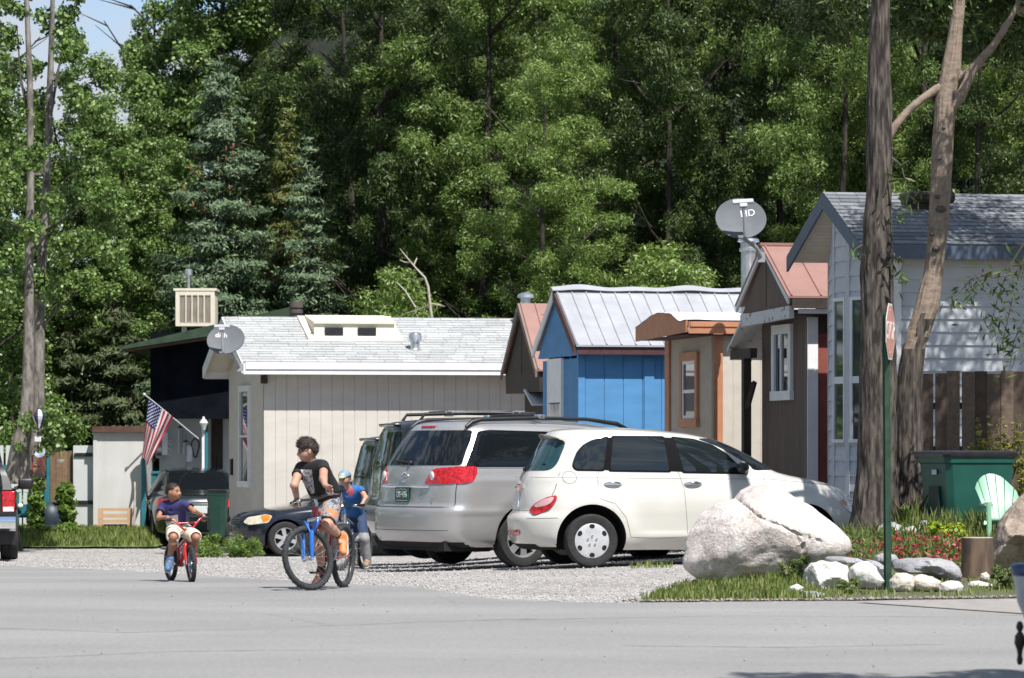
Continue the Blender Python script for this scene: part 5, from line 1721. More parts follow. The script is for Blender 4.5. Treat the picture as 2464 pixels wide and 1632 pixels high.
def end_map(sh, rear=True):
 def f(y, z, off):
  e = .01
  X = lambda a, b: float(sh.end_x(a, b, rear))
  x = X(y, z); dy = (X(y + e, z) - X(y - e, z)) / (2 * e); dz = (X(y, z + e) - X(y, z - e)) / (2 * e)
  dy = max(-2, min(2, dy)); dz = max(-2.5, min(2.5, dz))
  n = Vector((1, -dy, -dz)).normalized()
  if rear: n = -n
  p = Vector((x, y, z)) + n * off
  return p
 return f

def panel(name, poly, fm, off, mat, parent, rnd=2, grid=.04, smooth=60):
 b = MB()
 patch(b, smooth_poly(poly, rnd) if rnd else poly, fm, off, grid)
 return b.build(name, mat, parent, smooth=smooth, fix=True)

def strip(mb, pts, fm, off=.0015, w=.004):
 """a thin seam line laid along the body"""
 Q = []
 for a, b in zip(pts[:-1], pts[1:]):
  n = max(2, int(math.hypot(b[0] - a[0], b[1] - a[1]) / .04))
  for k in range(n): Q.append((a[0] + (b[0] - a[0]) * k / n, a[1] + (b[1] - a[1]) * k / n))
 Q.append(pts[-1])
 vs = []; fs = []
 for i, p in enumerate(Q):
  a = Q[max(i - 1, 0)]; b = Q[min(i + 1, len(Q) - 1)]
  d = Vector((b[0] - a[0], b[1] - a[1])).normalized(); nn = (-d.y * w / 2, d.x * w / 2)
  vs += [fm(p[0] + nn[0], p[1] + nn[1], off), fm(p[0] - nn[0], p[1] - nn[1], off)]
 for i in range(len(Q) - 1): fs.append((2 * i, 2 * i + 2, 2 * i + 3, 2 * i + 1))
 mb.add(vs, fs)

def wheel(parent, x, y, r, w, sgn, style, steer=0.0, z=None):
 """wheel > tyre, rim; the outer face points to sgn*y"""
 wr = bpy.data.objects.new('wheel', None); wr.empty_display_size = .1; COL.objects.link(wr); wr.parent = parent
 wr.location = (x, y, r if z is None else z); wr.rotation_euler = (0, 0, steer)
 t = MB(); rr_ = r * .66
 prof = [(rr_, -w * .44), (r * .80, -w * .5), (r * .93, -w * .49), (r * .985, -w * .40), (r, -w * .25), (r, -w * .07), (r - .008, -w * .065), (r - .008, -w * .035), (r, -w * .03), (r, w * .03), (r - .008, w * .035), (r - .008, w * .065), (r, w * .07), (r, w * .25), (r * .985, w * .40), (r * .93, w * .49), (r * .80, w * .5), (rr_, w * .44)]
 t.lathe(prof, 40, axis='y', cap=False); t.build('tyre', M_TYRE, wr, smooth=35)
 b = MB(); o = sgn * w * .40
 if style == 'cover':                                         # smooth cover with six notches, five nuts
  R0 = rr_
  N = 72; rings = []
  for k in range(N):
   pass
  b.lathe([(R0 * 1.02, o * .9), (R0 * 1.02, o * 1.02), (R0 * .95, o * 1.10), (R0 * .6, o * 1.16), (R0 * .35, o * 1.14), (R0 * .02, o * 1.12)], 48, axis='y', cap=False)
  b.lathe([(R0, -o * .3), (R0 * .3, -o * .3)], 32, axis='y', cap=False)
  c = b.build('wheel_cover', M_CAP, wr, smooth=50)
  d = MB()
  for k in range(6):
   a = R(60 * k + 30); ca, sa = math.cos(a), math.sin(a)
   pts = [(-.30, .74), (.30, .74), (.24, .92), (-.24, .92)]
   poly = smooth_poly([(-.13, .93), (-.17, .76), (0, .66), (.17, .76), (.13, .93)], 3)
   vs = []; 
   for (u, v) in poly: vs.append((R0 * (v * ca - u * sa), 0, R0 * (v * sa + u * ca)))
   n = len(vs); yy = [o * (1.145 if v < .8 else 1.13) for _, v in poly]
   d.add([(p[0], o * 1.165, p[2]) for p in vs] + [(p[0], o * .95, p[2]) for p in vs], [tuple(range(n)), tuple(range(2 * n - 1, n - 1, -1))] + [(i, (i + 1) % n, n + (i + 1) % n, n + i) for i in range(n)])
  d.build('cover_slot', M_UNDER, c)
  nb = MB()
  for k in range(5):
   a = R(72 * k + 90); nb.lathe([(.013, o * 1.10), (.013, o * 1.28), (.002, o * 1.29)], 8, axis='y', c=(R0 * .26 * math.cos(a), 0, R0 * .26 * math.sin(a)))
  nb.build('nuts', M_CHROME, c)
 else:
  R0 = rr_
  b.lathe([(R0 * 1.02, -o), (R0 * 1.02, o * 1.05), (R0 * .94, o * 1.02), (R0 * .90, o * .6), (R0 * .9, -o)], 40, axis='y', cap=False)
  b.lathe([(R0 * .26, o * .55), (R0 * .26, o * .95), (R0 * .12, o * 1.05), (R0 * .02, o * 1.05)], 20, axis='y', cap=False)
  ns = {'six': 6, 'five': 5, 'seven': 7}.get(style, 5)
  for k in range(ns):
   a = 2 * math.pi * k / ns + .3; ca, sa = math.cos(a), math.sin(a)
   for hw0, hw1 in ((.15, .19),):
    q = [(-hw0, .18), (hw0, .18), (hw1, .95), (-hw1, .95)]
    vs = [(R0 * (v * ca - u * sa), o * yy, R0 * (v * sa + u * ca)) for yy in (.98, .7) for u, v in q]
    b.add(vs, [(0, 1, 2, 3), (7, 6, 5, 4), (0, 4, 5, 1), (1, 5, 6, 2), (2, 6, 7, 3), (3, 7, 4, 0)])
  b.build('rim', M_RIM, wr, smooth=35)
  d = MB(); d.lathe([(R0 * .93, o * .45), (R0 * .02, o * .45)], 32, axis='y', cap=False); d.build('brake_disc', M_UNDER, wr)
 return wr

def levels(z0, z1, zroof, n=30, m=16):
 a = list(np.linspace(z0, z1, n)); t = np.linspace(0, 1, m + 1)[1:]
 return a + [z1 + (zroof - z1) * (1 - (1 - q) ** 2) for q in t]

def emblem(parent, fm, c, w, h, name='emblem'):
 """chrome ovals within an oval"""
 b = MB()
 def ring(cx, cz, rx, rz, t):
  pts = [fm(cx + rx * math.cos(a), cz + rz * math.sin(a), .010) for a in np.linspace(0, 2 * math.pi, 25)[:-1]]
  b.tube(pts + [pts[0]], t, 6)
 ring(c[0], c[1], w / 2, h / 2, .006); ring(c[0], c[1] + h * .02, w * .14, h * .44, .005); ring(c[0], c[1] + h * .22, w * .40, h * .20, .005)
 return b.build(name, M_CHROME, parent, smooth=50)

# ---- white retro hatchback in the foreground
def retro():
 yaw = R(11.5)
 ax = on_ground(1421, 50.9)                                   # under the right rear wheel
 hd = Vector((math.cos(yaw), math.sin(yaw), 0)); lf = Vector((-hd.y, hd.x, 0))
 wbx, trk = -1.31, .74
 loc = Vector((ax.x, ax.y, 0)) - hd * wbx + lf * trk
 loc.z = ax.z
 r = thing('parked_car', loc, 'cream white rounded retro hatchback parked sideways in front of the boulder', 'car', yaw, 'cars parked on the gravel lot')
 P = PAINT('cream_white_paint', (0.63, 0.615, 0.57), 0.0, .3)
 rows = [  # z, rear, front, half width, rear n, front n
  (.20, -1.95, 1.85, .70, 4, 2.6), (.28, -2.07, 2.02, .76, 3.6, 2.4), (.38, -2.10, 2.10, .795, 3.4, 2.3), (.55, -2.12, 2.13, .81, 3.4, 2.2), (.60, -2.105, 2.12, .812, 3.6, 2.2),
  (.64, -2.055, 2.11, .815, 4, 2.2), (.75, -2.045, 2.06, .812, 4, 2.1), (.85, -2.03, 1.98, .80, 4, 2.1), (.95, -2.005, 1.80, .775, 4, 2.3), (1.03, -1.98, 1.45, .757, 4.0, 2.5),
  (1.08, -1.955, 1.18, .750, 4.0, 3.0), (1.12, -1.93, 1.04, .742, 4.0, 3.4), (1.20, -1.88, .90, .722, 4.0, 3.8), (1.35, -1.79, .63, .672, 4.0, 3.8), (1.48, -1.71, .33, .618, 3.8, 3.4), (1.55, -1.665, .06, .575, 3.6, 3.0),
  (1.59, -1.62, -.22, .50, 3.2, 2.6), (1.615, -1.50, -.48, .38, 2.8, 2.3), (1.63, -1.25, -.72, .16, 2.4, 2.2)]
 fl = [(-1.31, .33, .43, .13, .055), (1.31, .33, .43, .14, .055)]
 rows = [(*q[:4], min(q[4], 2.7), q[5]) for q in rows]
 sh = Shell(rows, fl, creases=[(.36, .035, .018, -.75, .75), (1.02, .03, .010, -1.9, 1.5)], dr=1.0, df=2.0)
 b = MB(); b.loft(sh.mesh(levels(.20, 1.55, 1.63, 40, 12)), True, True)
 body = cut_arches('body', b, [P, M_UNDER], r, [(-1.31, .33, .405, .50, 1.2), (1.31, .33, .405, .50, 1.2)])
 for sg in (1, -1):
  fm = side_map(sh, sg)
  qx = lambda X, y: ((X - 620) / 522 - 1.31, (988 - y) / 535)
  for nm, poly, rnd in (('rear_quarter_window', [(520, 352), (530, 318), (555, 272), (592, 232), (640, 202), (740, 180), (700, 380), (540, 378)], 1), ('rear_door_window', [(776, 178), (1092, 180), (1114, 387), (742, 382)], 1), ('front_door_window', [(1158, 182), (1300, 196), (1400, 228), (1480, 278), (1548, 340), (1596, 398), (1205, 392)], 1)):
   pl = [qx(*p) for p in poly]
   cx = sum(p[0] for p in pl) / len(pl); cz = sum(p[1] for p in pl) / len(pl)
   big = [(cx + (p[0] - cx) * 1.05 + (.012 if p[0] > cx else -.012) * .6, cz + (p[1] - cz) * 1.06 + (.008 if p[1] > cz else -.008)) for p in pl]
   sl_ = panel('window_seal', big, fm, .003, M_SEAL, r, rnd)
   panel(nm, pl, fm, .0065, M_CLEARISH, r, rnd)
  # black pillars between the panes
  panel('door_pillar', [qx(*p) for p in ((738, 180), (778, 177), (748, 384), (698, 381))], fm, .0045, M_SEAL, r, 0)
  panel('door_pillar', [qx(*p) for p in ((1094, 178), (1156, 181), (1203, 393), (1116, 389))], fm, .0045, M_SEAL, r, 0)
  sb = MB()
  strip(sb, [qx(*p) for p in ((672, 384), (662, 430), (668, 560), (760, 590), (830, 680), (860, 800))], fm)
  strip(sb, [qx(*p) for p in ((860, 800), (1000, 808), (1222, 800), (1215, 700), (1200, 500), (1170, 395))], fm)
  strip(sb, [qx(*p) for p in ((1222, 800), (1700, 798), (1745, 690), (1755, 520), (1720, 430), (1700, 405))], fm)
  strip(sb, [qx(*p) for p in ((230, 428), (660, 430), (1190, 436), (1760, 440), (2200, 480))], fm, w=.003)
  strip(sb, [qx(*p) for p in ((415, 680), (250, 684))], fm)
  sb.build('panel_seam', M_GAP, r, fix=False)
  fl_ = MB(); c0 = qx(495, 428)
  strip(fl_, [(c0[0] + .078 * math.cos(a), c0[1] + .072 * math.sin(a)) for a in np.linspace(0, 6.283, 25)], fm, .0016, .004); fl_.build('fuel_flap_seam', M_GAP, r, fix=False)
  for X0 in (755, 1258):
   c = qx(X0, 468); hb = MB(); pts = [fm(c[0] + dx, c[1] + .006 * math.cos(dx * 20), .004 + .03 * max(0, 1 - (dx / .105) ** 2) ** .6) for dx in np.linspace(-.105, .105, 11)]
   hb.tube(pts, [.008, .014, .018, .020, .021, .021, .021, .020, .018, .014, .008], 8)
   hb.build('door_handle', M_CHROME, r, smooth=60)
  # tail lamp, side reflector
  tp = [qx(*p) for p in ((275, 652), (280, 618), (310, 585), (360, 553), (420, 538), (410, 580), (380, 620), (330, 655), (290, 664))]
  tl = panel('tail_light', tp, fm, .018, M_RED, r, 1, .03)
  panel('lamp_lens', [qx(*p) for p in ((300, 600), (345, 565), (405, 547), (395, 575), (370, 600), (305, 618))], fm, .022, MAT('pink_lens', (0.62, 0.36, 0.38), .12, coat=.6), tl, 1, .03)
  rc = qx(215, 775); panel('side_marker', [(rc[0] - .03, rc[1] - .035), (rc[0] + .02, rc[1] - .035), (rc[0] + .02, rc[1] + .035), (rc[0] - .03, rc[1] + .035)], fm, .012, M_RED, r, 1)
  # headlamp at the front corner
  hp = [(1.77, .76), (1.90, .64), (1.985, .60), (1.98, .70), (1.90, .78), (1.80, .82)]
  hl = panel('headlight', hp, fm, .012, M_LENSW, r, 1, .03)
  panel('turn_lamp', [(1.80, .76), (1.87, .69), (1.89, .73), (1.83, .79)], fm, .018, M_AMBER, hl, 1, .03)
  mr = MB()
  c = qx(1560, 372); p = fm(c[0], c[1], .0)
  mr.sphere((p.x + .02, p.y + sg * .13, p.z + .01), .1, 16, 10, sc=(.75, 1.0, .62)); mr.tube([(p.x + .10, p.y - sg * .01, p.z - .04), (p.x + .05, p.y + sg * .08, p.z - .02)], [.03, .035], 8)
  mr.build('mirror', M_BLACK, r, smooth=60)
  bd = MB()
 # interior seen through the near glass
 em = end_map(sh)
 rwp = [(-.53, 1.13), (.53, 1.13), (.56, 1.20), (.50, 1.46), (.38, 1.50), (-.38, 1.50), (-.50, 1.46), (-.56, 1.20)]
 panel('rear_window', rwp, em, .008, MAT('rear_glass', (0.02, 0.055, 0.065), .03, var=.1), r, 2)
 sb = MB(); strip(sb, [(-.62, 1.10), (-.66, .9), (-.66, .66), (.66, .66), (.66, .9), (.62, 1.10)], em); sb.build('hatch_seam', M_GAP, r, fix=False)
 wb = MB(); wb.tube([em(.0, 1.14, .02), em(-.05, 1.15, .03), em(-.45, 1.20, .02)], .008, 6); wb.sphere(em(0, 1.13, .02), .025, 10, 8); wb.build('wiper', M_BLACK, r, smooth=60)
 hb = MB(); hb.tube([em(-.25, .93, .012), em(-.1, .95, .02), em(.1, .95, .02), em(.25, .93, .012)], .015, 8); hb.build('hatch_handle', M_CHROME, r, smooth=60)
 pb = MB(); pm = [em(u, v, .006) for u, v in ((-.16, .70), (.16, .70), (.16, .86), (-.16, .86))]; pb.add(pm + [q + Vector((-.01, 0, 0)) for q in pm], [(0, 1, 2, 3), (4, 5, 6, 7), (0, 1, 5, 4), (1, 2, 6, 5), (2, 3, 7, 6), (3, 0, 4, 7)]); pb.build('licence_plate', M_PLATEW, r)
 # windscreen, spoiler lip, grille
 fmf = end_map(sh, False)
 panel('windscreen', [(-.60, 1.13), (.60, 1.13), (.57, 1.3), (.50, 1.50), (-.50, 1.50), (-.57, 1.3)], fmf, .006, M_TINT, r, 1)
 sp = MB(); sp.loft([[(-1.60, y, 1.585 - .12 * (y / .5) ** 2 + dz) if False else (-1.66 + dx + .10 * (y / .5) ** 2, y, 1.545 - .045 * (y / .5) ** 2 + dz) for dx, dz in ((0, 0), (-.09, .012), (-.09, .0), (0, -.03))] for y in np.linspace(-.52, .52, 13)], True, True); sp.build('roof_lip', P, r, smooth=50)
 gb = MB()
 for k in range(5): gb.tube([fmf(y, .62 + .05 * k, .006) for y in np.linspace(-.36 + .02 * k, .36 - .02 * k, 9)], .010, 6)
 gb.build('grille', M_CHROME, r, smooth=60)
 for x in (-1.31, 1.31):
  for sg in (1, -1): wheel(r, x, sg * .735, .312, .20, sg, 'cover')
 return r
retro()

# ---- silver minivan seen from its right rear corner
def minivan():
 yaw = R(31)
 ax = on_ground(1251, 53.2)
 hd = Vector((math.cos(yaw), math.sin(yaw), 0)); lf = Vector((-hd.y, hd.x, 0))
 loc = Vector((ax.x, ax.y, 0)) + hd * 1.38 + lf * .82
 loc.z = float(G(loc.x - .5, loc.y)) - .01
 r = thing('parked_car', loc, 'silver minivan with dark tinted windows and roof rails, licence plate on its tailgate', 'minivan', yaw, 'cars parked on the gravel lot')
 P = PAINT('silver_paint', (0.40, 0.395, 0.395), 0.45, .34)
 rows = [(.24, -2.42, 2.30, .86, 5, 3), (.32, -2.54, 2.42, .93, 4.2, 2.8), (.45, -2.58, 2.48, .955, 4.0, 2.7), (.62, -2.58, 2.50, .965, 4.0, 2.6), (.70, -2.56, 2.49, .965, 4.2, 2.6),
   (.74, -2.515, 2.47, .968, 4.6, 2.6), (.90, -2.50, 2.38, .968, 4.8, 2.7), (.98, -2.49, 2.20, .962, 4.8, 3.0), (1.06, -2.475, 1.85, .95, 4.8, 3.2), (1.13, -2.455, 1.55, .938, 4.8, 3.4), (1.20, -2.425, 1.40, .922, 4.8, 4),
   (1.35, -2.345, 1.12, .868, 4.8, 4), (1.50, -2.255, .80, .805, 4.6, 3.8), (1.60, -2.19, .52, .755, 4.4, 3.4), (1.67, -2.13, .22, .69, 4, 3), (1.715, -2.03, -.10, .58, 3.4, 2.6), (1.74, -1.80, -.45, .42, 3, 2.4), (1.755, -1.45, -.75, .2, 2.4, 2.2)]
 fl = [(-1.38, .36, .46, .12, .02), (1.53, .36, .46, .12, .02)]
 rows = [(*q[:4], min(q[4], 2.8), q[5]) for q in rows]
 sh = Shell(rows, fl, creases=[(.42, .05, .012, -1.0, 1.0), (1.02, .04, .008, -2.2, 2.0), (.66, .03, .015, -2.5, -1.7)], dr=.50, df=2.2)
 b = MB(); b.loft(sh.mesh(levels(.24, 1.60, 1.755, 44, 14)), True, True)
 cut_arches('body', b, [P, M_UNDER], r, [(-1.38, .34, .40, .55, 1.3), (1.53, .34, .40, .55, 1.3)])
 em = end_map(sh)
 panel('rear_window', [(-.86, 1.205), (.86, 1.205), (.83, 1.30), (.76, 1.50), (.70, 1.615), (-.70, 1.615), (-.76, 1.50), (-.83, 1.30)], em, .006, M_TINT, r, 1)
 for sg in (1, -1):
  fm = side_map(sh, sg)
  panel('side_window', [(-2.16, 1.185), (-.86, 1.185), (-.86, 1.60), (-1.75, 1.62), (-1.90, 1.60)], fm, .006, M_TINT, r, 1)
  panel('side_window', [(-.80, 1.185), (.28, 1.185), (.28, 1.56), (-.80, 1.60)], fm, .006, M_TINT, r, 1)
  panel('side_window', [(.34, 1.185), (1.36, 1.17), (1.02, 1.36), (.62, 1.53), (.34, 1.56)], fm, .006, M_TINT, r, 1)
  # lamp clusters wrap from tailgate to flank
  tg = panel('tail_light', [(sg * .46, .985), (sg * .55, 1.16), (sg * .88, 1.19), (sg * .88, .985)], em, .010, M_RED, r, 1, .03)
  lb = MB(); p = em(sg * .57, 1.075, .012); lb.sphere(p, .05, 14, 10, sc=(.35, 1, 1.15)); lb.build('reverse_lamp', M_LENSW, tg, smooth=60)
  panel('side_lamp', [(-2.27, 1.19), (-2.02, 1.19), (-2.03, 1.10), (-2.09, 1.02), (-2.19, .985), (-2.29, .985)], fm, .010, M_RED, tg, 1, .03)
  sb = MB(); strip(sb, [(sg * .885, 1.20), (sg * .89, .72), (sg * .80, .715)], em, .0015, .008)
  sb.build('tailgate_seam', M_GAP, r, fix=False)
  sb = MB(); strip(sb, [(-.83, 1.18), (-.83, .45)], fm); strip(sb, [(.31, 1.18), (.31, .4)], fm); strip(sb, [(-2.1, 1.17), (.9, 1.17)], fm, .0012, .004); sb.build('panel_seam', M_GAP, r, fix=False)
  rb = MB()
  ys = lambda x: .66
  rb.tube([(-2.02, sg * .66, 1.655), (-1.93, sg * .655, 1.715), (-1.80, sg * .65, 1.745), (-1.0, sg * .63, 1.765), (-.3, sg * .615, 1.755), (.15, sg * .60, 1.70), (.30, sg * .59, 1.64)], [.020, .03, .026, .022, .022, .028, .02], 8)
  rb.build('roof_rail', M_BLACK, r, smooth=60)
  cb = MB(); cb.rbox((-.95, sg * .60, 1.785), (.10, .12, .05), .015); cb.build('rack_clamp', M_CHROME, r, smooth=50)
  mm = MB(); mm.rbox((1.12, sg * 1.03, 1.16), (.13, .2, .15), .04); mm.build('mirror', P, r, smooth=60)
  hb = MB(); pts = [fm(dx - .55, 1.02, .03) for dx in (-.1, 0, .1)]; hb.tube(pts, .015, 8); hb.build('door_handle', P, r, smooth=60)
 cb = MB(); cb.tube([(-.95, -.58, 1.79), (-.95, 0, 1.80), (-.95, .58, 1.79)], .022, 8); cb.build('roof_bar', M_BLACK, r, smooth=60)
 b = MB(); pts = [em(y, .955, .012) for y in np.linspace(-.56, .56, 15)]; b.tube(pts, .018, 8, flat=.7); b.build('tailgate_trim', M_CHROME, r, smooth=60)
 emblem(r, em, (0, 1.065), .16, .115)
 pl = MB(); c = em(0, .855, .012); pl.M = frame_at(c, (0, -1, 0), (-1, 0, 0))
 pl.rbox((0, 0, 0), (.33, .012, .175), .005)
 lp = pl.build('licence_plate', M_PLATE, r)
 tx = MB(); tx.M = frame_at(c + Vector((-.008, 0, 0)), (0, -1, 0), (-1, 0, 0))
 put_text(tx, 'DIF·436', .088, sx=.86, sz=1.15); 
 tx.add([(-.14, 0, .045), (-.10, 0, .062), (-.06, 0, .05), (-.02, 0, .07), (.03, 0, .05), (.07, 0, .066), (.14, 0, .045), (.14, 0, .052), (.07, 0, .073), (.03, 0, .057), (-.02, 0, .077), (-.06, 0, .057), (-.10, 0, .069), (-.14, 0, .052)], [tuple(range(14))])
 tx.b2((-.13, -.001, -.07), (.13, .002, -.064))
 tx.build('plate_lettering', M_PLATEW, lp)
 pr = MB(); pts = [em(u, v, .004) for u, v in ((-.30, .75), (.30, .75), (.24, .93), (-.24, .93))]
 w_ = MB(); w_.tube([em(-.05, 1.225, .015), em(.1, 1.235, .022), em(.42, 1.255, .015)], .010, 6); w_.sphere(em(-.05, 1.225, .015), .03, 10, 8); w_.build('wiper', M_BLACK, r, smooth=60)
 bl = MB(); bl.tube([em(y, 1.655, .004) for y in np.linspace(-.16, .16, 9)], .018, 8, flat=.7); bl.build('brake_lamp', M_RED, r, smooth=60)
 bs = MB(); strip(bs, [(-.80, .715), (.80, .715)], em, .002, .010); strip(bs, [(-.86, .44), (.86, .44)], em, .0015, .006); bs.build('bumper_seam', M_GAP, r, fix=False)
 tb = MB(); tb.M = frame_at(em(-.60, .80, .006), (0, -1, 0), (-1, 0, 0)); put_text(tb, 'XLE', .06); tb.build('badge', M_CHROME, r)
 ub = MB(); ub.b2((-2.40, -.8, .20), (2.1, .8, .30)); ub.tube([(-2.35, -.5, .22), (-1.6, -.5, .22)], .04, 8); ub.build('underbody', M_UNDER, r)
 for x in (-1.38, 1.53):
  for sg in (1, -1): wheel(r, x, sg * .83, .335, .225, sg, 'seven')
 r.scale = (1.02, 1.02, 1.03)
 return r
minivan()

# ---- generic darker vehicles, partly hidden
def suv(px, Y, yaw, label, h=1.80, sc=1.0, corner=True):
 ax = on_ground(px, Y)
 hd = Vector((math.cos(yaw), math.sin(yaw), 0)); lf = Vector((-hd.y, hd.x, 0))
 loc = Vector((ax.x, ax.y, 0)) + hd * 2.28 * sc + lf * .90 * sc           # px marks the right rear bumper corner
 loc.z = float(G(loc.x, loc.y))
 r = thing('parked_car', loc, label, 'suv', yaw, 'cars parked on the gravel lot')
 P = PAINT('black_paint', (0.006, 0.007, 0.009), 0.0, .3)
 k = h / 1.80
 rows = [(.34, -2.20, 2.10, .82, 5, 4), (.48, -2.28, 2.22, .88, 5, 4), (.72, -2.28, 2.26, .90, 5, 3.6), (.78, -2.22, 2.25, .90, 5.5, 3.6), (1.0, -2.20, 2.18, .90, 5.5, 3.4), (1.10, -2.19, 1.9, .89, 5.5, 3.4), (1.16, -2.18, 1.05, .88, 5.5, 4), (1.22, -2.17, .82, .87, 5.5, 4),
   (1.45, -2.12, .55, .82, 5.5, 4.4), (1.62, -2.08, .32, .775, 5, 4.4), (1.72, -2.04, .12, .73, 4.6, 4), (1.77, -1.96, -.05, .64, 4, 3), (1.80, -1.7, -.4, .35, 3, 2.5)]
 rows = [(z * k, *q) for z, *q in rows]
 rows = [(*q[:4], 2.8, q[5]) for q in rows]
 sh = Shell(rows, [(-1.42, .38, .48, .1, .03), (1.42, .38, .48, .1, .03)], dr=.32, df=1.7)
 b = MB(); b.loft(sh.mesh(levels(.34 * k, 1.72 * k, 1.80 * k, 34, 8), 96), True, True)
 cut_arches('body', b, [P, M_UNDER], r, [(-1.42, .38, .43, .5, 1.2), (1.42, .38, .43, .5, 1.2)])
 em = end_map(sh)
 panel('rear_window', [(-.72, 1.16 * k), (.72, 1.16 * k), (.64, 1.64 * k), (-.64, 1.64 * k)], em, .008, M_TINT, r, 1)
 for sg in (1, -1):
  fm = side_map(sh, sg)
  for a, c_, a2, c2 in ((-2.02, -1.25, -1.95, -1.25), (-1.17, -.30, -1.17, -.30), (-.22, .72, -.22, .45)):
   panel('side_window', [(a, 1.18 * k), (c_, 1.18 * k), (c2, 1.60 * k), (a2, 1.60 * k)], fm, .006, M_TINT, r, 1)
  tl = panel('tail_light', [(sg * .66, .80 * k), (sg * .86, .80 * k), (sg * .86, 1.14 * k), (sg * .70, 1.14 * k)], em, .012, M_LENSW, r, 1, .04)
  panel('red_lens', [(sg * .70, .92 * k), (sg * .84, .92 * k), (sg * .84, 1.05 * k), (sg * .71, 1.05 * k)], em, .016, M_RED, tl, 1, .04)
  panel('side_lamp', [(-2.11, .82 * k), (-1.98, .82 * k), (-1.98, 1.12 * k), (-2.11, 1.12 * k)], fm, .012, M_LENSW, tl, 1, .04)
  rb = MB(); rb.tube([(-1.75, sg * .58, 1.77 * k), (-1.68, sg * .58, 1.87 * k), (-.9, sg * .57, 1.89 * k), (-.2, sg * .56, 1.88 * k), (-.1, sg * .56, 1.76 * k)], .022, 8); rb.build('roof_rail', M_BLACK, r, smooth=60)
  mm = MB(); mm.rbox((.72, sg * 1.0, 1.2 * k), (.12, .2, .17), .04); mm.build('mirror', M_BLACK, r, smooth=60)
 for x in (-1.35, -.45): 
  cb = MB(); cb.rbox((x, 0, 1.90 * k), (.06, 1.2, .035), .01); cb.rbox((x, -.56, 1.875 * k), (.12, .06, .07), .012); cb.build('roof_bar', M_BUMP, r)
 bb = MB(); pts = [em(y, .60 * k, .03) for y in np.linspace(-.84, .84, 15)]; bb.tube(pts, .10, 10, flat=.6); bb.build('bumper', M_BUMP, r, smooth=60)
 sp = MB(); sp.rbox((-2.02, 0, 1.735 * k), (.12, 1.0, .045), .02); sp.build('spoiler', P, r, smooth=50)
 wp = MB(); wp.tube([em(.1, 1.18 * k, .02), em(-.4, 1.22 * k, .02)], .01, 6); wp.build('wiper', M_BLACK, r, smooth=50)
 for x in (-1.42, 1.42):
  for sg in (1, -1): wheel(r, x, sg * .80, .36, .24, sg, 'five')
 r.scale = (sc,) * 3
 return r
suv(925, 56.6, R(13), 'black suv with roof rack between the silver minivan and the boy in blue', 1.84)
suv(884, 60.4, R(15), 'dark suv furthest back in the row, its rear corner behind the boy in blue', 1.76, .98)

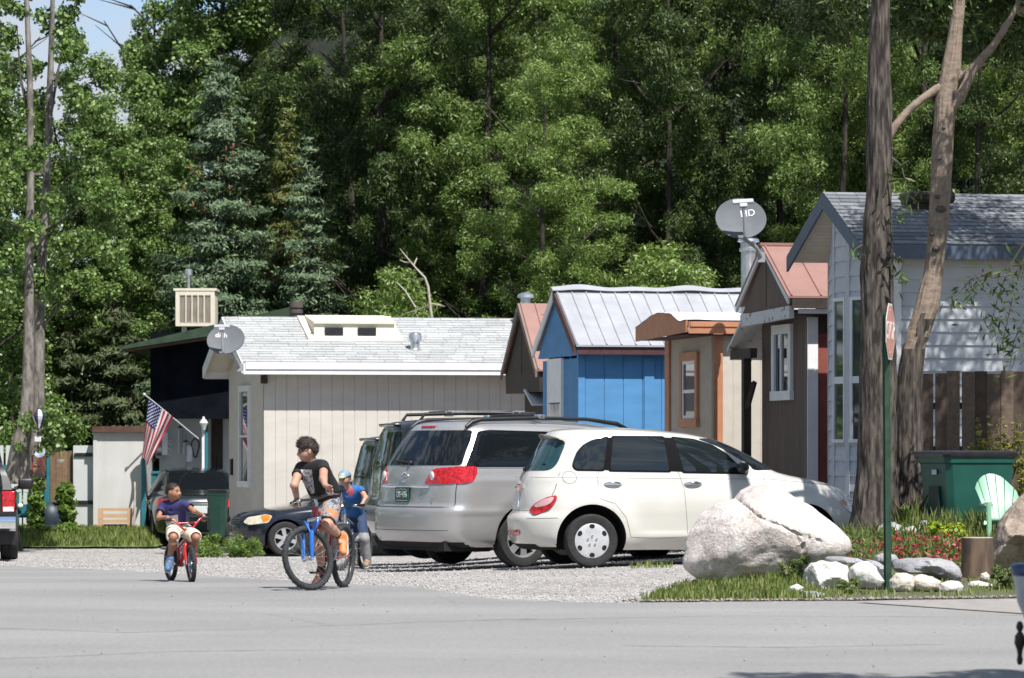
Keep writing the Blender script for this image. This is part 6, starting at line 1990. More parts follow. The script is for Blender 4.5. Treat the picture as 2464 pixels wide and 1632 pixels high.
# ---- black sedan facing left behind the bigger boy
def sedan(loc, yaw, label, paint, rear=False, sc=1.0):
 r = thing('parked_car', loc, label, 'sedan', yaw, 'cars parked on the gravel lot')
 rows = [(.18, -2.05, 2.02, .74, 4, 3), (.28, -2.18, 2.16, .81, 3.6, 2.7), (.45, -2.22, 2.20, .845, 3.4, 2.5), (.55, -2.22, 2.20, .85, 3.4, 2.5), (.64, -2.20, 2.16, .85, 3.4, 2.4), (.74, -2.17, 2.05, .845, 3.4, 2.4), (.82, -2.13, 1.80, .835, 3.4, 2.6), (.88, -2.09, 1.45, .825, 3.4, 2.8), (.93, -2.02, 1.12, .81, 3.2, 3.2), (.97, -1.82, .98, .80, 3.0, 3.6), (1.0, -1.62, .90, .785, 3.2, 3.8),
   (1.12, -1.38, .68, .72, 3.6, 4), (1.25, -1.14, .42, .66, 3.6, 4), (1.34, -.95, .20, .60, 3.4, 3.4), (1.39, -.76, -.02, .52, 3, 2.8), (1.415, -.52, -.22, .36, 2.6, 2.4), (1.425, -.42, -.32, .15, 2.2, 2.2)]
 sh = Shell(rows, [(-1.30, .32, .40, .10, .012), (1.32, .32, .40, .10, .012)], creases=[(.50, .03, .010, -1.0, 1.0), (.80, .03, .008, -2.0, 1.5)], dr=1.3, df=1.5)
 b = MB(); b.loft(sh.mesh(levels(.18, 1.34, 1.425, 40, 10), 104), True, True)
 cut_arches('body', b, [paint, M_UNDER], r, [(-1.30, .31, .36, .5, 1.1), (1.32, .31, .36, .5, 1.1)])
 fe, re_ = end_map(sh, False), end_map(sh, True)
 panel('windscreen', [(-.62, 1.0), (.62, 1.0), (.55, 1.32), (-.55, 1.32)], fe, .006, M_CLEARISH, r, 1)
 panel('rear_window', [(-.60, 1.03), (.60, 1.03), (.50, 1.33), (-.50, 1.33)], re_, .006, M_TINT, r, 1)
 for sg in (1, -1):
  fm = side_map(sh, sg)
  panel('side_window', [(-1.28, 1.0), (-.28, 1.0), (-.28, 1.33), (-.85, 1.33)], fm, .006, M_TINT, r, 1)
  panel('side_window', [(-.22, 1.0), (.78, 1.0), (.35, 1.28), (.10, 1.33), (-.22, 1.33)], fm, .006, M_TINT, r, 1)
  h = panel('headlight', [(1.62, .60), (1.94, .56), (2.03, .60), (1.95, .69), (1.64, .75), (1.54, .72)], fm, .012, M_LENSY, r, 1, .03)
  panel('turn_lamp', [(1.60, .64), (1.70, .60), (1.74, .715), (1.64, .74), (1.56, .715)], fm, .017, M_AMBER, h, 1, .03)
  tl = panel('tail_light', [(sg * .42, .70), (sg * .80, .70), (sg * .78, .86), (sg * .45, .85)], re_, .012, M_RED, r, 1, .03)
  panel('side_lamp', [(-1.96, .70), (-1.80, .70), (-1.78, .84), (-1.93, .86)], fm, .012, M_RED, tl, 1, .03)
  sb = MB(); strip(sb, [(-.25, 1.0), (-.25, .35)], fm); strip(sb, [(.80, .98), (.85, .6), (.80, .30)], fm); strip(sb, [(-1.2, .95), (-.98, .6), (-.85, .3), (.8, .3)], fm); sb.build('panel_seam', M_GAP, r, fix=False)
  for x in (-.45, .55):
   hb = MB(); hb.tube([fm(x - .08, .80, .012), fm(x, .80, .028), fm(x + .08, .80, .012)], .012, 8); hb.build('door_handle', paint, r, smooth=60)
  mm = MB(); mm.sphere((.62, sg * .93, 1.0), .1, 14, 10, sc=(.6, 1.1, .7)); mm.build('mirror', paint, r, smooth=60)
 g_ = MB()
 for k in range(3): g_.tube([fe(y, .60 + .03 * k, .004) for y in np.linspace(-.38, .38, 9)], .008, 6)
 g_.build('grille', M_GAP, r, smooth=50)
 t_ = MB(); t_.tube([re_(y, .80, .008) for y in np.linspace(-.40, .40, 11)], .018, 8, flat=.6); t_.build('trunk_trim', M_CHROME, r, smooth=60)
 p_ = MB(); p_.M = frame_at(re_(0, .66, .010), (0, -1, 0), (-1, 0, 0)); p_.rbox((0, 0, 0), (.31, .01, .15), .004); p_.build('licence_plate', M_PLATEW, r)
 sb = MB(); strip(sb, [(-.78, .545), (.78, .545)], re_, .002, .008); strip(sb, [(-.7, .95), (-.72, .69)], re_); strip(sb, [(.7, .95), (.72, .69)], re_); strip(sb, [(-.6, .36), (.6, .36)], fe, .002, .03); sb.build('bumper_seam', M_GAP, r, fix=False)
 for x in (-1.30, 1.32):
  for sg in (1, -1): wheel(r, x, sg * .745, .31, .195, sg, 'six')
 r.scale = (sc,) * 3
 return r
PB = PAINT('blue_black_paint', (0.010, 0.014, 0.024), 0.3, .22)
yaw = math.pi + R(14)
hd = Vector((math.cos(yaw), math.sin(yaw), 0)); lf = Vector((-hd.y, hd.x, 0))
w_ = on_ground(679, 75.6)
loc = Vector((w_.x, w_.y, 0)) - hd * 1.32 - lf * .745; loc.z = w_.z
sedan(loc, yaw, 'black sedan facing left with pale headlight, parked behind the bigger boy', PB, sc=.96)
yaw = R(90 + 9)
hd = Vector((math.cos(yaw), math.sin(yaw), 0)); lf = Vector((-hd.y, hd.x, 0))
c_ = on_ground(386, 83.6)
loc = Vector((c_.x, c_.y, 0)) + hd * 2.1 - lf * .78; loc.z = float(G(loc.x, loc.y))
sedan(loc, yaw, 'dark green black sedan seen from behind, parked behind the small boy', PAINT('green_black_paint', (0.012, 0.020, 0.020), 0.3, .2), sc=1.06)

# ---- dark pickup cut by the left edge
def pickup():
 yaw = R(90 + 6.5); Y = 66.5
 x = (42 - X_MID) * Y / F_PX
 loc = Vector((x - .93 - .30, Y + 2.6, float(G(x, Y))))
 r = thing('pickup_truck', loc, 'dark pickup truck with chrome rear bumper cut off by the left edge', 'pickup', yaw)
 P = PAINT('charcoal_paint', (0.007, 0.008, 0.009), 0.0, .3)
 b = MB()
 def ring(x, w, z0, z1, c=.06):
  return [(x, -w, z0), (x, w, z0), (x, w, z1 - c), (x, w - c * .6, z1), (x, -w + c * .6, z1), (x, -w, z1 - c)]
 b.loft([ring(-2.52, .89, .50, 1.08), ring(-2.55, .90, .52, 1.09), ring(-.75, .92, .42, 1.10)], True, True)
 b.loft([ring(-.72, .92, .40, 1.08), ring(1.0, .92, .38, 1.07), ring(1.6, .91, .40, 1.04), ring(2.4, .88, .45, .98), ring(2.6, .80, .5, .90)], True, True)
 cut = cut_arches('body', b, [P, M_UNDER], r, [(-1.65, .40, .46, .5, 1.2), (1.65, .40, .46, .5, 1.2)])
 cab = MB()
 cab.loft([[(-.72, -.86, 1.06), (-.72, .86, 1.06), (1.05, .86, 1.06), (1.05, -.86, 1.06)], [(-.62, -.78, 1.28), (-.62, .78, 1.28), (.70, .78, 1.28), (.70, -.78, 1.28)], [(-.50, -.68, 1.50), (-.50, .68, 1.50), (.30, .68, 1.50), (.30, -.68, 1.50)], [(-.40, -.56, 1.55), (-.40, .56, 1.55), (.2, .56, 1.55), (.2, -.56, 1.55)]], True, True)
 cb = cab.build('cab', P, r, smooth=35)
 g = MB(); g.add([(-.722, -.70, 1.11), (-.722, .70, 1.11), (-.634, .68, 1.28), (-.54, .62, 1.46), (-.54, -.62, 1.46), (-.634, -.68, 1.28)], [(0, 1, 2, 3, 4, 5)]); g.build('rear_window', M_TINT, r)
 for sg in (1, -1):
  g = MB(); g.add([(-.52, sg * .846, 1.11), (.78, sg * .846, 1.11), (.30, sg * .722, 1.44), (-.42, sg * .722, 1.44)], [(0, 1, 2, 3)]); g.build('side_window', M_TINT, r)
  t = MB(); t.rbox((-2.535, sg * .79, .91), (.06, .20, .32), .02); tl = t.build('tail_light', M_RED, r, smooth=50)
  l = MB(); l.b2((-2.572, sg * .79 - .08, .76), (-2.55, sg * .79 + .08, .83)); l.build('reverse_lamp', M_LENSW, tl)
  m = MB(); m.rbox((.75, sg * 1.06, 1.16), (.10, .24, .18), .04); m.tube([(.78, sg * .88, 1.08), (.77, sg * 1.0, 1.12)], .03, 6); m.build('mirror', M_BLACK, r, smooth=60)
 bp = MB(); bp.loft([[(x_, y, z) for x_, z in ((-2.56, .46), (-2.66, .50), (-2.68, .60), (-2.66, .68), (-2.56, .70))] for y in np.linspace(-.90, .90, 9)], True, True); bo = bp.build('bumper', M_CHROME, r, smooth=40)
 e = MB(); e.tube([(-2.62, -.62, .44), (-1.8, -.62, .44)], .04, 10); e.build('exhaust_pipe', M_RUST, r, smooth=40)
 tg = MB(); tg.b2((-2.562, -.68, .74), (-2.552, .68, 1.05)); tgo = tg.build('tailgate', P, r)
 tx = MB(); tx.M = frame_at((-2.566, -.52, .86), (0, -1, 0), (-1, 0, 0)); put_text(tx, '4x4', .11); tx.build('badge', M_CHROME, tgo)
 mf = MB(); mf.b2((-2.3, -.9, .25), (-2.28, -.55, .55)); mf.build('mud_flap', M_BLACK, r)
 for x_ in (-1.65, 1.65):
  for sg in (1, -1): wheel(r, x_, sg * .80, .39, .27, sg, 'five')
 wheel_low = None
 return r
pickup()
# ---------------------------------------------------------------- bicycles and the three boys
M_RUBBER = MAT('bike_tyre', (0.030, 0.033, 0.036), 0.85, var=0.3, scale=30)
M_ALU = MAT('bright_alloy', (0.62, 0.63, 0.65), 0.25, metal=0.9, var=0.05)
M_BKRED = PAINT('bike_red', (0.42, 0.012, 0.014), 0.0, .25)
M_BKBLUE = PAINT('bike_blue', (0.012, 0.13, 0.50), 0.0, .25)
M_BKBLACK = PAINT('bike_black', (0.014, 0.015, 0.017), 0.0, .3)
M_BKGREY = PAINT('bike_grey', (0.20, 0.22, 0.25), 0.0, .3)

def bicycle(front, rear, r, wb, steer, label, C, head, seat, bar, kids_bike=False, group='bicycles being ridden by the boys'):
 """front, rear: ground points under the wheels; local x runs forwards"""
 d = (front - rear); d.z = 0; yaw = math.atan2(d.y, d.x)
 loc = (front + rear) / 2
 t = thing('bicycle', loc, label, 'bicycle', yaw, group)
 hb, ht = Vector(head[0]), Vector(head[1])                    # head tube bottom and top
 ax = (ht - hb).normalized()
 S = Matrix.Translation(hb) @ Matrix.Rotation(steer, 4, ax) @ Matrix.Translation(-hb)
 tw = .030 if not kids_bike else .024
 def mkwheel(M, c):
  w = bpy.data.objects.new('wheel', None); w.empty_display_size = .1; COL.objects.link(w); w.parent = t
  b = MB(); b.M = M
  b.tube([(c[0] + (r - tw) * math.cos(a), 0, c[2] + (r - tw) * math.sin(a)) for a in np.linspace(0, 2 * math.pi, 49)[:-1]], tw, 10, closed=True)
  for k in range(64):                                      # knobs of the tread
   a = 2 * math.pi * k / 64
   b.box((c[0] + (r - .003) * math.cos(a), .010 * (1 if k % 2 else -1), c[2] + (r - .003) * math.sin(a)), (.012, .020, .0055), ry=-a)
  b.build('tyre', M_RUBBER, w, smooth=60)
  b = MB(); b.M = M
  rr = r - 2 * tw
  b.tube([(c[0] + rr * math.cos(a), 0, c[2] + rr * math.sin(a)) for a in np.linspace(0, 2 * math.pi, 49)[:-1]], .009, 6, closed=True)
  b.build('rim', C['rim'], w, smooth=60)
  b = MB(); b.M = M
  for k in range(24 if not kids_bike else 16):
   n = 24 if not kids_bike else 16
   a = 2 * math.pi * k / n; s = 1 if k % 2 else -1
   b.tube([(c[0] + .02 * math.cos(a + .5 * s), s * .03, c[2] + .02 * math.sin(a + .5 * s)), (c[0] + rr * math.cos(a), 0, c[2] + rr * math.sin(a))], .0016, 4)
  b.build('spokes', M_GREY, w)
  b = MB(); b.M = M; b.lathe([(.012, -.06), (.012, -.035), (.024, -.034), (.020, 0), (.024, .034), (.012, .035), (.012, .06)], 12, axis='y', c=c); b.build('hub', M_ALU, w, smooth=40)
  return w
 fr, rr_ = (wb / 2, 0, r), (-wb / 2, 0, r)
 mkwheel(S, fr); mkwheel(Matrix.Identity(4), rr_)
 bb = Vector((-wb * .06, 0, r * .92)); st = Vector(seat) - Vector((0, 0, .05))
 q = (1 if not kids_bike else 1.05)
 b = MB()
 b.tube([hb - ax * .01, ht], .024 * q, 12); b.tube([ht - ax * .03, st.lerp(bb, .28)], .019 * q, 10); b.tube([hb + ax * .02, bb], .024 * q, 12); b.tube([bb, st.lerp(bb, .2)], .018 * q, 10)
 for s in (-1, 1):
  b.tube([bb + Vector((0, s * .03, 0)), Vector((rr_[0] * .55, s * .045, r * .95)), Vector((rr_[0], s * .06, r))], .011 * q, 8)
  b.tube([st.lerp(bb, .28) + Vector((0, s * .02, 0)), Vector((rr_[0], s * .06, r))], .010 * q, 8)
 b.tube([bb + Vector((0, -.035, 0)), bb + Vector((0, .035, 0))], .025, 12)
 b.build('frame', C['frame'], t, smooth=50)
 b = MB(); b.tube([st.lerp(bb, .25), Vector(seat)], .012, 8); b.build('seat_post', M_ALU, t, smooth=50)
 b = MB()
 sx, sz = seat[0], seat[2]
 rings = []
 for k in range(9):
  u = k / 8; x = sx - .12 * q + .25 * q * u; w = (.075 * (1 - u) ** .8 + .018) * q; z = sz + .035 + .012 * math.cos(u * 5)
  rings.append([(x, w * math.cos(a), z + (.02 if math.sin(a) > 0 else .028) * math.sin(a)) for a in np.linspace(0, 2 * math.pi, 14, endpoint=False)])
 b.loft(rings, True, True); b.build('saddle', M_BLACK, t, smooth=60)
 # fork, turned with the bars
 b = MB(); b.M = S
 cr = hb - ax * .03
 if kids_bike:
  for s in (-1, 1): b.tube([cr, cr + Vector((.01, s * .035, -.01)), cr + Vector((.02, s * .05, -.05)), Vector((fr[0], s * .052, r + .0))], [.020, .023, .021, .016], 10)
 else:
  for s in (-1, 1): b.tube([cr + Vector((.0, s * .062, .015)), Vector((fr[0], s * .066, r + .19)).lerp(cr + Vector((0, s * .062, 0)), .25), Vector((fr[0], s * .066, r))], [.023, .025, .019], 12)
  b.tube([Vector((fr[0] - .03, -.066, r + .24)), Vector((fr[0] - .035, 0, r + .36)), Vector((fr[0] - .03, .066, r + .24))], .009, 8)
 fk = b.build('fork', C['fork'], t, smooth=50)
 if not kids_bike:
  b = MB(); b.M = S
  b.rbox(tuple(cr + Vector((0, 0, .02))), (.06, .17, .045), .015)
  for s in (-1, 1): b.lathe([(.014, 0), (.014, -.03), (.016, -.05)], 10, c=tuple(Vector((fr[0], s * .066, r + .02))))
  b.build('fork_crown', M_ALU, fk, smooth=50)
 # stem and handlebar
 bc = Vector(bar['c']); hw = bar['w'] / 2
 b = MB(); b.M = S; b.tube([ht - ax * .02, ht + ax * .04, bc], .017 * q, 10); b.build('stem', C.get('stem', M_ALU), t, smooth=50)
 b = MB(); b.M = S
 if kids_bike:
  b.tube([bc + Vector((-.05, hw, bar['rise'])), bc + Vector((-.02, hw * .62, bar['rise'] - .005)), bc + Vector((0, hw * .30, .03)), bc + Vector((0, .03, 0)), bc + Vector((0, -.03, 0)), bc + Vector((0, -hw * .30, .03)), bc + Vector((-.02, -hw * .62, bar['rise'] - .005)), bc + Vector((-.05, -hw, bar['rise']))], .012, 10)
  b.tube([bc + Vector((-.012, hw * .48, bar['rise'] * .62)), bc + Vector((-.012, -hw * .48, bar['rise'] * .62))], .010, 8)
 else:
  b.tube([bc + Vector((-.04, hw, bar['rise'])), bc + Vector((-.01, hw * .5, bar['rise'])), bc + Vector((.0, hw * .22, .0)), bc + Vector((0, -hw * .22, .0)), bc + Vector((-.01, -hw * .5, bar['rise'])), bc + Vector((-.04, -hw, bar['rise']))], .014, 10)
 h = b.build('handlebar', C['bar'], t, smooth=50)
 grips = {}
 for s, k in ((1, 'L'), (-1, 'R')):
  e = bc + Vector((-.05 if kids_bike else -.04, s * hw, bar['rise'])); i_ = bc + Vector((-.03 if kids_bike else -.022, s * hw * .68, bar['rise']))
  g_ = MB(); g_.M = S; g_.tube([i_, e + (e - i_) * .08], .018, 10); g_.build('grip', M_BLACK, h, smooth=50)
  M_ = Matrix.Translation(loc) @ Matrix.Rotation(yaw, 4, 'Z') @ S
  grips[k] = (M_ @ i_.lerp(e, .55), (M_ @ e - M_ @ i_).normalized())
  if not kids_bike:
   l_ = MB(); l_.M = S; l_.rbox(tuple(i_.lerp(bc, .12) + Vector((.015, 0, 0))), (.05, .05, .035), .012); l_.tube([i_ + Vector((.02, 0, 0)), i_ + Vector((.055, 0, -.01)), i_.lerp(e, .8) + Vector((.06, 0, -.03))], [.007, .006, .005], 6); l_.build('brake_lever', M_ALU, h, smooth=50)
 # cranks, chainwheel, chain
 b = MB(); cl = .16 * q if not kids_bike else .095
 ca = bar.get('crank', .9)
 px_, pz_ = cl * math.cos(ca), cl * math.sin(ca)
 for s in (1, -1):
  e = bb + Vector((s * px_, s * .075, s * pz_))
  b.tube([bb + Vector((0, s * .06, 0)), e], .011, 8)
 b.lathe([(.012, -.06), (.012, .06)], 10, axis='y', c=tuple(bb)); cr_ = b.build('crank', M_ALU, t, smooth=40)
 for s in (1, -1):
  e = bb + Vector((s * px_, s * .115, s * pz_)); p = MB(); p.rbox(tuple(e), (.085, .075, .02), .006); p.build('pedal', M_BLACK, cr_)
 b = MB(); cw = r * .28; b.lathe([(cw, -.052), (cw, -.046), (cw * .75, -.046), (cw * .75, -.052)], 32, axis='y', c=tuple(bb))
 for s in (1, -1): b.tube([bb + Vector((0, -.049, s * cw)), Vector((rr_[0], -.049, r + s * cw * .5))], .005, 5)
 b.lathe([(cw * .5, -.052), (cw * .5, -.044), (.01, -.044)], 24, axis='y', c=rr_); b.build('chain', M_UNDER if not kids_bike else M_GAP, t)
 cab = MB(); cab.M = S; 
 if not kids_bike:
  cab.tube([bc + Vector((0, .1, 0)), bc + Vector((.09, .05, .02)), bc + Vector((.07, .02, -.18)), hb + Vector((.03, .02, -.1))], .004, 5); cab.build('cable', M_BLACK, t)
 pedals = {k: Matrix.Translation(loc) @ Matrix.Rotation(yaw, 4, 'Z') @ (bb + Vector((s * px_, s * .115, s * pz_ + .012))) for s, k in ((1, 'L'), (-1, 'R'))}
 M_ = Matrix.Translation(loc) @ Matrix.Rotation(yaw, 4, 'Z')
 return t, grips, pedals, M_ @ Vector(seat), Vector((math.cos(yaw), math.sin(yaw), 0))

def SKIN(name, c):
 m, nt, bs = _nodes(name)
 n = _noise(nt, _coord(nt, 9.0), 3.0)
 r = _ramp(nt, n.outputs['Fac'], [(0.3, tuple(v * .9 for v in c)), (0.7, tuple(min(1, v * 1.06) for v in c))])
 nt.links.new(r.outputs['Color'], bs.inputs['Base Color'])
 bs.inputs['Roughness'].default_value = .5
 bs.inputs['Subsurface Weight'].default_value = .12
 bs.inputs['Subsurface Scale'].default_value = .012
 bs.inputs['Subsurface Radius'].default_value = (1.0, .35, .2)
 return m
M_EYEW = MAT('eye', (0.02, 0.014, 0.010), 0.2, var=.1)
M_HAIR = MAT('dark_hair', (0.020, 0.013, 0.009), 0.55, c2=(0.055, 0.038, 0.026), scale=(60, 60, 60), bump=.6)
M_LIP = MAT('lips', (0.34, 0.13, 0.105), .5, var=.1)

def hand(pr, w, d, n, s, curl, spread=.0, flip=1):
 """palm and five separate fingers from wrist w along d; n = back of the hand; curl in radians per joint"""
 d = Vector(d).normalized(); n = Vector(n); n = (n - d * n.dot(d)).normalized(); sd = d.cross(n) * flip
 pr.append(('c', w, w + d * .035 * s, .021 * s, .024 * s, .012))
 for k in (-1, 0, 1): pr.append(('c', w + d * .02 * s + sd * .010 * k * s, w + d * .068 * s + sd * .021 * k * s, .014 * s, .0125 * s, .010))
 L = (.068, .078, .072, .056)
 for k in range(4):
  a = w + d * .072 * s + sd * (.0285 - .019 * k) * s
  dd = (d + sd * spread * (1.5 - k) * .5).normalized(); rad = .0088 * s
  segs = (.45, .32, .25); p = a - dd * .01 * s; cur = dd; ang = 0
  for j, f in enumerate(segs):
   ang += curl * (1.0 if j else .8)
   v = (dd * math.cos(ang) - n * math.sin(ang)).normalized()
   q = p + v * L[k] * f * s
   pr.append(('c', p, q, rad * (1 - .06 * j), rad * (.95 - .08 * j), .003)); p = q
 a = w + d * .022 * s + sd * .020 * s
 v = (d * .55 + sd * .75 - n * (.25 + .5 * min(curl, 1))).normalized(); q = a + v * .034 * s
 v2 = (d * .85 + sd * .25 - n * (.2 + .7 * min(curl, 1))).normalized()
 pr.append(('c', a, q, .0115 * s, .010 * s, .006)); pr.append(('c', q, q + v2 * .028 * s, .0098 * s, .0082 * s, .003))

def figure(label, root, J, S, mats, look, hands, vox, hair_prims=None, sleeve=.55, short=.9, shirt_low=None, cap=None, glasses=False, fat=1.0, shirt_extra=None, sock=None, strand=.24):
 """one continuous body; shirt, shorts, shoes and hair are children"""
 o = np.array(root)
 f = Vector(look).normalized(); up = Vector(J['head']) - Vector(J['neck']); up = (Vector((0, 0, 1)) * .75 + up.normalized() * .25)
 up = (up - f * up.dot(f)).normalized(); rt = f.cross(up)
 HR = Matrix((rt, f, up)).transposed()                        # head axes: x right, y forwards, z up
 hc = Vector(J['head']); H = S['head']
 hp = lambda x, y, z: hc + (rt * x + f * y + up * z) * H
 t = thing('person', root, label, 'person', 0, 'boys out on bicycles')
 A = S['arm']; Lg = S['leg']; T = S['torso']
 pr = []
 nk, ch, pv = Vector(J['neck']), Vector(J['chest']), Vector(J['pelvis'])
 wa = ch.lerp(pv, .55)
 sl, sr = Vector(J['shL']), Vector(J['shR'])
 body_core = lambda g, k=.05: [('c', pv, wa, T * .98 * fat + g, T * .95 * fat + g, k), ('c', wa, ch, T * .95 * fat + g, T * 1.0 + g, k), ('c', ch, ch.lerp(nk, .55), T * .98 + g, T * .55 + g, k), ('c', sl.lerp(sr, .10), sr.lerp(sl, .10), T * .50 + g, T * .50 + g, k),
          ('c', ch.lerp(sl, .45), pv.lerp(Vector(J['hipL']), .6), T * .70 * fat + g, T * .72 * fat + g, k), ('c', ch.lerp(sr, .45), pv.lerp(Vector(J['hipR']), .6), T * .70 * fat + g, T * .72 * fat + g, k)]
 pr += body_core(-.012)
 pr.append(('c', nk - (nk - ch) * .25, hp(0, -.12, -.42), T * .50, H * .36, .03))
 # skull, face, jaw, nose, ears
 pr += [('e', hp(0, -.06, .08), (H * .60, H * .74, H * .72), HR, .0), ('e', hp(0, .16, -.30), (H * .47, H * .50, H * .50), HR, .03), ('c', hp(0, .42, -.60), hp(0, .34, -.62), H * .17, H * .17, .03),
     ('c', hp(.26, .40, -.26), hp(.30, .30, -.24), H * .20, H * .2, .03), ('c', hp(-.26, .40, -.26), hp(-.30, .30, -.24), H * .20, H * .2, .03),
     ('c', hp(0, .62, -.0), hp(0, .76, -.24), H * .07, H * .105, .02), ('c', hp(.07, .66, -.27), hp(-.07, .66, -.27), H * .075, H * .075, .012),
     ('-e', hp(.235, .70, -.03), (H * .14, H * .11, H * .075), HR, .015), ('-e', hp(-.235, .70, -.03), (H * .14, H * .11, H * .075), HR, .015),
     ('e', hp(.235, .57, -.03), (H * .10, H * .10, H * .07), HR, .006), ('e', hp(-.235, .57, -.03), (H * .10, H * .10, H * .07), HR, .006),
     ('c', hp(-.12, .60, -.455), hp(.12, .60, -.455), H * .055, H * .055, .015),
     ('e', hp(.61, -.04, -.08), (H * .07, H * .13, H * .19), HR, .01), ('e', hp(-.61, -.04, -.08), (H * .07, H * .13, H * .19), HR, .01)]
 for s in 'LR':
  sh, el, wr = Vector(J['sh' + s]), Vector(J['el' + s]), Vector(J['wr' + s])
  pr += [('c', sh, el, A * 1.10, A * .86, .03), ('c', el, wr, A * .88, A * .58, .02)]
  hip, kn, an, to = Vector(J['hip' + s]), Vector(J['kn' + s]), Vector(J['an' + s]), Vector(J['to' + s])
  cf = kn.lerp(an, .3)
  pr += [('c', pv.lerp(hip, .8), kn, Lg * 1.28, Lg * .88, .04), ('c', kn, cf, Lg * .86, Lg * .84, .02), ('c', cf, an, Lg * .84, Lg * .48, .02), ('c', an, an.lerp(to, .5), Lg * .40, Lg * .3, .02)]
  h = hands[s]
  hand(pr, wr, h['d'], h['n'], S['hand'], h['curl'], h.get('spread', 0), h.get('flip', 1))
 def pick(c):
  d = c - np.array(hc)
  x, y, z = d @ np.array(rt) / H, d @ np.array(f) / H, d @ np.array(up) / H
  k = np.zeros(len(c), np.int32)
  eye = ((np.abs(np.abs(x) - .235) / .10) ** 2 + ((z + .03) / .055) ** 2 < 1) & (y > .4)
  brow = (np.abs(np.abs(x) - .24) < .16) & (np.abs(z - .13 + .03 * np.abs(x)) < .035) & (y > .35)
  lip = (np.abs(x) < .15) & (np.abs(z + .455) < .045) & (y > .45)
  k[lip] = 2; k[eye | brow] = 1
  return k
 sdf_obj('body', pr, vox, [mats['skin'], M_EYEW, M_LIP], t, pick, origin=o)
 # shirt
 sp = body_core(.010)
 for s in 'LR':
  sh, el = Vector(J['sh' + s]), Vector(J['el' + s]); e = sh.lerp(el, sleeve)
  sp.append(('c', sh, e, A * .98 + .008, A * 1.0 + .020, .022))
 low = Vector(shirt_low) if shirt_low is not None else pv + (pv - wa).normalized() * .03
 sp.append(('cut', low, (low - wa).normalized()))
 for s in 'LR':
  sh, el = Vector(J['sh' + s]), Vector(J['el' + s]); sp.append(('-c', sh.lerp(el, sleeve + .06), sh.lerp(el, sleeve + .5), A * 1.6, A * 1.8, .004))
 sp.append(('-c', ch.lerp(nk, .86), hp(0, 0, .2), T * .56, T * .9, .012))
 rng = np.random.default_rng(3)
 for k in range(14):                                          # creases
  a = wa.lerp(ch, rng.uniform(-.8, 1.0)) + Vector(rng.normal(0, 1, 3)).normalized() * T * 1.05; e = a + Vector(rng.normal(0, .05, 3))
  sp.append(('-c', a, e, .008, .004, .022))
 so_ = sdf_obj('shirt', sp, vox * 1.15, mats['shirt'], t, mats.get('shirt_pick'), origin=o)
 # shorts or trousers
 tp = [('c', pv, pv.lerp(wa, .35), T * .98 * fat + .014, T * .92 * fat + .006, .03)]
 for s in 'LR':
  hip, kn, an = Vector(J['hip' + s]), Vector(J['kn' + s]), Vector(J['an' + s])
  if short < 1.0:
   e = hip.lerp(kn, short); tp.append(('c', pv.lerp(hip, .8), e, Lg * 1.30 + .018, Lg * 1.05 + .026, .04))
  else:
   tp += [('c', pv.lerp(hip, .8), kn, Lg * 1.30 + .014, Lg * .95 + .016, .04), ('c', kn, kn.lerp(an, min(.97, short - 1)), Lg * .95 + .016, Lg * .8 + .016, .03)]
 if short < 1.0:
  for s in 'LR':
   hip, kn = Vector(J['hip' + s]), Vector(J['kn' + s]); d = (kn - hip).normalized()
   tp.append(('-c', hip.lerp(kn, short) + d * (Lg * 1.0), hip.lerp(kn, short) + d * (Lg * 1.0 + .25), Lg * 1.25, Lg * 1.3, .004))
 sdf_obj('shorts' if short < 1.0 else 'trousers', tp, vox * 1.15, mats['shorts'], t, mats.get('shorts_pick'), origin=o)
 for s in 'LR':
  an, to = Vector(J['an' + s]), Vector(J['to' + s]); d = (to - an); ln = d.length; d.normalize()
  shin = (an - Vector(J['kn' + s])).normalized()
  q = S['foot']; heel = an + shin * q * .25 - d * q * .14
  sole = (shin - d * shin.dot(d)).normalized()
  tip = heel + d * q * 1.0
  b = [('c', heel, tip, q * .24, q * .20, .02), ('c', an - shin * q * .02, heel.lerp(tip, .35), q * .235, q * .24, .03), ('c', an - shin * q * .02, heel, q * .235, q * .24, .03), ('c', heel.lerp(tip, .55), tip, q * .23, q * .20, .02), ('cut', heel + sole * q * .14, sole)]
  sh_ = sdf_obj('shoe', b, vox, mats['shoe' + s] if 'shoe' + s in mats else mats['shoe'], t, None, origin=o)
  b = [('c', heel - d * q * .02 + sole * q * .12, tip + sole * q * .12, q * .25, q * .22, .01), ('cut', heel + sole * q * .21, sole), ('cut', heel + sole * q * .08, -sole)]
  sdf_obj('sole', b, vox, mats['sole'], sh_, None, origin=o)
  if sock:
   sdf_obj('sock', [('c', an - shin * q * sock, an + shin * q * .1, Lg * .62, Lg * .56, .01)], vox, M_SOCK, t, None, origin=o)
 # hair
 if hair_prims:
  hr = [('e' if p[0] == 'e' else p[0], hp(*p[1]), tuple(v * H for v in p[2]), HR, p[3]) if p[0] in ('e', '-e') else ('c', hp(*p[1]), hp(*p[2]), p[3] * H, p[4] * H, p[5]) if p[0] == 'c' else ('cut', hp(*p[1]), rt * p[2][0] + f * p[2][1] + up * p[2][2]) for p in hair_prims]
  ho = sdf_obj('hair', hr, vox, M_HAIR, t, None, origin=o, jitter=vox * .12, seed=1)
  co = np.array([v.co for v in ho.data.vertices]); no = np.array([v.normal for v in ho.data.vertices])
  rg = np.random.default_rng(8); NS = 2600; k = rg.choice(len(co), NS)
  ax = no[k] * .8 + rg.normal(0, .45, (NS, 3)) + np.array(f) * .25 + np.array([0, 0, -.25]); ax /= np.linalg.norm(ax, axis=1)[:, None]
  sd = np.cross(ax, rg.normal(size=(NS, 3))); sd /= np.linalg.norm(sd, axis=1)[:, None]
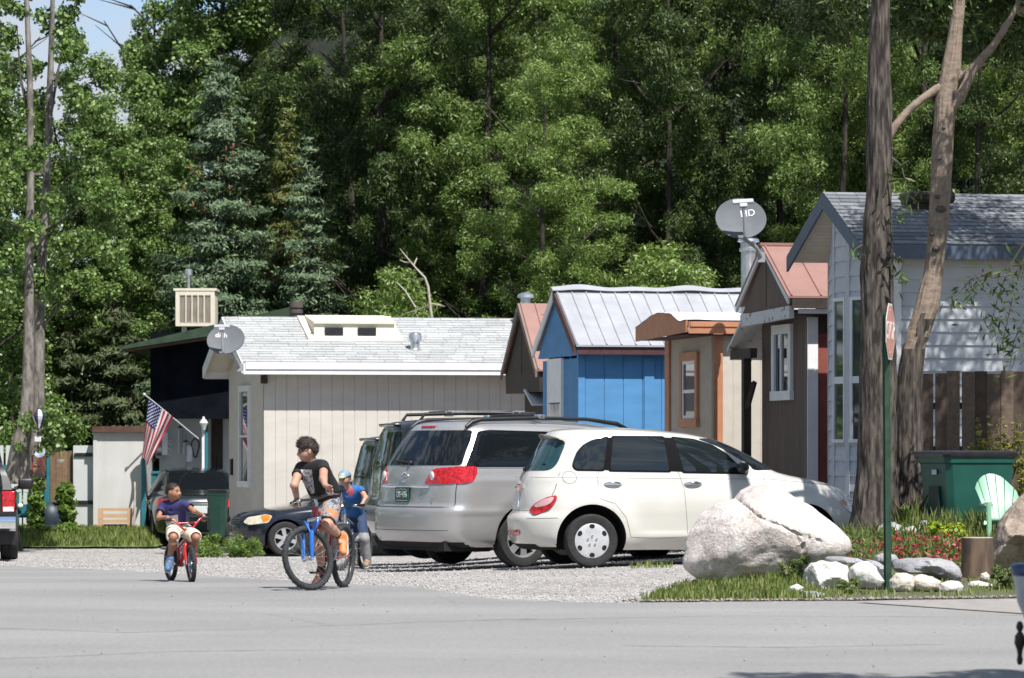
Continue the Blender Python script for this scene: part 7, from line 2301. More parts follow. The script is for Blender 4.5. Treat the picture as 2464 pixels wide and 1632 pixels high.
  Ls = rg.uniform(.10, strand, (NS, 1)) * H; P0 = co[k] - no[k] * .004
  Vh = np.stack([P0 - sd * .0022, P0 + sd * .0022, P0 + ax * Ls * .6 + sd * .0015, P0 + ax * Ls], 1).reshape(-1, 3)
  link('strands', raw_mesh('strands', Vh, np.arange(len(Vh)).reshape(-1, 4), M_HAIR), ho)
 if cap:
  cp = [('e', hp(0, -.05, .24), (H * .70, H * .80, H * .66), HR, 0), ('cut', hp(0, 0, .20), tuple(-up)), ('e', hp(0, .70, .22), (H * .52, H * .58, H * .05), HR, .01)]
  def cpick(c):
   d = c - np.array(hc); z = d @ np.array(up) / H; y = d @ np.array(f) / H; x = d @ np.array(rt) / H
   k = np.zeros(len(c), np.int32); k[(y > .52)] = 1; k[(np.abs(x) < .30) & (z > .34) & (z < .62) & (y > .35) & (np.sin(x * 28) > -.35)] = 2
   return k
  sdf_obj('cap', cp, vox, cap, t, cpick, origin=o)
 if glasses:
  g = MB(); g.M = Matrix.Translation(-Vector(root))
  for sx in (1, -1):
   g.tube([hp(sx * .25 + .19 * math.cos(a), .70 - .05 * abs(math.cos(a)), -.03 + .12 * math.sin(a)) for a in np.linspace(0, 6.283, 17)[:-1]], .0025, 6, closed=True)
   g.tube([hp(sx * .43, .66, .0), hp(sx * .62, .05, .02)], .0025, 6)
  g.tube([hp(.06, .72, 0), hp(-.06, .72, 0)], .0025, 6)
  g.build('glasses', M_BLACK, t)
 return t, so_

M_SOCK = MAT('dark_sock', (0.02, 0.02, 0.022), .9)
def W(px, py, Y): return PX(px, py, Y)

# ---- the bigger boy
fr, re_ = GP(741, 1422), GP(828, 1414.5)
dirv = (fr - re_); dirv.z = 0
mid = (fr + re_) / 2; u = dirv.normalized()
fr2, re2 = mid + u * .50, mid - u * .50
b1, gr1, pd1, seat1, hd1 = bicycle(fr2, re2, .320, 1.00, R(-31), 'red mountain bike with blue suspension fork under the bigger boy',
 dict(frame=M_BKRED, fork=M_BKBLUE, bar=M_BKBLACK, rim=M_BKBLACK, stem=M_ALU), ((.335, 0, .70), (.295, 0, .815)), (-.22, 0, .82), dict(c=(.295, 0, .90), w=.80, rise=.015, crank=2.2))
lf1 = Vector((-hd1.y, hd1.x, 0))
def P1(px, py, dY=0): return PX(px, py, 42.9 + dY)
gR = gr1['R'][0]; gL = gr1['L'][0]
hipc = P1(791, 1203, .30)
JB = dict(head=P1(740, 1084, .02), neck=P1(752, 1110, .06), chest=P1(763, 1143, .10), pelvis=P1(788, 1196, .28),
 shL=P1(779, 1121, -.06), shR=P1(722, 1126, .12), elL=P1(778, 1152, -.30), wrL=P1(782, 1167, -.48), elR=P1(708, 1168, -.06), wrR=gR + Vector((.02, .06, .028)),
 hipL=P1(801, 1207, .24), hipR=P1(777, 1208, .34), knL=P1(787, 1262, -.02), knR=P1(765, 1285, .0), anL=P1(818, 1291, .16), toL=P1(820, 1322, .06), anR=P1(774, 1374, .12), toR=P1(757, 1397, .0))
SKB = SKIN('skin_light', (0.47, 0.26, 0.185))
M_TEE = MAT('black_tee', (0.012, 0.012, 0.014), .85, var=.25, scale=30)
def print_mat():
 m, nt, bs = _nodes('tee_print')
 n = _noise(nt, _coord(nt, (32, 32, 42)), 6.0, .7)
 r = _ramp(nt, n.outputs['Fac'], [(0.38, (.03, .03, .032)), (0.52, (.42, .42, .43)), (0.62, (.70, .70, .70))])
 nt.links.new(r.outputs['Color'], bs.inputs['Base Color']); bs.inputs['Roughness'].default_value = .8
 return m
def camo_mat():
 m, nt, bs = _nodes('camo_shorts')
 n = _noise(nt, _coord(nt, 15.0), 3.0, .6)
 r = _ramp(nt, n.outputs['Fac'], [(0.36, (.07, .075, .09)), (0.46, (.28, .29, .32)), (0.54, (.13, .13, .15)), (0.57, (.62, .19, .05)), (0.66, (.30, .30, .33))])
 r.color_ramp.interpolation = 'CONSTANT'
 nt.links.new(r.outputs['Color'], bs.inputs['Base Color']); bs.inputs['Roughness'].default_value = .85
 return m
# printed panel on the chest: between these photo columns on the side facing the viewer
def tee_pick(c):
 px = X_MID + c[:, 0] / c[:, 1] * F_PX; py = Y_HOR - (c[:, 2] - H_CAM) / c[:, 1] * F_PX
 t = (py - 1130) / 58.0
 l = 724 + 12 * t; r = 750 + 8 * t
 return ((t > 0) & (t < 1) & (px > l) & (px < r) & (c[:, 1] < 43.02)).astype(np.int32)
M_ORSHOE = MAT('orange_shoe', (0.66, 0.16, 0.03), .6, c2=(0.70, 0.30, 0.14), scale=22)
M_DKSHOE = MAT('dark_red_shoe', (0.13, 0.022, 0.016), .7, c2=(0.02, 0.02, 0.02), scale=18)
dn = Vector((0, 0, 1))
figure('bigger boy in black printed tee and orange camo shorts riding the red mountain bike', b1.location.copy(), JB,
 dict(head=.129, arm=.045, leg=.067, torso=.106, hand=1.0, foot=.19),
 dict(skin=SKB, shirt=[M_TEE, print_mat()], shirt_pick=tee_pick, shorts=camo_mat(), shoe=M_ORSHOE, shoeR=M_DKSHOE, sole=M_WHITE), (-.97, -.20, -.10),
 dict(R=dict(d=(gR - JB['wrR'] + Vector((0, 0, -.0))).normalized() if (gR - JB['wrR']).length > .01 else (0, -1, 0), n=(0, -.25, 1), curl=1.0, flip=-1), L=dict(d=(.55, -.45, -.35), n=(.25, .75, .45), curl=.16, spread=.5, flip=-1)),
 .0062, hair_prims=[('e', (0, -.10, .15), (.645, .78, .70), 0), ('c', (0, .30, .62), (.05, .52, .50), .16, .12, .08), ('c', (.25, .3, .60), (.28, .48, .38), .13, .10, .08), ('c', (-.25, .3, .60), (-.28, .48, .36), .13, .10, .08), ('c', (.1, -.1, .80), (.2, .1, .86), .08, .04, .05), ('c', (-.1, -.3, .78), (-.05, -.45, .78), .08, .04, .05),
  ('-e', (0, .80, -.20), (.75, .42, .58), .03), ('-e', (.60, .12, -.22), (.25, .32, .36), .03), ('-e', (-.60, .12, -.22), (.25, .32, .36), .03), ('cut', (0, 0, -.52), (0, 0, -1))], glasses=True, fat=1.24, short=.80, sock=.22)

# ---- the small boy
fr, re_ = GP(459, 1401), GP(413.5, 1398.0)
u = (fr - re_); u.z = 0; u.normalize(); mid = (fr + re_) / 2
b2, gr2, pd2, seat2, hd2 = bicycle(mid + u * .36, mid - u * .36, .195, .72, R(-7), 'small bright red bike with high handlebar under the little boy',
 dict(frame=M_BKRED, fork=M_BKRED, bar=M_BKRED, rim=M_ALU, stem=M_BKBLACK), ((.25, 0, .43), (.225, 0, .51)), (-.13, 0, .47), dict(c=(.215, 0, .55), w=.46, rise=.115, crank=-1.2), kids_bike=True)
def P2(px, py, dY=0): return PX(px, py, 46.0 + dY)
g2R, g2L = gr2['R'][0], gr2['L'][0]
JS = dict(head=P2(418, 1183, -.02), neck=P2(417, 1208, .03), chest=P2(420, 1228, .06), pelvis=P2(428, 1272, .16),
 shR=P2(391, 1216, .08), shL=P2(446, 1213, -.04), elR=P2(382, 1246, -.02), wrR=g2R + Vector((-.005, .05, .025)), elL=P2(467, 1230, -.16), wrL=g2L + Vector((-.02, .05, .028)),
 hipR=P2(414, 1276, .14), hipL=P2(446, 1276, .12), knR=P2(417, 1293, -.26), knL=P2(472, 1294, -.24), anR=P2(409, 1345, -.16), toR=P2(405, 1362, -.27), anL=P2(463, 1342, -.10), toL=P2(466, 1358, -.22))
SKS = SKIN('skin_brown', (0.34, 0.165, 0.10))
M_PURP = MAT('purple_tee', (0.030, 0.028, 0.115), .85, var=.2, scale=25)
M_GREYW = MAT('grey_white_cloth', (0.55, 0.55, 0.58), .85, var=.1)
def purp_pick(c):
 py = Y_HOR - (c[:, 2] - H_CAM) / c[:, 1] * F_PX; px = X_MID + c[:, 0] / c[:, 1] * F_PX
 return ((py > 1243 - .16 * (px - 400)) & (px < 428)).astype(np.int32)
figure('little boy in purple shirt and cream shorts riding the small red bike', b2.location.copy(), JS,
 dict(head=.106, arm=.0285, leg=.046, torso=.075, hand=.80, foot=.15),
 dict(skin=SKS, shirt=[M_PURP, M_GREYW], shirt_pick=purp_pick, shorts=MAT('cream_shorts', (0.66, 0.60, 0.47), .85, var=.08, scale=15), shoe=MAT('blue_shoe', (0.035, 0.11, 0.23), .6, c2=(0.10, 0.20, 0.34), scale=30), sole=M_GREYW), (.80, -.58, .02),
 dict(R=dict(d=(g2R - JS['wrR']).normalized(), n=(0, -.2, 1), curl=1.0, flip=-1), L=dict(d=(g2L - JS['wrL']).normalized(), n=(0, -.2, 1), curl=1.0, flip=1)), .0058,
 hair_prims=[('e', (0, -.13, .17), (.64, .76, .70), 0), ('-e', (0, .86, -.22), (.9, .52, .56), .03), ('-e', (.60, .15, -.25), (.25, .36, .34), .03), ('-e', (-.60, .15, -.25), (.25, .36, .34), .03), ('cut', (0, 0, -.42), (0, -.2, -1))], short=.86, sock=.15, strand=.14)

# ---- the boy in blue further back, astride his bike
gnd = on_ground(868, 55.6)
c3 = on_ground(846, 55.6); u = Vector((-.30, -.95, 0)).normalized()
b3, gr3, pd3, seat3, hd3 = bicycle(c3 + u * .46, c3 - u * .46, .29, .92, R(-12), 'dark bike held by the boy in blue between the cars',
 dict(frame=M_BKGREY, fork=M_BKBLACK, bar=M_BKBLACK, rim=M_ALU, stem=M_BKBLUE), ((.30, 0, .60), (.27, 0, .71)), (-.20, 0, .70), dict(c=(.26, 0, .80), w=.54, rise=.015, crank=.6))
def P3(px, py, dY=0): return PX(px, py, 55.6 + dY)
g3R, g3L = gr3['R'][0], gr3['L'][0]
JT = dict(head=P3(829, 1150, -.18), neck=P3(836, 1170, -.10), chest=P3(842, 1190, -.02), pelvis=P3(857, 1238, .22),
 shR=P3(815, 1184, .02), shL=P3(868, 1178, -.10), elR=P3(806, 1208, -.1), wrR=g3R + Vector((0, .05, .03)), elL=P3(880, 1198, -.22), wrL=g3L + Vector((.02, .05, .03)),
 hipR=P3(847, 1242, .22), hipL=P3(868, 1242, .18), knR=P3(848, 1296, .05), knL=P3(876, 1296, .05), anR=P3(852, 1348, .16), toR=P3(845, 1353, .0), anL=P3(883, 1346, .14), toL=P3(879, 1354, -.02))
M_BTEE = MAT('blue_tee', (0.022, 0.115, 0.34), .85, var=.15, scale=20)
M_RPRINT = MAT('red_print', (0.45, 0.05, 0.05), .8, c2=(.25, .10, .16), scale=40)
def blue_pick(c):
 px = X_MID + c[:, 0] / c[:, 1] * F_PX; py = Y_HOR - (c[:, 2] - H_CAM) / c[:, 1] * F_PX
 return ((((px - 843) / 9.0) ** 2 + ((py - 1183) / 12.0) ** 2 < 1) & (c[:, 1] < 55.6)).astype(np.int32)
figure('boy in blue tee and cap standing astride a bike between the cars', gnd, JT,
 dict(head=.112, arm=.036, leg=.052, torso=.088, hand=.9, foot=.17),
 dict(skin=SKB, shirt=[M_BTEE, M_RPRINT], shirt_pick=blue_pick, shorts=[MAT('navy_cloth', (0.030, 0.055, 0.12), .85, var=.2, scale=12), MAT('grey_trousers', (0.27, 0.27, 0.29), .85, var=.2, scale=14)], shorts_pick=lambda c: (Y_HOR - (c[:, 2] - H_CAM) / c[:, 1] * F_PX > 1282).astype(np.int32), shoe=MAT('tan_shoe', (0.25, 0.19, 0.14), .7, var=.2), sole=M_GREYW), (-.42, -.88, -.22),
 dict(R=dict(d=(g3R - JT['wrR']).normalized(), n=(0, -.2, 1), curl=1.0, flip=-1), L=dict(d=(g3L - JT['wrL']).normalized(), n=(0, -.2, 1), curl=1.0, flip=1)), .0075,
 hair_prims=[('e', (0, -.14, .10), (.63, .72, .62), 0), ('-e', (0, .80, -.22), (.9, .60, .7), .03), ('cut', (0, 0, -.35), (0, -.2, -1))],
 cap=[MAT('cap_blue', (0.16, 0.25, 0.33), .7, var=.2), MAT('cap_brim', (0.30, 0.34, 0.26), .7, var=.15), MAT('cap_patch', (0.55, 0.60, 0.52), .7, var=.2)], short=1.95)
# ---------------------------------------------------------------- boulders, planting bed and the small things
def STONE(name, c1, c2, c3, scale=5.0, bump=.6):
 m, nt, bs = _nodes(name)
 n = _noise(nt, _coord(nt, scale), 8.0, .65)
 r = _ramp(nt, n.outputs['Fac'], [(0.30, c1), (0.5, c2), (0.72, c3)])
 n2 = _noise(nt, _coord(nt, scale * 9), 6.0, .7)
 v = _ramp(nt, n2.outputs['Fac'], [(0.33, (.62,) * 3), (0.5, (1.0,) * 3), (0.7, (1.08,) * 3)])
 mx = nt.nodes.new('ShaderNodeMixRGB'); mx.blend_type = 'MULTIPLY'; mx.inputs['Fac'].default_value = 1
 nt.links.new(r.outputs['Color'], mx.inputs['Color1']); nt.links.new(v.outputs['Color'], mx.inputs['Color2'])
 nt.links.new(mx.outputs['Color'], bs.inputs['Base Color'])
 bs.inputs['Roughness'].default_value = .9
 ad = nt.nodes.new('ShaderNodeMath'); ad.operation = 'ADD'
 nt.links.new(n.outputs['Fac'], ad.inputs[0]); nt.links.new(n2.outputs['Fac'], ad.inputs[1])
 _bump(nt, bs, ad.outputs[0], bump, .03)
 return m
S_PINKISH = STONE('pale_granite', (0.42, 0.36, 0.33), (0.66, 0.60, 0.57), (0.76, 0.72, 0.69), 3.0, .8)
S_WHITE = STONE('white_limestone', (0.45, 0.43, 0.40), (0.62, 0.61, 0.58), (0.70, 0.69, 0.67), 4.0)
S_GREY = STONE('grey_stone', (0.20, 0.20, 0.215), (0.33, 0.33, 0.35), (0.45, 0.45, 0.46), 5.0)
S_CREAM = STONE('cream_stone', (0.50, 0.40, 0.32), (0.62, 0.56, 0.49), (0.70, 0.67, 0.62), 5.0)
S_BROWN = STONE('brown_boulder', (0.20, 0.155, 0.125), (0.34, 0.27, 0.22), (0.50, 0.42, 0.35), 3.0)

def rock(label, outline, Y, depth, mat, seed, rough=.06, cracks=(), lvl=5, name='garden_stone', group='stones edging the planting bed', cat='stone', facet=0.0):
 """a solid stone: silhouette from its photographed outline, real depth, lumps, facets and cracks"""
 cx = sum(p[0] for p in outline) / len(outline); cy = sum(p[1] for p in outline) / len(outline)
 c = PX(cx, cy, Y + depth / 2)
 pts = [PX(x, y, Y + depth / 2) - c for x, y in outline]
 poly = [(p.x, p.z) for p in pts]
 K = 180
 rad = np.zeros(K)
 for k in range(K):
  a = 2 * math.pi * k / K; dx, dz = math.cos(a), math.sin(a); best = .02
  for i in range(len(poly)):
   (x1, z1), (x2, z2) = poly[i], poly[(i + 1) % len(poly)]
   den = dx * (z2 - z1) - dz * (x2 - x1)
   if abs(den) < 1e-9: continue
   t = (x1 * (z2 - z1) - z1 * (x2 - x1)) / den; s = (x1 * dz - z1 * dx) / den
   if t > 0 and -1e-6 <= s <= 1 + 1e-6: best = max(best, t)
  rad[k] = best
 rad = (rad + np.roll(rad, 1) + np.roll(rad, -1)) / 3
 bm = bmesh.new(); bmesh.ops.create_icosphere(bm, subdivisions=lvl, radius=1)
 size = max(rad)
 ck = [[(PX(x, y, Y + depth / 2) - c) for x, y in cr] for cr in cracks]
 so = seed * 13.7
 rr = random.Random(seed)
 planes = [(Vector((rr.uniform(-1, 1), rr.uniform(-1, .2), rr.uniform(-.4, 1))).normalized(), rr.uniform(.62, .86)) for _ in range(7)]
 for v in bm.verts:
  d = v.co.normalized()
  a = math.atan2(d.z, d.x) % (2 * math.pi); q = a / (2 * math.pi) * K; i = int(q) % K; f = q - int(q)
  r = rad[i] * (1 - f) + rad[(i + 1) % K] * f
  rho = math.sqrt(max(0, d.x * d.x + d.z * d.z))
  rs = rho ** .85
  y = d.y * depth / 2
  if facet:
   k = 1.0
   for n_, h in planes:
    t = d.dot(n_)
    if t > h: k = min(k, 1 - facet * (t - h) / (1 - h))
   rs *= (1 - (1 - k) * .15); y *= k
  p = Vector((r * rs * math.cos(a), y, r * rs * math.sin(a)))
  n = mnoise.fractal(p * (2.2 / size * .6) + Vector((so, 0, 0)), 1.0, 2.0, 5) * rough * 1.3
  n += (abs(mnoise.noise(p * (5.0 / size * .6) + Vector((so, 5, 0)))) - .3) * rough * .8
  n += mnoise.noise(p * (16 / size * .6) + Vector((so, 9, 2))) * rough * .18
  p += d * n * size
  for cr in ck:
   best = 9
   for u, w in zip(cr[:-1], cr[1:]):
    uu = Vector((u.x, 0, u.z)); ww = Vector((w.x, 0, w.z)); pp = Vector((p.x, 0, p.z)); e = ww - uu
    t = max(0, min(1, (pp - uu).dot(e) / max(e.length_squared, 1e-9))); best = min(best, (pp - uu - e * t).length)
   wd = .016
   wob = .010 * mnoise.noise(p * 12)
   if d.y < .1 and best + wob < wd: p.y += .038 * (1 - (best + wob) / wd)
  v.co = p
 me = bpy.data.meshes.new(name); bm.to_mesh(me); bm.free()
 me.materials.append(mat)
 me.polygons.foreach_set('use_smooth', [True] * len(me.polygons))
 me.set_sharp_from_angle(angle=R(38))
 o = link(name, me, None, c)
 return tag(o, label, cat, group)
z6 = lambda pts: [(1500 + x / 2.456, 1100 + y / 2.456) for x, y in pts]
z6b = lambda pts: [(2000 + x / 2.614, 850 + y / 2.614) for x, y in pts]
rock('huge pale cracked boulder lying in front of the white car', z6([(362, 640), (372, 540), (392, 430), (445, 330), (530, 268), (610, 250), (655, 240), (690, 195), (760, 162), (840, 156), (910, 175), (1000, 215), (1090, 265), (1170, 320), (1240, 385), (1310, 440), (1358, 495), (1350, 560), (1300, 620), (1180, 680), (1000, 720), (860, 750), (700, 770), (560, 760), (460, 730), (400, 690)]), 43.0, 1.15, S_PINKISH, 3, .040,
  [z6([(655, 240), (700, 280), (745, 315), (770, 345), (840, 375), (910, 400), (990, 440), (1080, 475), (1160, 500)]), z6([(990, 440), (1010, 480), (1040, 520), (1045, 580)])], 6, 'boulder', None, 'boulder', .12)
rock('broad white flat-topped stone left of the sign pole', z6([(1065, 720), (1072, 670), (1110, 630), (1180, 615), (1260, 612), (1330, 640), (1345, 700), (1340, 780), (1280, 815), (1150, 815), (1085, 790)]), 41.7, .5, S_WHITE, 5, .05, facet=.5)
rock('white rounded stone touching the foot of the sign pole', z6([(1325, 700), (1335, 650), (1390, 618), (1450, 612), (1510, 640), (1545, 690), (1560, 740), (1530, 790), (1440, 800), (1350, 780)]), 41.6, .5, S_WHITE, 6, .05, facet=.5)
rock('long grey slab lying on top of the white stones', z6([(1180, 600), (1200, 584), (1300, 588), (1420, 600), (1500, 615), (1560, 660), (1545, 680), (1480, 640), (1380, 632), (1250, 625), (1190, 618)]), 41.9, .4, S_GREY, 7, .03, facet=.4)
rock('small grey dome stone just behind the sign pole', z6([(1478, 620), (1485, 585), (1520, 568), (1570, 566), (1610, 580), (1628, 605), (1610, 640), (1500, 640)]), 42.6, .35, S_GREY, 8, .05)
rock('long grey log-shaped stone right of the sign pole', z6([(1588, 660), (1592, 612), (1650, 598), (1760, 590), (1880, 596), (1950, 615), (1985, 650), (1996, 710), (1960, 740), (1880, 720), (1780, 690), (1660, 690)]), 42.2, .45, S_GREY, 9, .05, z6([(1600, 640), (1700, 650), (1800, 645), (1900, 660)]) and (), facet=.4)
rock('cream stone low beside the sign pole', z6([(1570, 790), (1575, 730), (1610, 690), (1670, 680), (1710, 700), (1725, 760), (1700, 810), (1610, 815)]), 41.2, .35, S_CREAM, 10, .07)
rock('pinkish cream stone in the middle of the front row', z6([(1690, 770), (1700, 715), (1760, 690), (1830, 705), (1880, 735), (1870, 780), (1800, 800), (1720, 800)]), 41.3, .35, S_CREAM, 11, .06)
rock('white oval stone right of the cream ones', z6([(1858, 785), (1870, 745), (1920, 730), (1980, 735), (2010, 765), (2000, 805), (1930, 815), (1870, 810)]), 41.3, .32, S_WHITE, 12, .05)
rock('white low stone in front of the tree stump', z6([(2025, 765), (2050, 735), (2110, 728), (2170, 750), (2198, 775), (2170, 795), (2080, 795), (2035, 790)]), 41.9, .32, S_WHITE, 13, .05)
rock('small white pebble-like stone right of the stump', z6([(2105, 715), (2115, 688), (2145, 680), (2165, 700), (2160, 735), (2125, 742)]), 42.4, .2, S_CREAM, 14, .05)
rock('flat slate grey slab at the asphalt edge', z6([(1058, 830), (1062, 795), (1110, 792), (1180, 800), (1225, 815), (1236, 838), (1180, 845), (1120, 852), (1070, 852)]), 40.0, .35, S_GREY, 15, .05, facet=.5)
rock('low white stone left of the broad flat-topped one', z6([(958, 800), (985, 765), (1030, 750), (1065, 770), (1070, 815), (1010, 830)]), 41.0, .3, S_WHITE, 16, .05)
rock('grey angular stone at the foot of the big trunk', z6b([(285, 1130), (300, 1090), (340, 1062), (400, 1062), (460, 1085), (476, 1110), (440, 1160), (360, 1180), (300, 1165)]), 46.4, .4, S_GREY, 17, .06, facet=.6)
rock('pale stone leaning against the grey angular one', z6b([(440, 1160), (470, 1100), (510, 1085), (560, 1100), (600, 1150), (580, 1190), (480, 1195)]), 46.2, .4, S_CREAM, 18, .06, facet=.5)
rock('little white stone under the green bin', z6b([(535, 1085), (560, 1055), (600, 1050), (612, 1080), (590, 1105), (550, 1110)]), 46.6, .2, S_WHITE, 19, .05)
rock('big brown boulder cut by the right edge, below the mint chair', z6b([(975, 1330), (990, 1270), (1020, 1215), (1030, 1150), (1040, 1080), (1080, 1020), (1150, 960), (1230, 890), (1330, 850), (1460, 860), (1560, 950), (1600, 1150), (1560, 1350), (1400, 1430), (1200, 1430), (1060, 1410), (1000, 1380)]), 43.2, 1.2, S_BROWN, 21, .05,
  [z6b([(1030, 1200), (1090, 1190), (1150, 1200), (1230, 1180)])], 6, 'boulder', None, 'boulder', .5)

# stump
p = GP(2356, 1394, GM); p.y += .15
b = MB(); rings = []
for k in range(9):
 z = -.08 + (.40 + .08) * k / 8
 rings.append([(.155 * (1 + .10 * (1 - k / 8) ** 2 + .05 * mnoise.noise(Vector((math.cos(a) * 3, math.sin(a) * 3, z)))) * math.cos(a), .155 * (1 + .05 * mnoise.noise(Vector((math.cos(a) * 3, math.sin(a) * 3, z)))) * math.sin(a), z) for a in np.linspace(0, 2 * math.pi, 28, endpoint=False)])
b.loft(rings, True, True)
o = b.build('tree_stump', MAT('stump_wood', (0.21, 0.14, 0.09), .9, c2=(0.07, 0.05, 0.04), scale=(12, 12, 2.5), bump=.8), smooth=50); o.location = p
tag(o, 'sawn brown tree stump standing in the bed beside the brown boulder', 'stump')
b = MB(); b.lathe([(.150, .401), (.148, .408), (.02, .410)], 28); b.build('sawn_top', MAT('sawn_wood', (0.42, 0.36, 0.29), .85, var=.15, scale=30), o)

# stop sign, nearly edge-on
def stop():
 base = GP(2136, 1421, GM)
 r = thing('stop_sign', base, 'small faded stop sign seen almost edge-on upon a green steel post', 'sign')
 Y = base.y; top = PX(2140, 731, Y).z - base.z; bot = PX(2140, 866, Y).z - base.z
 b = MB()
 w, d = .075, .03
 prof = [(-w / 2, 0), (-w / 4, 0), (-w / 4, -d), (w / 4, -d), (w / 4, 0), (w / 2, 0), (w / 2, .006), (w / 4 - .006, .006), (w / 4 - .006, -d + .006), (-w / 4 + .006, -d + .006), (-w / 4 + .006, .006), (-w / 2, .006)]
 sx = PX(2132, 731, Y).x - base.x
 b.loft([[(x + sx * z / top, y, z) for x, y in prof] for z in (-.3, bot + .02, top * .97)], True, True)
 b.build('post', MAT('post_green', (0.018, 0.055, 0.032), .55, var=.3, scale=10), r)
 cx = PX(2141, 731, Y).x - base.x
 n = Vector((.972, -.235, 0)).normalized(); n = Vector((-n.x, n.y, 0)) if False else n
 u = Vector((-n.y, n.x, 0))
 c = Vector((cx, -.05, (top + bot) / 2)); R_ = (top - bot) / 2
 octo = lambda rr: [(rr * math.cos(a) / math.cos(math.pi / 8), rr * math.sin(a) / math.cos(math.pi / 8)) for a in [math.pi / 8 + k * math.pi / 4 for k in range(8)]]
 b = MB(); b.M = frame_at(c, u, n); b.prism(octo(R_), -.002, .002, 'xz'); sp = b.build('plate', MAT('sign_white', (0.62, 0.60, 0.58), .5, var=.06), r)
 b = MB(); b.M = frame_at(c, u, n); b.prism(octo(R_ * .92), .0025, .0045, 'xz'); fc = b.build('red_face', MAT('faded_sign_red', (0.55, 0.26, 0.21), .5, var=.1), sp)
 b = MB(); b.M = frame_at(c + n * .006, u, n); put_text(b, 'STOP', R_ * .80, sx=.98, sz=1.15); b.build('lettering', MAT('sign_letter', (0.66, 0.64, 0.62), .5, var=.04), fc)
 b = MB(); b.M = frame_at(c, u, n); b.lathe([(.012, .004), (.012, .010), (.002, .012)], 8, axis='y', c=(0, 0, R_ * .75)); b.build('bolt', M_GALV, sp)
 b = MB(); b.M = frame_at(c, u, n); b.lathe([(.012, .004), (.012, .010), (.002, .012)], 8, axis='y', c=(0, 0, -R_ * .75)); b.build('bolt', M_GALV, sp)
stop()

# wheeled bin with black lid
def bin_(label, px0, px1, py0, py1, Y, yaw, col, name='wheeled_bin'):
 w = (px1 - px0) * Y / F_PX; h = (py1 - py0) * Y / F_PX
 p = PX((px0 + px1) / 2, py1, Y); p.y += .4
 r = thing(name, p, label, 'bin', yaw)
 sx = w / (abs(math.cos(yaw)) + .62 * abs(math.sin(yaw)) if True else 1)
 sy = sx * .78
 def ring(z, k, bev=.06):
  a, c = sx / 2 * k, sy / 2 * k
  return [(a - bev, -c, z), (a, -c + bev, z), (a, c - bev, z), (a - bev, c, z), (-a + bev, c, z), (-a, c - bev, z), (-a, -c + bev, z), (-a + bev, -c, z)]
 b = MB(); b.loft([ring(0, .74), ring(.02, .76), ring(h * .55, .86), ring(h * .86, .93), ring(h * .87, .97), ring(h * .93, .98)], True, True)
 bo = b.build('body', col, r, smooth=30)
 b = MB(); b.loft([ring(h * .931, 1.02), ring(h * .96, 1.04), ring(h * .985, 1.02), ring(h, .80)], True, True)
 b.tube([(-sx * .45, sy * .56, h * .94), (sx * .45, sy * .56, h * .94)], .03, 8)
 b.build('lid', MAT('bin_lid_black', (0.016, 0.017, 0.019), .28, var=.2), r, smooth=30)
 b = MB(); b.b2((-sx / 2 * .90 - .012, -sy * .18, h * .12), (-sx / 2 * .74, sy * .12, h * .62)); b.build('side_recess', MAT('bin_dark', (0.006, 0.03, 0.024), .6, var=.2), bo)
 b = MB(); b.M = frame_at((-sx / 2 * .955, -sy * .08, h * .77), (0, -1, 0), (-1, 0, 0)); b.rbox((0, 0, 0), (.10, .012, .055), .004); b.build('sticker', M_GREYW, bo)
 for s in (-1, 1):
  b = MB(); b.lathe([(.03, -.03), (.11, -.03), (.12, 0), (.11, .03), (.03, .03)], 20, axis='x', c=(s * sx * .34, sy * .40, .11)); b.build('wheel', M_TYRE, r, smooth=40)
M_BINGREEN = MAT('bin_green', (0.010, 0.080, 0.062), .45, var=.12, scale=3)
bin_('large green bin with black lid in the bed behind the mint chair', 2216, 2456, 1084, 1312, 47.4, R(24), M_BINGREEN)
bin_('dark green wheeled bin beside the beige trailer corner', 492, 549, 1178, 1290, 74.6, R(-14), MAT('bin_dark_green', (0.010, 0.045, 0.032), .45, var=.15))

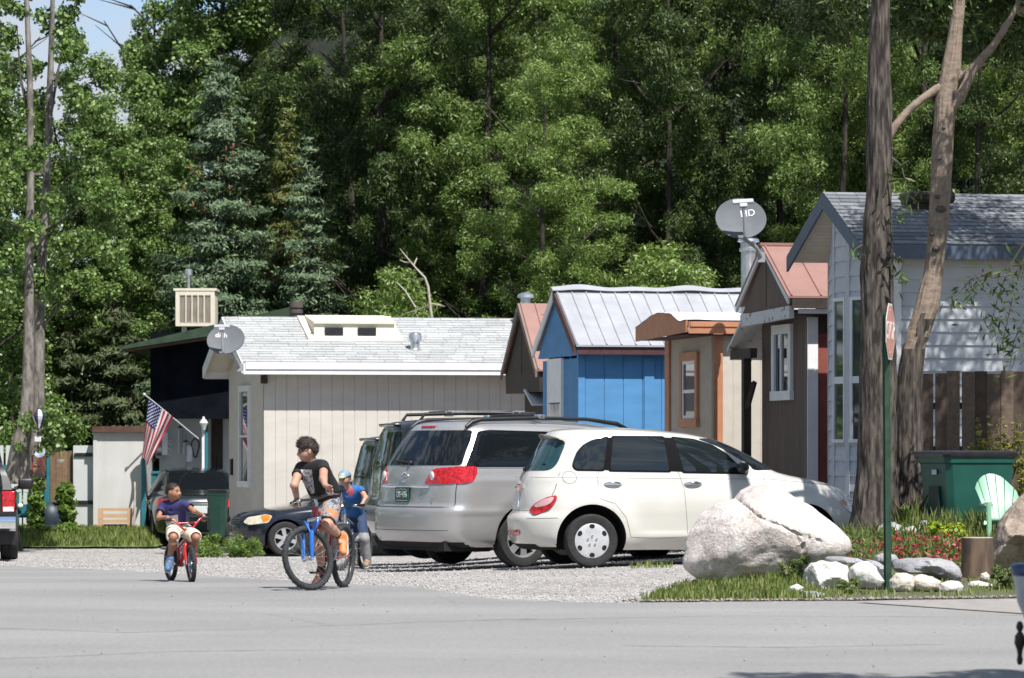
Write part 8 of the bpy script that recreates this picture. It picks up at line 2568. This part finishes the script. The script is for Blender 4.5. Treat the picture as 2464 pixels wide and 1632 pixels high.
# mint chair seen from its back quarter
def chair():
 Y = 46.0
 p = PX(2425, 1290, Y); p.z = float(GM(p.x, p.y))
 r = thing('garden_chair', p, 'mint green slatted fan-back garden chair behind the brown boulder', 'chair')
 M_MINT = MAT('mint_plastic', (0.24, 0.45, 0.31), .45, var=.05)
 z6c = lambda x, y, d: PX(2000 + x / 2.614, 850 + y / 2.614, Y + d) - p
 top = [(905, 850), (915, 815), (945, 775), (985, 757), (1030, 760), (1075, 780), (1120, 820), (1165, 865), (1182, 910)]
 bot = [(995, 1060), (1005, 1064), (1020, 1068), (1040, 1068), (1060, 1066), (1085, 1060), (1110, 1050), (1140, 1035), (1160, 1020)]
 for k in range(6):
  b = MB()
  i0, i1 = k / 6 * 8 + .06, (k + 1) / 6 * 8 - .06
  def lerp(L, t):
   i = min(int(t), 7); f = t - i; return (L[i][0] + (L[i + 1][0] - L[i][0]) * f, L[i][1] + (L[i + 1][1] - L[i][1]) * f)
  rings = []
  for v in np.linspace(0, 1, 10):
   ring = []
   for d in (0, .014):
    seq = np.linspace(i0, i1, 4)
    for t in (seq if d == 0 else seq[::-1]):
     a, c = lerp(top, t), lerp(bot, t)
     bow = .05 * ((t / 8 - .5) * 2) ** 2
     ring.append(z6c(a[0] + (c[0] - a[0]) * v, a[1] + (c[1] - a[1]) * v, .30 - .28 * v - bow + d))
   rings.append(ring)
  b.loft(rings, True, True); b.build('back_slat', M_MINT, r)
 b = MB()
 for k in range(6):
  a, c = z6c(985, 1066, .02 - .075 * k), z6c(1170, 1030, .02 - .075 * k)
  a.z -= .012 * (5 - k) * -0; b.box(((a.x + c.x) / 2, (a.y + c.y) / 2, a.z - .005 + .008 * k), (abs(c.x - a.x), .068, .018))
 b.build('seat', M_MINT, r)
 s0, s1 = z6c(985, 1066, 0), z6c(1175, 1035, 0)
 for x in (s0.x - .03, s1.x + .03):
  b = MB(); b.tube([(x, -.42, 0), (x, -.40, .36), (x, .20, .34)], .026, 6, flat=.6); b.box((x, -.12, s0.z + .19), (.09, .55, .02)); b.build('armrest', M_MINT, r)
  b = MB(); b.tube([(x, .30, 0), (x, .02, s0.z)], .028, 6); b.build('leg', M_MINT, r)
chair()

# weathered board fence behind the bin
M_OLDBOARD = TABS('weathered_board', (0.048, 0.032, 0.023), (0.15, 0.108, 0.082), .9, 14)
def board_fence():
 Y = 52.3
 p = on_ground(2335, Y, GM)
 r = thing('board_fence', p, 'weathered brown board fence with uneven gaps behind the green bin', 'fence')
 rr_ = random.Random(2)
 px = 2212
 gaps = {2243: 6, 2316: 6}
 b = MB()
 while px < 2475:
  w = rr_.uniform(27, 34); tp = 893 + rr_.uniform(-4, 7)
  a, c = PX(px, tp, Y) - p, PX(px + w, tp, Y) - p
  d = rr_.uniform(-.012, .012)
  b.b2((a.x, d, -.1), (c.x, d + .022, a.z))
  px += w + (5 if 2238 < px + w < 2250 or 2308 < px + w < 2325 else -.4)
 b.build('boards', M_OLDBOARD, r)
 for py in (985, 1090):
  b = MB(); a, c = PX(2205, py, Y) - p, PX(2478, py - 16, Y) - p; b.b2((a.x, .036, a.z), (c.x, .08, c.z)); b.build('rail', M_OLDBOARD, r)
 a, c = PX(2158, 985, 49.3), PX(2212, 966, 49.3)
board_fence()
b = MB(); a, c = PX(2160, 986, 49.6), PX(2214, 966, 49.6); o_ = (a + c) / 2
b.box((0, 0, 0), (c.x - a.x, .05, c.z - a.z)); b.box((c.x - o_.x - .03, .06, -.65), (.09, .07, 1.5))
o = b.build('wooden_rail', M_OLDBOARD); o.location = o_
tag(o, 'short wooden rail end between the leaning trunk and the board fence', 'rail')

# ---- plants
L_GRASS = LEAF('grass_blade', (0.11, 0.165, 0.035), (0.24, 0.30, 0.08), (0.42, 0.39, 0.19), .3, rough=.6)
L_YEL = LEAF('golden_shrub_leaf', (0.14, 0.15, 0.03), (0.27, 0.26, 0.06), (0.36, 0.33, 0.09), .25)
L_LIME = LEAF('lime_leaf', (0.14, 0.20, 0.02), (0.32, 0.40, 0.035), (0.42, 0.45, 0.05), .3)
L_VINE = LEAF('vine_leaf', (0.07, 0.13, 0.02), (0.16, 0.25, 0.045), (0.25, 0.34, 0.08), .35)
L_FLOW = LEAF('flower_foliage', (0.07, 0.11, 0.03), (0.15, 0.19, 0.06), (0.24, 0.25, 0.10), .3)
def blades(P, rng, h0, h1, w=.007, lean=.45):
 n = len(P); h = rng.uniform(h0, h1, n)[:, None]; a = rng.uniform(0, 6.283, n); d = np.stack([np.cos(a), np.sin(a), np.zeros(n)], -1)
 l = d * h * rng.uniform(.1, lean, n)[:, None]; s = np.stack([-np.sin(a), np.cos(a), np.zeros(n)], -1) * w
 up = np.array([0, 0, 1.0])
 mid = P + up * h * .6 + l * .35; tip = P + up * h + l
 V = np.stack([P - s, P + s, mid + s * .6, tip, mid - s * .6], 1)
 return V.reshape(-1, 3), np.arange(5 * n).reshape(-1, 5)
rng = np.random.default_rng(21)
def scatter(n, x0, x1, y0, y1, cond=None, hf=GM, clump=.35):
 x = rng.uniform(x0, x1, n * 3); y = rng.uniform(y0, y1, n * 3)
 nz = np.array([mnoise.noise(Vector((a * 2.3, b_ * 2.3, 4))) for a, b_ in zip(x, y)])
 k = nz > -clump + rng.uniform(-.25, .25, n * 3)
 if cond is not None: k &= cond(x, y)
 x, y = x[k][:n], y[k][:n]
 return np.stack([x, y, hf(x, y) + .005], -1)
edgef = lambda x: np.interp(x, ex, ey)
bl_v = np.vectorize(bed_left)
gp = [scatter(5200, 1.15, 2.9, 39.4, 43.6, lambda x, y: (y > edgef(x) + .22) & (x > np.interp(y, [39.5, 41, 44, 48], [1.15, 1.35, 1.75, 2.3]) + .02)),
   scatter(800, 2.6, 4.9, 40.0, 42.6, lambda x, y: y > edgef(x) + .5, clump=-.05),
   scatter(3600, 2.6, 5.2, 43.5, 48.4, clump=.3)]
Vg = []; Qg = []; o_ = 0
for P_, h0, h1 in ((gp[0], .03, .105), (gp[1], .03, .08), (gp[2], .06, .22)):
 v, q = blades(P_, rng, h0, h1); Vg.append(v); Qg.append(q + o_); o_ += len(v)
tag(link('grass', raw_mesh('grass', np.concatenate(Vg), np.concatenate(Qg), L_GRASS)), 'bright grass around the boulder and the stones of the bed', 'grass', kind='stuff')
P_ = scatter(500, 1.35, 2.2, 47.6, 50.2, lambda x, y: (y > 49.6) | (x > 2.0), hf=G, clump=.0)
P_[:, 2] = G(P_[:, 0], P_[:, 1])
v, q = blades(P_, rng, .03, .10)
x = rng.uniform(-11, 7, 420); y = rng.uniform(27, 46, 420); y = np.minimum(y, edgef(x) - .1)
Vp, Fp = pebbles(420, lambda n: np.stack([x, y, G(x, y) + .006], -1), .002, .0085)
tag(link('road_grit', raw_mesh('road_grit', Vp, Fp, TABS('grit', (0.05, 0.045, 0.04), (0.22, 0.20, 0.18), .9, 60))), 'scattered dark grit on the asphalt', 'grit', kind='stuff')
tag(link('weeds', raw_mesh('weeds', v, q, L_GRASS)), 'sparse weeds in the gravel under the white car', 'weeds', kind='stuff')
x = rng.uniform(-10, -6.75, 9000); y = rng.uniform(82.1, 86.0, 9000)
v, q = blades(np.stack([x, y, GL(x, y) + .02], -1), rng, .05, .16, .010)
tag(link('lawn_grass', raw_mesh('lawn_grass', v, q, L_GRASS)), 'strip of lawn grass in front of the shed and board fence', 'grass', kind='stuff')
# tall grass at the trunk's foot
x = rng.uniform(3.55, 4.4, 260); y = rng.uniform(46.8, 48.3, 260)
v, q = blades(np.stack([x, y, GM(x, y)], -1), rng, .18, .42, .006, .5)
tag(link('tall_grass', raw_mesh('tall_grass', v, q, L_GRASS)), 'tall seeding grass at the foot of the big trunk', 'grass', kind='stuff')

# red flowers in the bed
def flowers():
 n = 2600
 x = rng.uniform(3.25, 4.66, n); y = rng.uniform(43.1, 45.8, n)
 P_ = np.stack([x, y, GM(x, y)], -1)
 P_[:, 2] += rng.uniform(.0, .13, n)
 out = unit(n, rng)
 V1 = leaves(P_, out, rng, .085, .022, -.4, .4, .6)
 nf = 210
 cxs = [(3.72, .55), (4.30, .40), (4.55, .22)]
 k = rng.choice(3, nf, p=[.45, .35, .2])
 x = np.array([cxs[i][0] for i in k]) + rng.normal(0, 1, nf) * np.array([cxs[i][1] for i in k]) * .55; x = np.clip(x, 3.25, 4.68)
 y = rng.uniform(43.0, 44.9, nf)
 F_ = np.stack([x, y, GM(x, y) + rng.uniform(.06, .17, nf)], -1)
 P5 = np.repeat(F_, 7, 0) + rng.normal(0, .008, (nf * 7, 3))
 V2 = leaves(P5, unit(nf * 7, rng), rng, .032, .026, 0, .5, .9)
 V = np.concatenate([V1, V2]); Q = np.arange(len(V)).reshape(-1, 4)
 mi = np.concatenate([np.zeros(n), np.ones(nf * 7)])
 tag(link('flower_patch', raw_mesh('flower_patch', V, Q, [L_FLOW, LEAF('red_petal', (0.36, 0.025, 0.05), (0.46, 0.06, 0.09), (0.52, 0.13, 0.17), .2)], mi=mi)), 'patch of small red flowers between the stones and the bin', 'flowers', kind='stuff')
flowers()

def shrub(name, label, base, clumps, n, mat, seed, Lf, Wf, stems=5, cat='shrub', up=.5, droop=.2, spread=.8):
 t = thing(name, base, label, cat)
 b = MB(); r_ = random.Random(seed)
 for _ in range(stems):
  c = r_.choice(clumps); b.tube([(r_.uniform(-.05, .05), 0, -.05), (c[0] * .5, c[1] * .5, c[2] * .55), (c[0], c[1], c[2] + c[3] * .4)], [.014, .010, .004], 5)
 b.build('stems', MAT('plant_stem', (0.10, 0.09, 0.04), .8, var=.3), t)
 link('foliage', crown_mesh('foliage', clumps, n, seed, mat, Lf, Wf, droop, up, spread), t)
 return t
# spiky golden shrub behind the bin
def golden():
 base = on_ground(2410, 50.2, GM)
 cl = []
 for (px, py0, py1) in ((2335, 1070, 1110), (2355, 1010, 1110), (2380, 1003, 1120), (2402, 1022, 1120), (2416, 1006, 1130), (2440, 1018, 1130), (2452, 1002, 1130), (2462, 1040, 1180), (2478, 1010, 1200), (2460, 1120, 1230), (2490, 1060, 1260), (2425, 1060, 1140), (2370, 1060, 1130)):
  n = 7
  for k in range(n):
   t = k / (n - 1); p_ = PX(px + random.uniform(-3, 3), py0 + (py1 - py0) * t, 50.2) - base
   cl.append((p_.x, random.uniform(-.06, .06), p_.z, .025 + .055 * t))
 shrub('golden_shrub', 'spiky yellow-green shrub rising behind the green bin', base, cl, 6500, L_YEL, 31, .05, .016, 12, up=.9, droop=-.8)
golden()
p = GP(2275, 1312, GM); 
shrub('lime_shrub', 'low lime green leafy plant among the red flowers', p, [(random.uniform(-.17, .17), random.uniform(-.1, .15), random.uniform(.05, .20), random.uniform(.04, .07)) for _ in range(22)], 1300, L_LIME, 33, .06, .045, 6)
p = on_ground(548, 73.6)
shrub('lawn_shrub', 'loose bright green shrub before the front bumper of the black sedan', p, [(random.uniform(-.46, .52), random.uniform(-.3, .3), random.uniform(.02, .34), random.uniform(.07, .14)) for _ in range(40)], 4200, L_VINE, 34, .07, .018, 9, up=.9, droop=-.4)
def weed_clump(px, py, w, h, seed, label):
 b_ = GP(px, py, GM); r_ = random.Random(seed)
 shrub('leafy_weed', label, b_, [(r_.uniform(-w, w), r_.uniform(-.1, .1), r_.uniform(.03, h), r_.uniform(.03, .06)) for _ in range(14)], 620, L_FLOW, seed, .06, .02, 5, 'weed', .8, -.3)
weed_clump(1915, 1395, .14, .26, 41, 'dark leafy weed at the right foot of the pale boulder')
weed_clump(2042, 1428, .09, .12, 42, 'broad leafy weed in front of the white rounded stone')
weed_clump(2195, 1270, .12, .22, 43, 'leafy weed beside the pale leaning stone')
weed_clump(2418, 1420, .12, .2, 44, 'wispy weed in front of the brown boulder')

# ---- back left corner: shed, picket fence, flag, vines and yard things
def shed():
 Y = 85.0
 p = PX(225, 1300, Y)
 r = thing('garden_shed', p, 'tall white plywood shed with brown roof board at the back left', 'shed')
 X = lambda px: (px - 225) * Y / F_PX; Z = lambda py: H_CAM + (Y_HOR - py) * Y / F_PX - p.z
 b = MB(); b.b2((0, 0, -.1), (X(350), 1.8, Z(1040))); b.b2((-.004, -.012, -.1), (.07, -.0, Z(1042))); b.build('wall', MAT('whitewashed_ply', (0.62, 0.62, 0.60), .8, c2=(0.50, 0.50, 0.48), scale=(3, 3, 1.2), var=.06), r)
 b = MB(); b.b2((-.42, .25, -.1), (-.002, .33, Z(1072))); b.build('side_panel', M_OFFW, r)
 for py in (1090, 1205):
  b = MB(); b.b2((-.40, .22, Z(py + 9)), (-.004, .249, Z(py))); b.build('hinge', M_BLACK, r)
 b = MB(); b.add([(-.02, -.10, Z(1040)), (X(352), -.10, Z(1040)), (X(352), -.10, Z(1026)), (-.02, -.10, Z(1026)), (-.02, 1.9, Z(1050)), (X(352), 1.9, Z(1050)), (X(352), 1.9, Z(1036)), (-.02, 1.9, Z(1036))], [(0, 1, 2, 3), (7, 6, 5, 4), (0, 4, 5, 1), (3, 2, 6, 7), (0, 3, 7, 4), (1, 5, 6, 2)])
 b.build('roof', M_SOFFIT, r)
 b = MB(); b.b2((X(341), -.06, -.1), (X(351), -.002, Z(1100))); b.build('teal_post', M_TEAL, r)
shed()
def pallet():
 Y = 84.4
 p = PX(278, 1301, Y)
 r = thing('wooden_stand', p, 'raw pine slatted stand leaning on the white shed wall', 'stand')
 M_PINE = MAT('pine', (0.52, 0.33, 0.20), .7, var=.12, scale=(2, 2, 10))
 X = lambda px: (px - 278) * Y / F_PX; Z = lambda py: H_CAM + (Y_HOR - py) * Y / F_PX - p.z
 for a, c, lo in ((235, 247, 1301), (306, 318, 1278)):
  b = MB(); b.b2((X(a), 0, Z(lo)), (X(c), .05, Z(1223))); b.build('leg', M_PINE, r)
 for t_, l_ in ((1223, 1230), (1237, 1246), (1251, 1259)):
  b = MB(); b.b2((X(247.3), .004, Z(l_)), (X(305.7), .03, Z(t_))); b.build('slat', M_PINE, r)
 b = MB(); b.b2((X(248), .12, Z(1300)), (X(306), .16, Z(1262))); b.build('back_panel', M_DKBROWN, r)
pallet()
p = PX(323, 1285, 84.2); b = MB(); b.tube([(0, 0, 0), (.01, .05, .8), (.0, .10, 1.0)], .02, 8); o = b.build('wooden_pole', M_TWIG, smooth=50); o.location = p
tag(o, 'thin pole leaning on the shed beside the pine stand', 'pole')
def pickets():
 Y = 85.4
 p = PX(163, 1298, Y)
 r = thing('picket_fence', p, 'brown dog-eared board fence left of the white shed', 'fence')
 X = lambda px: (px - 163) * Y / F_PX; Z = lambda py: H_CAM + (Y_HOR - py) * Y / F_PX - p.z
 M_PICK = TABS('brown_picket', (0.13, 0.075, 0.04), (0.22, 0.14, 0.085), .85, 10)
 b = MB(); rr_ = random.Random(8)
 for k in range(6):
  a, c = X(121 + 14.2 * k), X(121 + 14.2 * k + 13.4); z = Z(1086 + rr_.uniform(-1, 1)); e = (c - a) * .22
  b.prism([(a, -.1), (c, -.1), (c, z - e), (c - e, z), (a + e, z), (a, z - e)], 0, .02, 'xz')
 b.build('pickets', M_PICK, r)
 for py in (1120, 1265):
  b = MB(); b.b2((X(121), .022, Z(py + 8)), (X(206), .06, Z(py))); b.build('rail', M_PICK, r)
 b = MB(); b.b2((X(207), .01, -.1), (X(213), .09, Z(1090))); b.b2((X(216), .03, -.1), (X(220), .09, Z(1080))); b.build('grey_post', M_OFFW, r)
pickets()
def fence_left():
 Y = 86.2
 p = PX(60, 1300, Y)
 r = thing('painted_fence', p, 'pale fence panel with teal rail behind the poplar trunks', 'fence')
 X = lambda px: (px - 60) * Y / F_PX; Z = lambda py: H_CAM + (Y_HOR - py) * Y / F_PX - p.z
 b = MB(); 
 for a in (-30, 14, 56): b.b2((X(a), 0, -.1), (X(a + 38), .04, Z(1072)))
 b.build('panel', M_OFFW, r)
 b = MB(); b.b2((X(-30), -.05, Z(1132)), (X(118), -.002, Z(1119))); b.b2((X(113), -.08, -.1), (X(121), -.002, Z(1065))); b.build('rail', M_TEAL, r)
fence_left()

def flag():
 Y = 84.2
 base = PX(477, 1056, Y + 1.6)
 r = thing('flag', base, 'stars and stripes flag hanging from a white staff on the porch post', 'flag')
 A = lambda px, py, d: PX(px, py, Y + d) - base
 b = MB(); b.tube([A(348, 950, 0), A(385, 980, .4), A(477, 1056, 1.6)], .014, 8); b.sphere(A(347.5, 949, 0), .026, 10, 8); b.build('staff', M_WHITE, r, smooth=50)
 nu, nv = 26, 34
 TL, TR, BL, BR = (357, 960), (417, 1004), (340.5, 1092), (357, 1118)
 pos = {}
 V = []
 for i in range(nu + 1):
  for j in range(nv + 1):
   u, v = i / nu, j / nv
   x = (TL[0] * (1 - u) + TR[0] * u) * (1 - v) + (BL[0] * (1 - u) + BR[0] * u) * v
   y = (TL[1] * (1 - u) + TR[1] * u) * (1 - v) + (BL[1] * (1 - u) + BR[1] * u) * v
   y += 3.0 * math.sin(u * 9 + 1) * v * v + 6 * math.sin(u * math.pi) * v
   x += 2.0 * math.sin(u * 12 + v * 2.5) * v
   dep = u * .62 * (1 - v) + .25 * v + .09 * math.sin(u * 14 + v * 3) * (.25 + v)
   V.append(A(x, y, dep))
 Q = []; mi = []
 for i in range(nu):
  for j in range(nv):
   Q.append((i * (nv + 1) + j, i * (nv + 1) + j + 1, (i + 1) * (nv + 1) + j + 1, (i + 1) * (nv + 1) + j))
   st = (i // 2) % 2 == 0
   mi.append(2 if (i < 14 and j < nv * .40) else (0 if st else 1))
 ms = [LEAF('flag_red', (0.36, 0.012, 0.035), (0.38, 0.014, 0.038), None, .25), LEAF('flag_white', (0.66, 0.66, 0.66), (0.68, 0.68, 0.68), None, .25), LEAF('flag_blue', (0.015, 0.03, 0.16), (0.017, 0.033, 0.17), None, .2)]
 cl = link('cloth', raw_mesh('cloth', [tuple(p_) for p_ in V], Q, ms, smooth=True, mi=mi), r)
 b = MB()
 for row in range(9):
  for k in range(6 if row % 2 == 0 else 5):
   u = (14 / nu) * (row + .7) / 9.4; v = .40 * ((k + (.5 if row % 2 == 0 else 1.0)) / 6.0)
   i, j = u * nu, v * nv; i0, j0 = int(i), int(j); g = lambda a, c: Vector(V[min(a, nu) * (nv + 1) + min(c, nv)])
   p_ = g(i0, j0).lerp(g(i0 + 1, j0), i - i0); p2 = g(i0, j0 + 1).lerp(g(i0 + 1, j0 + 1), i - i0); c = p_.lerp(p2, j - j0) + Vector((0, -.006, 0))
   pts = []
   for q in range(10):
    rr_ = .021 if q % 2 == 0 else .0095; a = math.pi / 2 + q * math.pi / 5
    pts.append(c + Vector((rr_ * math.cos(a), 0, rr_ * math.sin(a))))
   b.add(pts, [tuple(range(10))])
 bm = bmesh.new(); bm.from_mesh(cl.data)
 for f in b.f:
  nf_ = bm.faces.new([bm.verts.new(b.v[i]) for i in f]); nf_.material_index = 1
 bm.to_mesh(cl.data); bm.free()
flag()

def climbing(label, px0, px1, py0, py1, Y, seed, n, post=True):
 p_ = PX((px0 + px1) / 2, py1, Y); r_ = random.Random(seed)
 t = thing('climbing_vine', p_, label, 'vine')
 h = (py1 - py0) * Y / F_PX; w = (px1 - px0) * Y / F_PX
 cl = [(r_.uniform(-.5, .5) * w * (1.05 - .55 * k / 40), r_.uniform(-.12, .12), h * k / 40, r_.uniform(.07, .13)) for k in range(41)]
 b = MB(); b.tube([(0, .05, -.1), (.02, .05, h * .5), (0, .05, h * .97)], .03, 6); b.build('stake', M_DKBROWN, t)
 link('foliage', crown_mesh('foliage', cl, n, seed, L_VINE, .11, .085, .3, .3, 1.0), t)
climbing('bright green hop vine climbing a stake before the board fence', 136, 178, 1168, 1298, 84.2, 51, 2000)
climbing('taller thin vine climbing in front of the teal frame', 70, 102, 1135, 1298, 83.9, 52, 1300)
p = PX(95, 1302, 83.6)
shrub('ground_vine', 'low sprawl of bright vine leaves under the teal frame', p, [(random.uniform(-.45, .75), random.uniform(-.3, .2), random.uniform(.0, .25), random.uniform(.08, .16)) for _ in range(36)], 3000, L_VINE, 53, .10, .08, 6)

def yard():
 Y = 84.5
 # teal pipe frame with two lamps
 p = PX(100, 1300, Y); r = thing('pipe_frame', p, 'teal pipe frame with two round white lamps beside the vines', 'frame')
 X = lambda px: (px - 100) * Y / F_PX; Z = lambda py: H_CAM + (Y_HOR - py) * Y / F_PX - p.z
 b = MB(); b.tube([(X(42), 0, 0), (X(42), 0, Z(1185)), (X(70), 0, Z(1185)), (X(70), 0, 0)], .035, 8); b.tube([(X(110), 0, 0), (X(110), 0, Z(1179)), (X(140), 0, Z(1179)), (X(140), .0, 0)], .035, 8)
 b.tube([(X(70), 0, Z(1212)), (X(110), 0, Z(1212))], .03, 8); b.tube([(X(42), 0, Z(1240)), (X(140), 0, Z(1240))], .03, 8); b.b2((X(44), .04, Z(1246)), (X(108), .3, Z(1214)))
 b.build('pipes', M_TEAL, r, smooth=40)
 for px in (50, 102):
  b = MB(); b.sphere((X(px), -.06, Z(1218)), .055, 14, 10); b.build('lamp', M_WHITE, r, smooth=60)
 # covered grill: dark cover over a shiny base
 p = PX(122, 1300, 84.3); r = thing('covered_grill', p, 'dark domed grill cover over a shiny silver base beside the vine', 'grill')
 b = MB(); b.lathe([(.27, .26), (.29, .36), (.28, .50), (.23, .64), (.13, .72), (.01, .75)], 20); b.build('cover', MAT('navy_cover', (0.02, 0.035, 0.05), .5, var=.3), r, smooth=50)
 b = MB(); b.lathe([(.14, .0), (.22, .08), (.26, .18), (.26, .255), (.05, .258)], 18, c=(.05, -.05, 0)); b.build('base', M_GALV, r, smooth=50)
 # rust-red wire basket hung on the trunk, spinners and feeder
 Yb = 78.2
 p = PX(93, 1097, Yb); r = thing('wire_basket', p, 'rust red wire basket chair hanging on the poplar trunk', 'basket')
 M_RW = MAT('rust_red_wire', (0.16, 0.035, 0.02), .7, var=.2)
 b = MB(); X = lambda px: (px - 93) * Yb / F_PX; Z = lambda py: -(py - 1097) * Yb / F_PX
 fr_ = [(X(77), 0, 0), (X(109), 0, 0), (X(108), 0, Z(1145)), (X(78), 0, Z(1139))]
 b.tube(fr_ + [fr_[0]], .012, 6)
 b.build('wire_frame', M_RW, r)
 b = MB(); b.b2((X(78), .0, Z(1126)), (X(108), .012, Z(1120)))
 for k in range(7): b.b2((X(79 + 4.6 * k), -.004, Z(1138)), (X(80.5 + 4.6 * k), .008, -.001))
 for k in range(4): b.b2((X(78), -.008, Z(1104 + 6 * k)), (X(108), -.0045, Z(1102.5 + 6 * k)))
 b.build('wire_mesh', M_RW, r)
 p = PX(93, 985, 78.0); r = thing('wind_spinner', p, 'red white and blue balloon-shaped wind spinner hanging before the trunk', 'spinner')
 rad = 15 * 78 / F_PX
 cols = [MAT('spin_white', (0.62, 0.62, 0.62), .7, var=.05), MAT('spin_navy', (0.02, 0.025, 0.10), .7, var=.1), MAT('spin_red', (0.42, 0.06, 0.07), .7, var=.1)]
 b = MB(); prof = [(.01, 0), (.06, -.012), (rad * .9, -.06), (rad, -.12), (rad * .86, -.18), (rad * .5, -.26), (.03, -.335), (.02, -.34)]
 N = 16; rings = [[(q * math.cos(2 * math.pi * k / N), q * math.sin(2 * math.pi * k / N), z) for k in range(N)] for q, z in prof]
 b.loft(rings, True, True)
 o = b.build('balloon', cols, r, smooth=None)
 o.data.polygons.foreach_set('material_index', [((i % N) // 2) % 2 if (i // N) > 2 else (2 if ((i % N) // 2) % 4 == 0 else ((i % N) // 2) % 2) for i in range(len(o.data.polygons))])
 b = MB(); b.tube([(0, 0, 0), (0, 0, .3)], .004, 5); b.tube([(0, 0, -.34), (0, 0, -.46)], .004, 5); b.lathe([(.03, -.40), (.04, -.46), (.02, -.47)], 10); b.build('cord', M_BLACK, r)
 p = PX(95, 1075, 78.0); r = thing('moon_ornament', p, 'blue and white crescent ornament hanging above the wire basket', 'ornament')
 b = MB(); s_ = 78 / F_PX
 oc = [(14 * math.cos(a), -12 + 14 * math.sin(a)) for a in np.linspace(R(-150), R(40), 16)] + [(3 + 11 * math.cos(a) - 3, -7 + 11 * math.sin(a) + 2) for a in np.linspace(R(35), R(-145), 14)]
 b.prism([(x * s_, z * s_) for x, z in oc], -.012, .012, 'xz'); b.build('crescent', MAT('moon_blue', (0.20, 0.28, 0.52), .5, c2=(0.6, 0.62, 0.66), scale=6), r)
 b = MB(); b.tube([(0, 0, 0), (0, 0, .2)], .004, 5); b.rbox((-.03, 0, .13), (.12, .03, .10), .02); b.build('hanger', M_GREYW, r)
 Yf = 80.0
 p = PX(147, 1092, Yf); r = thing('bird_feeder', p, 'slim hanging bird feeder with white tray before the board fence', 'bird feeder')
 b = MB(); b.lathe([(.01, .04), (.035, .02), (.035, -.10), (.03, -.11)], 12); b.build('tube', MAT('feeder_seed', (0.16, 0.13, 0.05), .6, var=.3), r)
 b = MB(); b.lathe([(.02, -.11), (.075, -.115), (.06, -.14), (.02, -.16)], 14); b.build('tray', M_WHITE, r)
 b = MB(); top = PX(146, 1030, Yf) - p; b.tube([(0, 0, .03), tuple(top)], .005, 5); b.build('wire', M_GREY, r)
 bo = PX(100, 1075, Yf); b = MB(); b.M = Matrix.Translation(-bo)
 b.tube([PX(98, 1085, Yf - .6), PX(112, 1062, Yf - .3), PX(135, 1042, Yf), PX(150, 1032, Yf), PX(168, 1023, Yf)], [.05, .042, .034, .026, .012], 8)
 o = b.build('bare_branch', M_BARK, smooth=50); o.location = bo
 tag(o, 'short bare branch from the poplar carrying the bird feeder', 'branch')
yard()

# ---- right edge of the foreground: planter on an iron stand
def planter():
 Y = 26.5
 p = PX(2482, 1600, Y); p.z = float(G(p.x, p.y))
 r = thing('planter', p, 'grey planter with dark blue rim on a knobbed iron stand at the right edge', 'planter')
 X = lambda px: (px - 2482) * Y / F_PX; Z = lambda py: H_CAM + (Y_HOR - py) * Y / F_PX - p.z
 b = MB(); b.lathe([(-X(2462) * .6, Z(1500)), (-X(2448), Z(1450)), (-X(2440), Z(1400)), (-X(2437), Z(1385))], 28); b.build('pot', MAT('grey_glaze', (0.42, 0.44, 0.47), .35, var=.08), r, smooth=50)
 b = MB(); b.lathe([(-X(2437), Z(1386)), (-X(2433), Z(1380)), (-X(2432), Z(1362)), (-X(2438), Z(1356)), (-X(2450), Z(1362))], 28); b.build('rim', MAT('blue_glaze', (0.03, 0.055, 0.13), .3, var=.1), r, smooth=50)
 for k, (dx, dy) in enumerate(((-1, 0), (1, 0), (0, 1), (0, -1))):
  b = MB(); q = -X(2454)
  b.lathe([(.012, Z(1600)), (.020, Z(1588)), (.014, Z(1578)), (.018, Z(1565)), (.034, Z(1548)), (.030, Z(1530)), (.012, Z(1520)), (.024, Z(1510)), (.018, Z(1500)), (.010, Z(1495))], 14, c=(dx * q, dy * q, 0)); b.build('leg', MAT('dark_iron', (0.035, 0.022, 0.018), .6, var=.3), r, smooth=50)
planter()
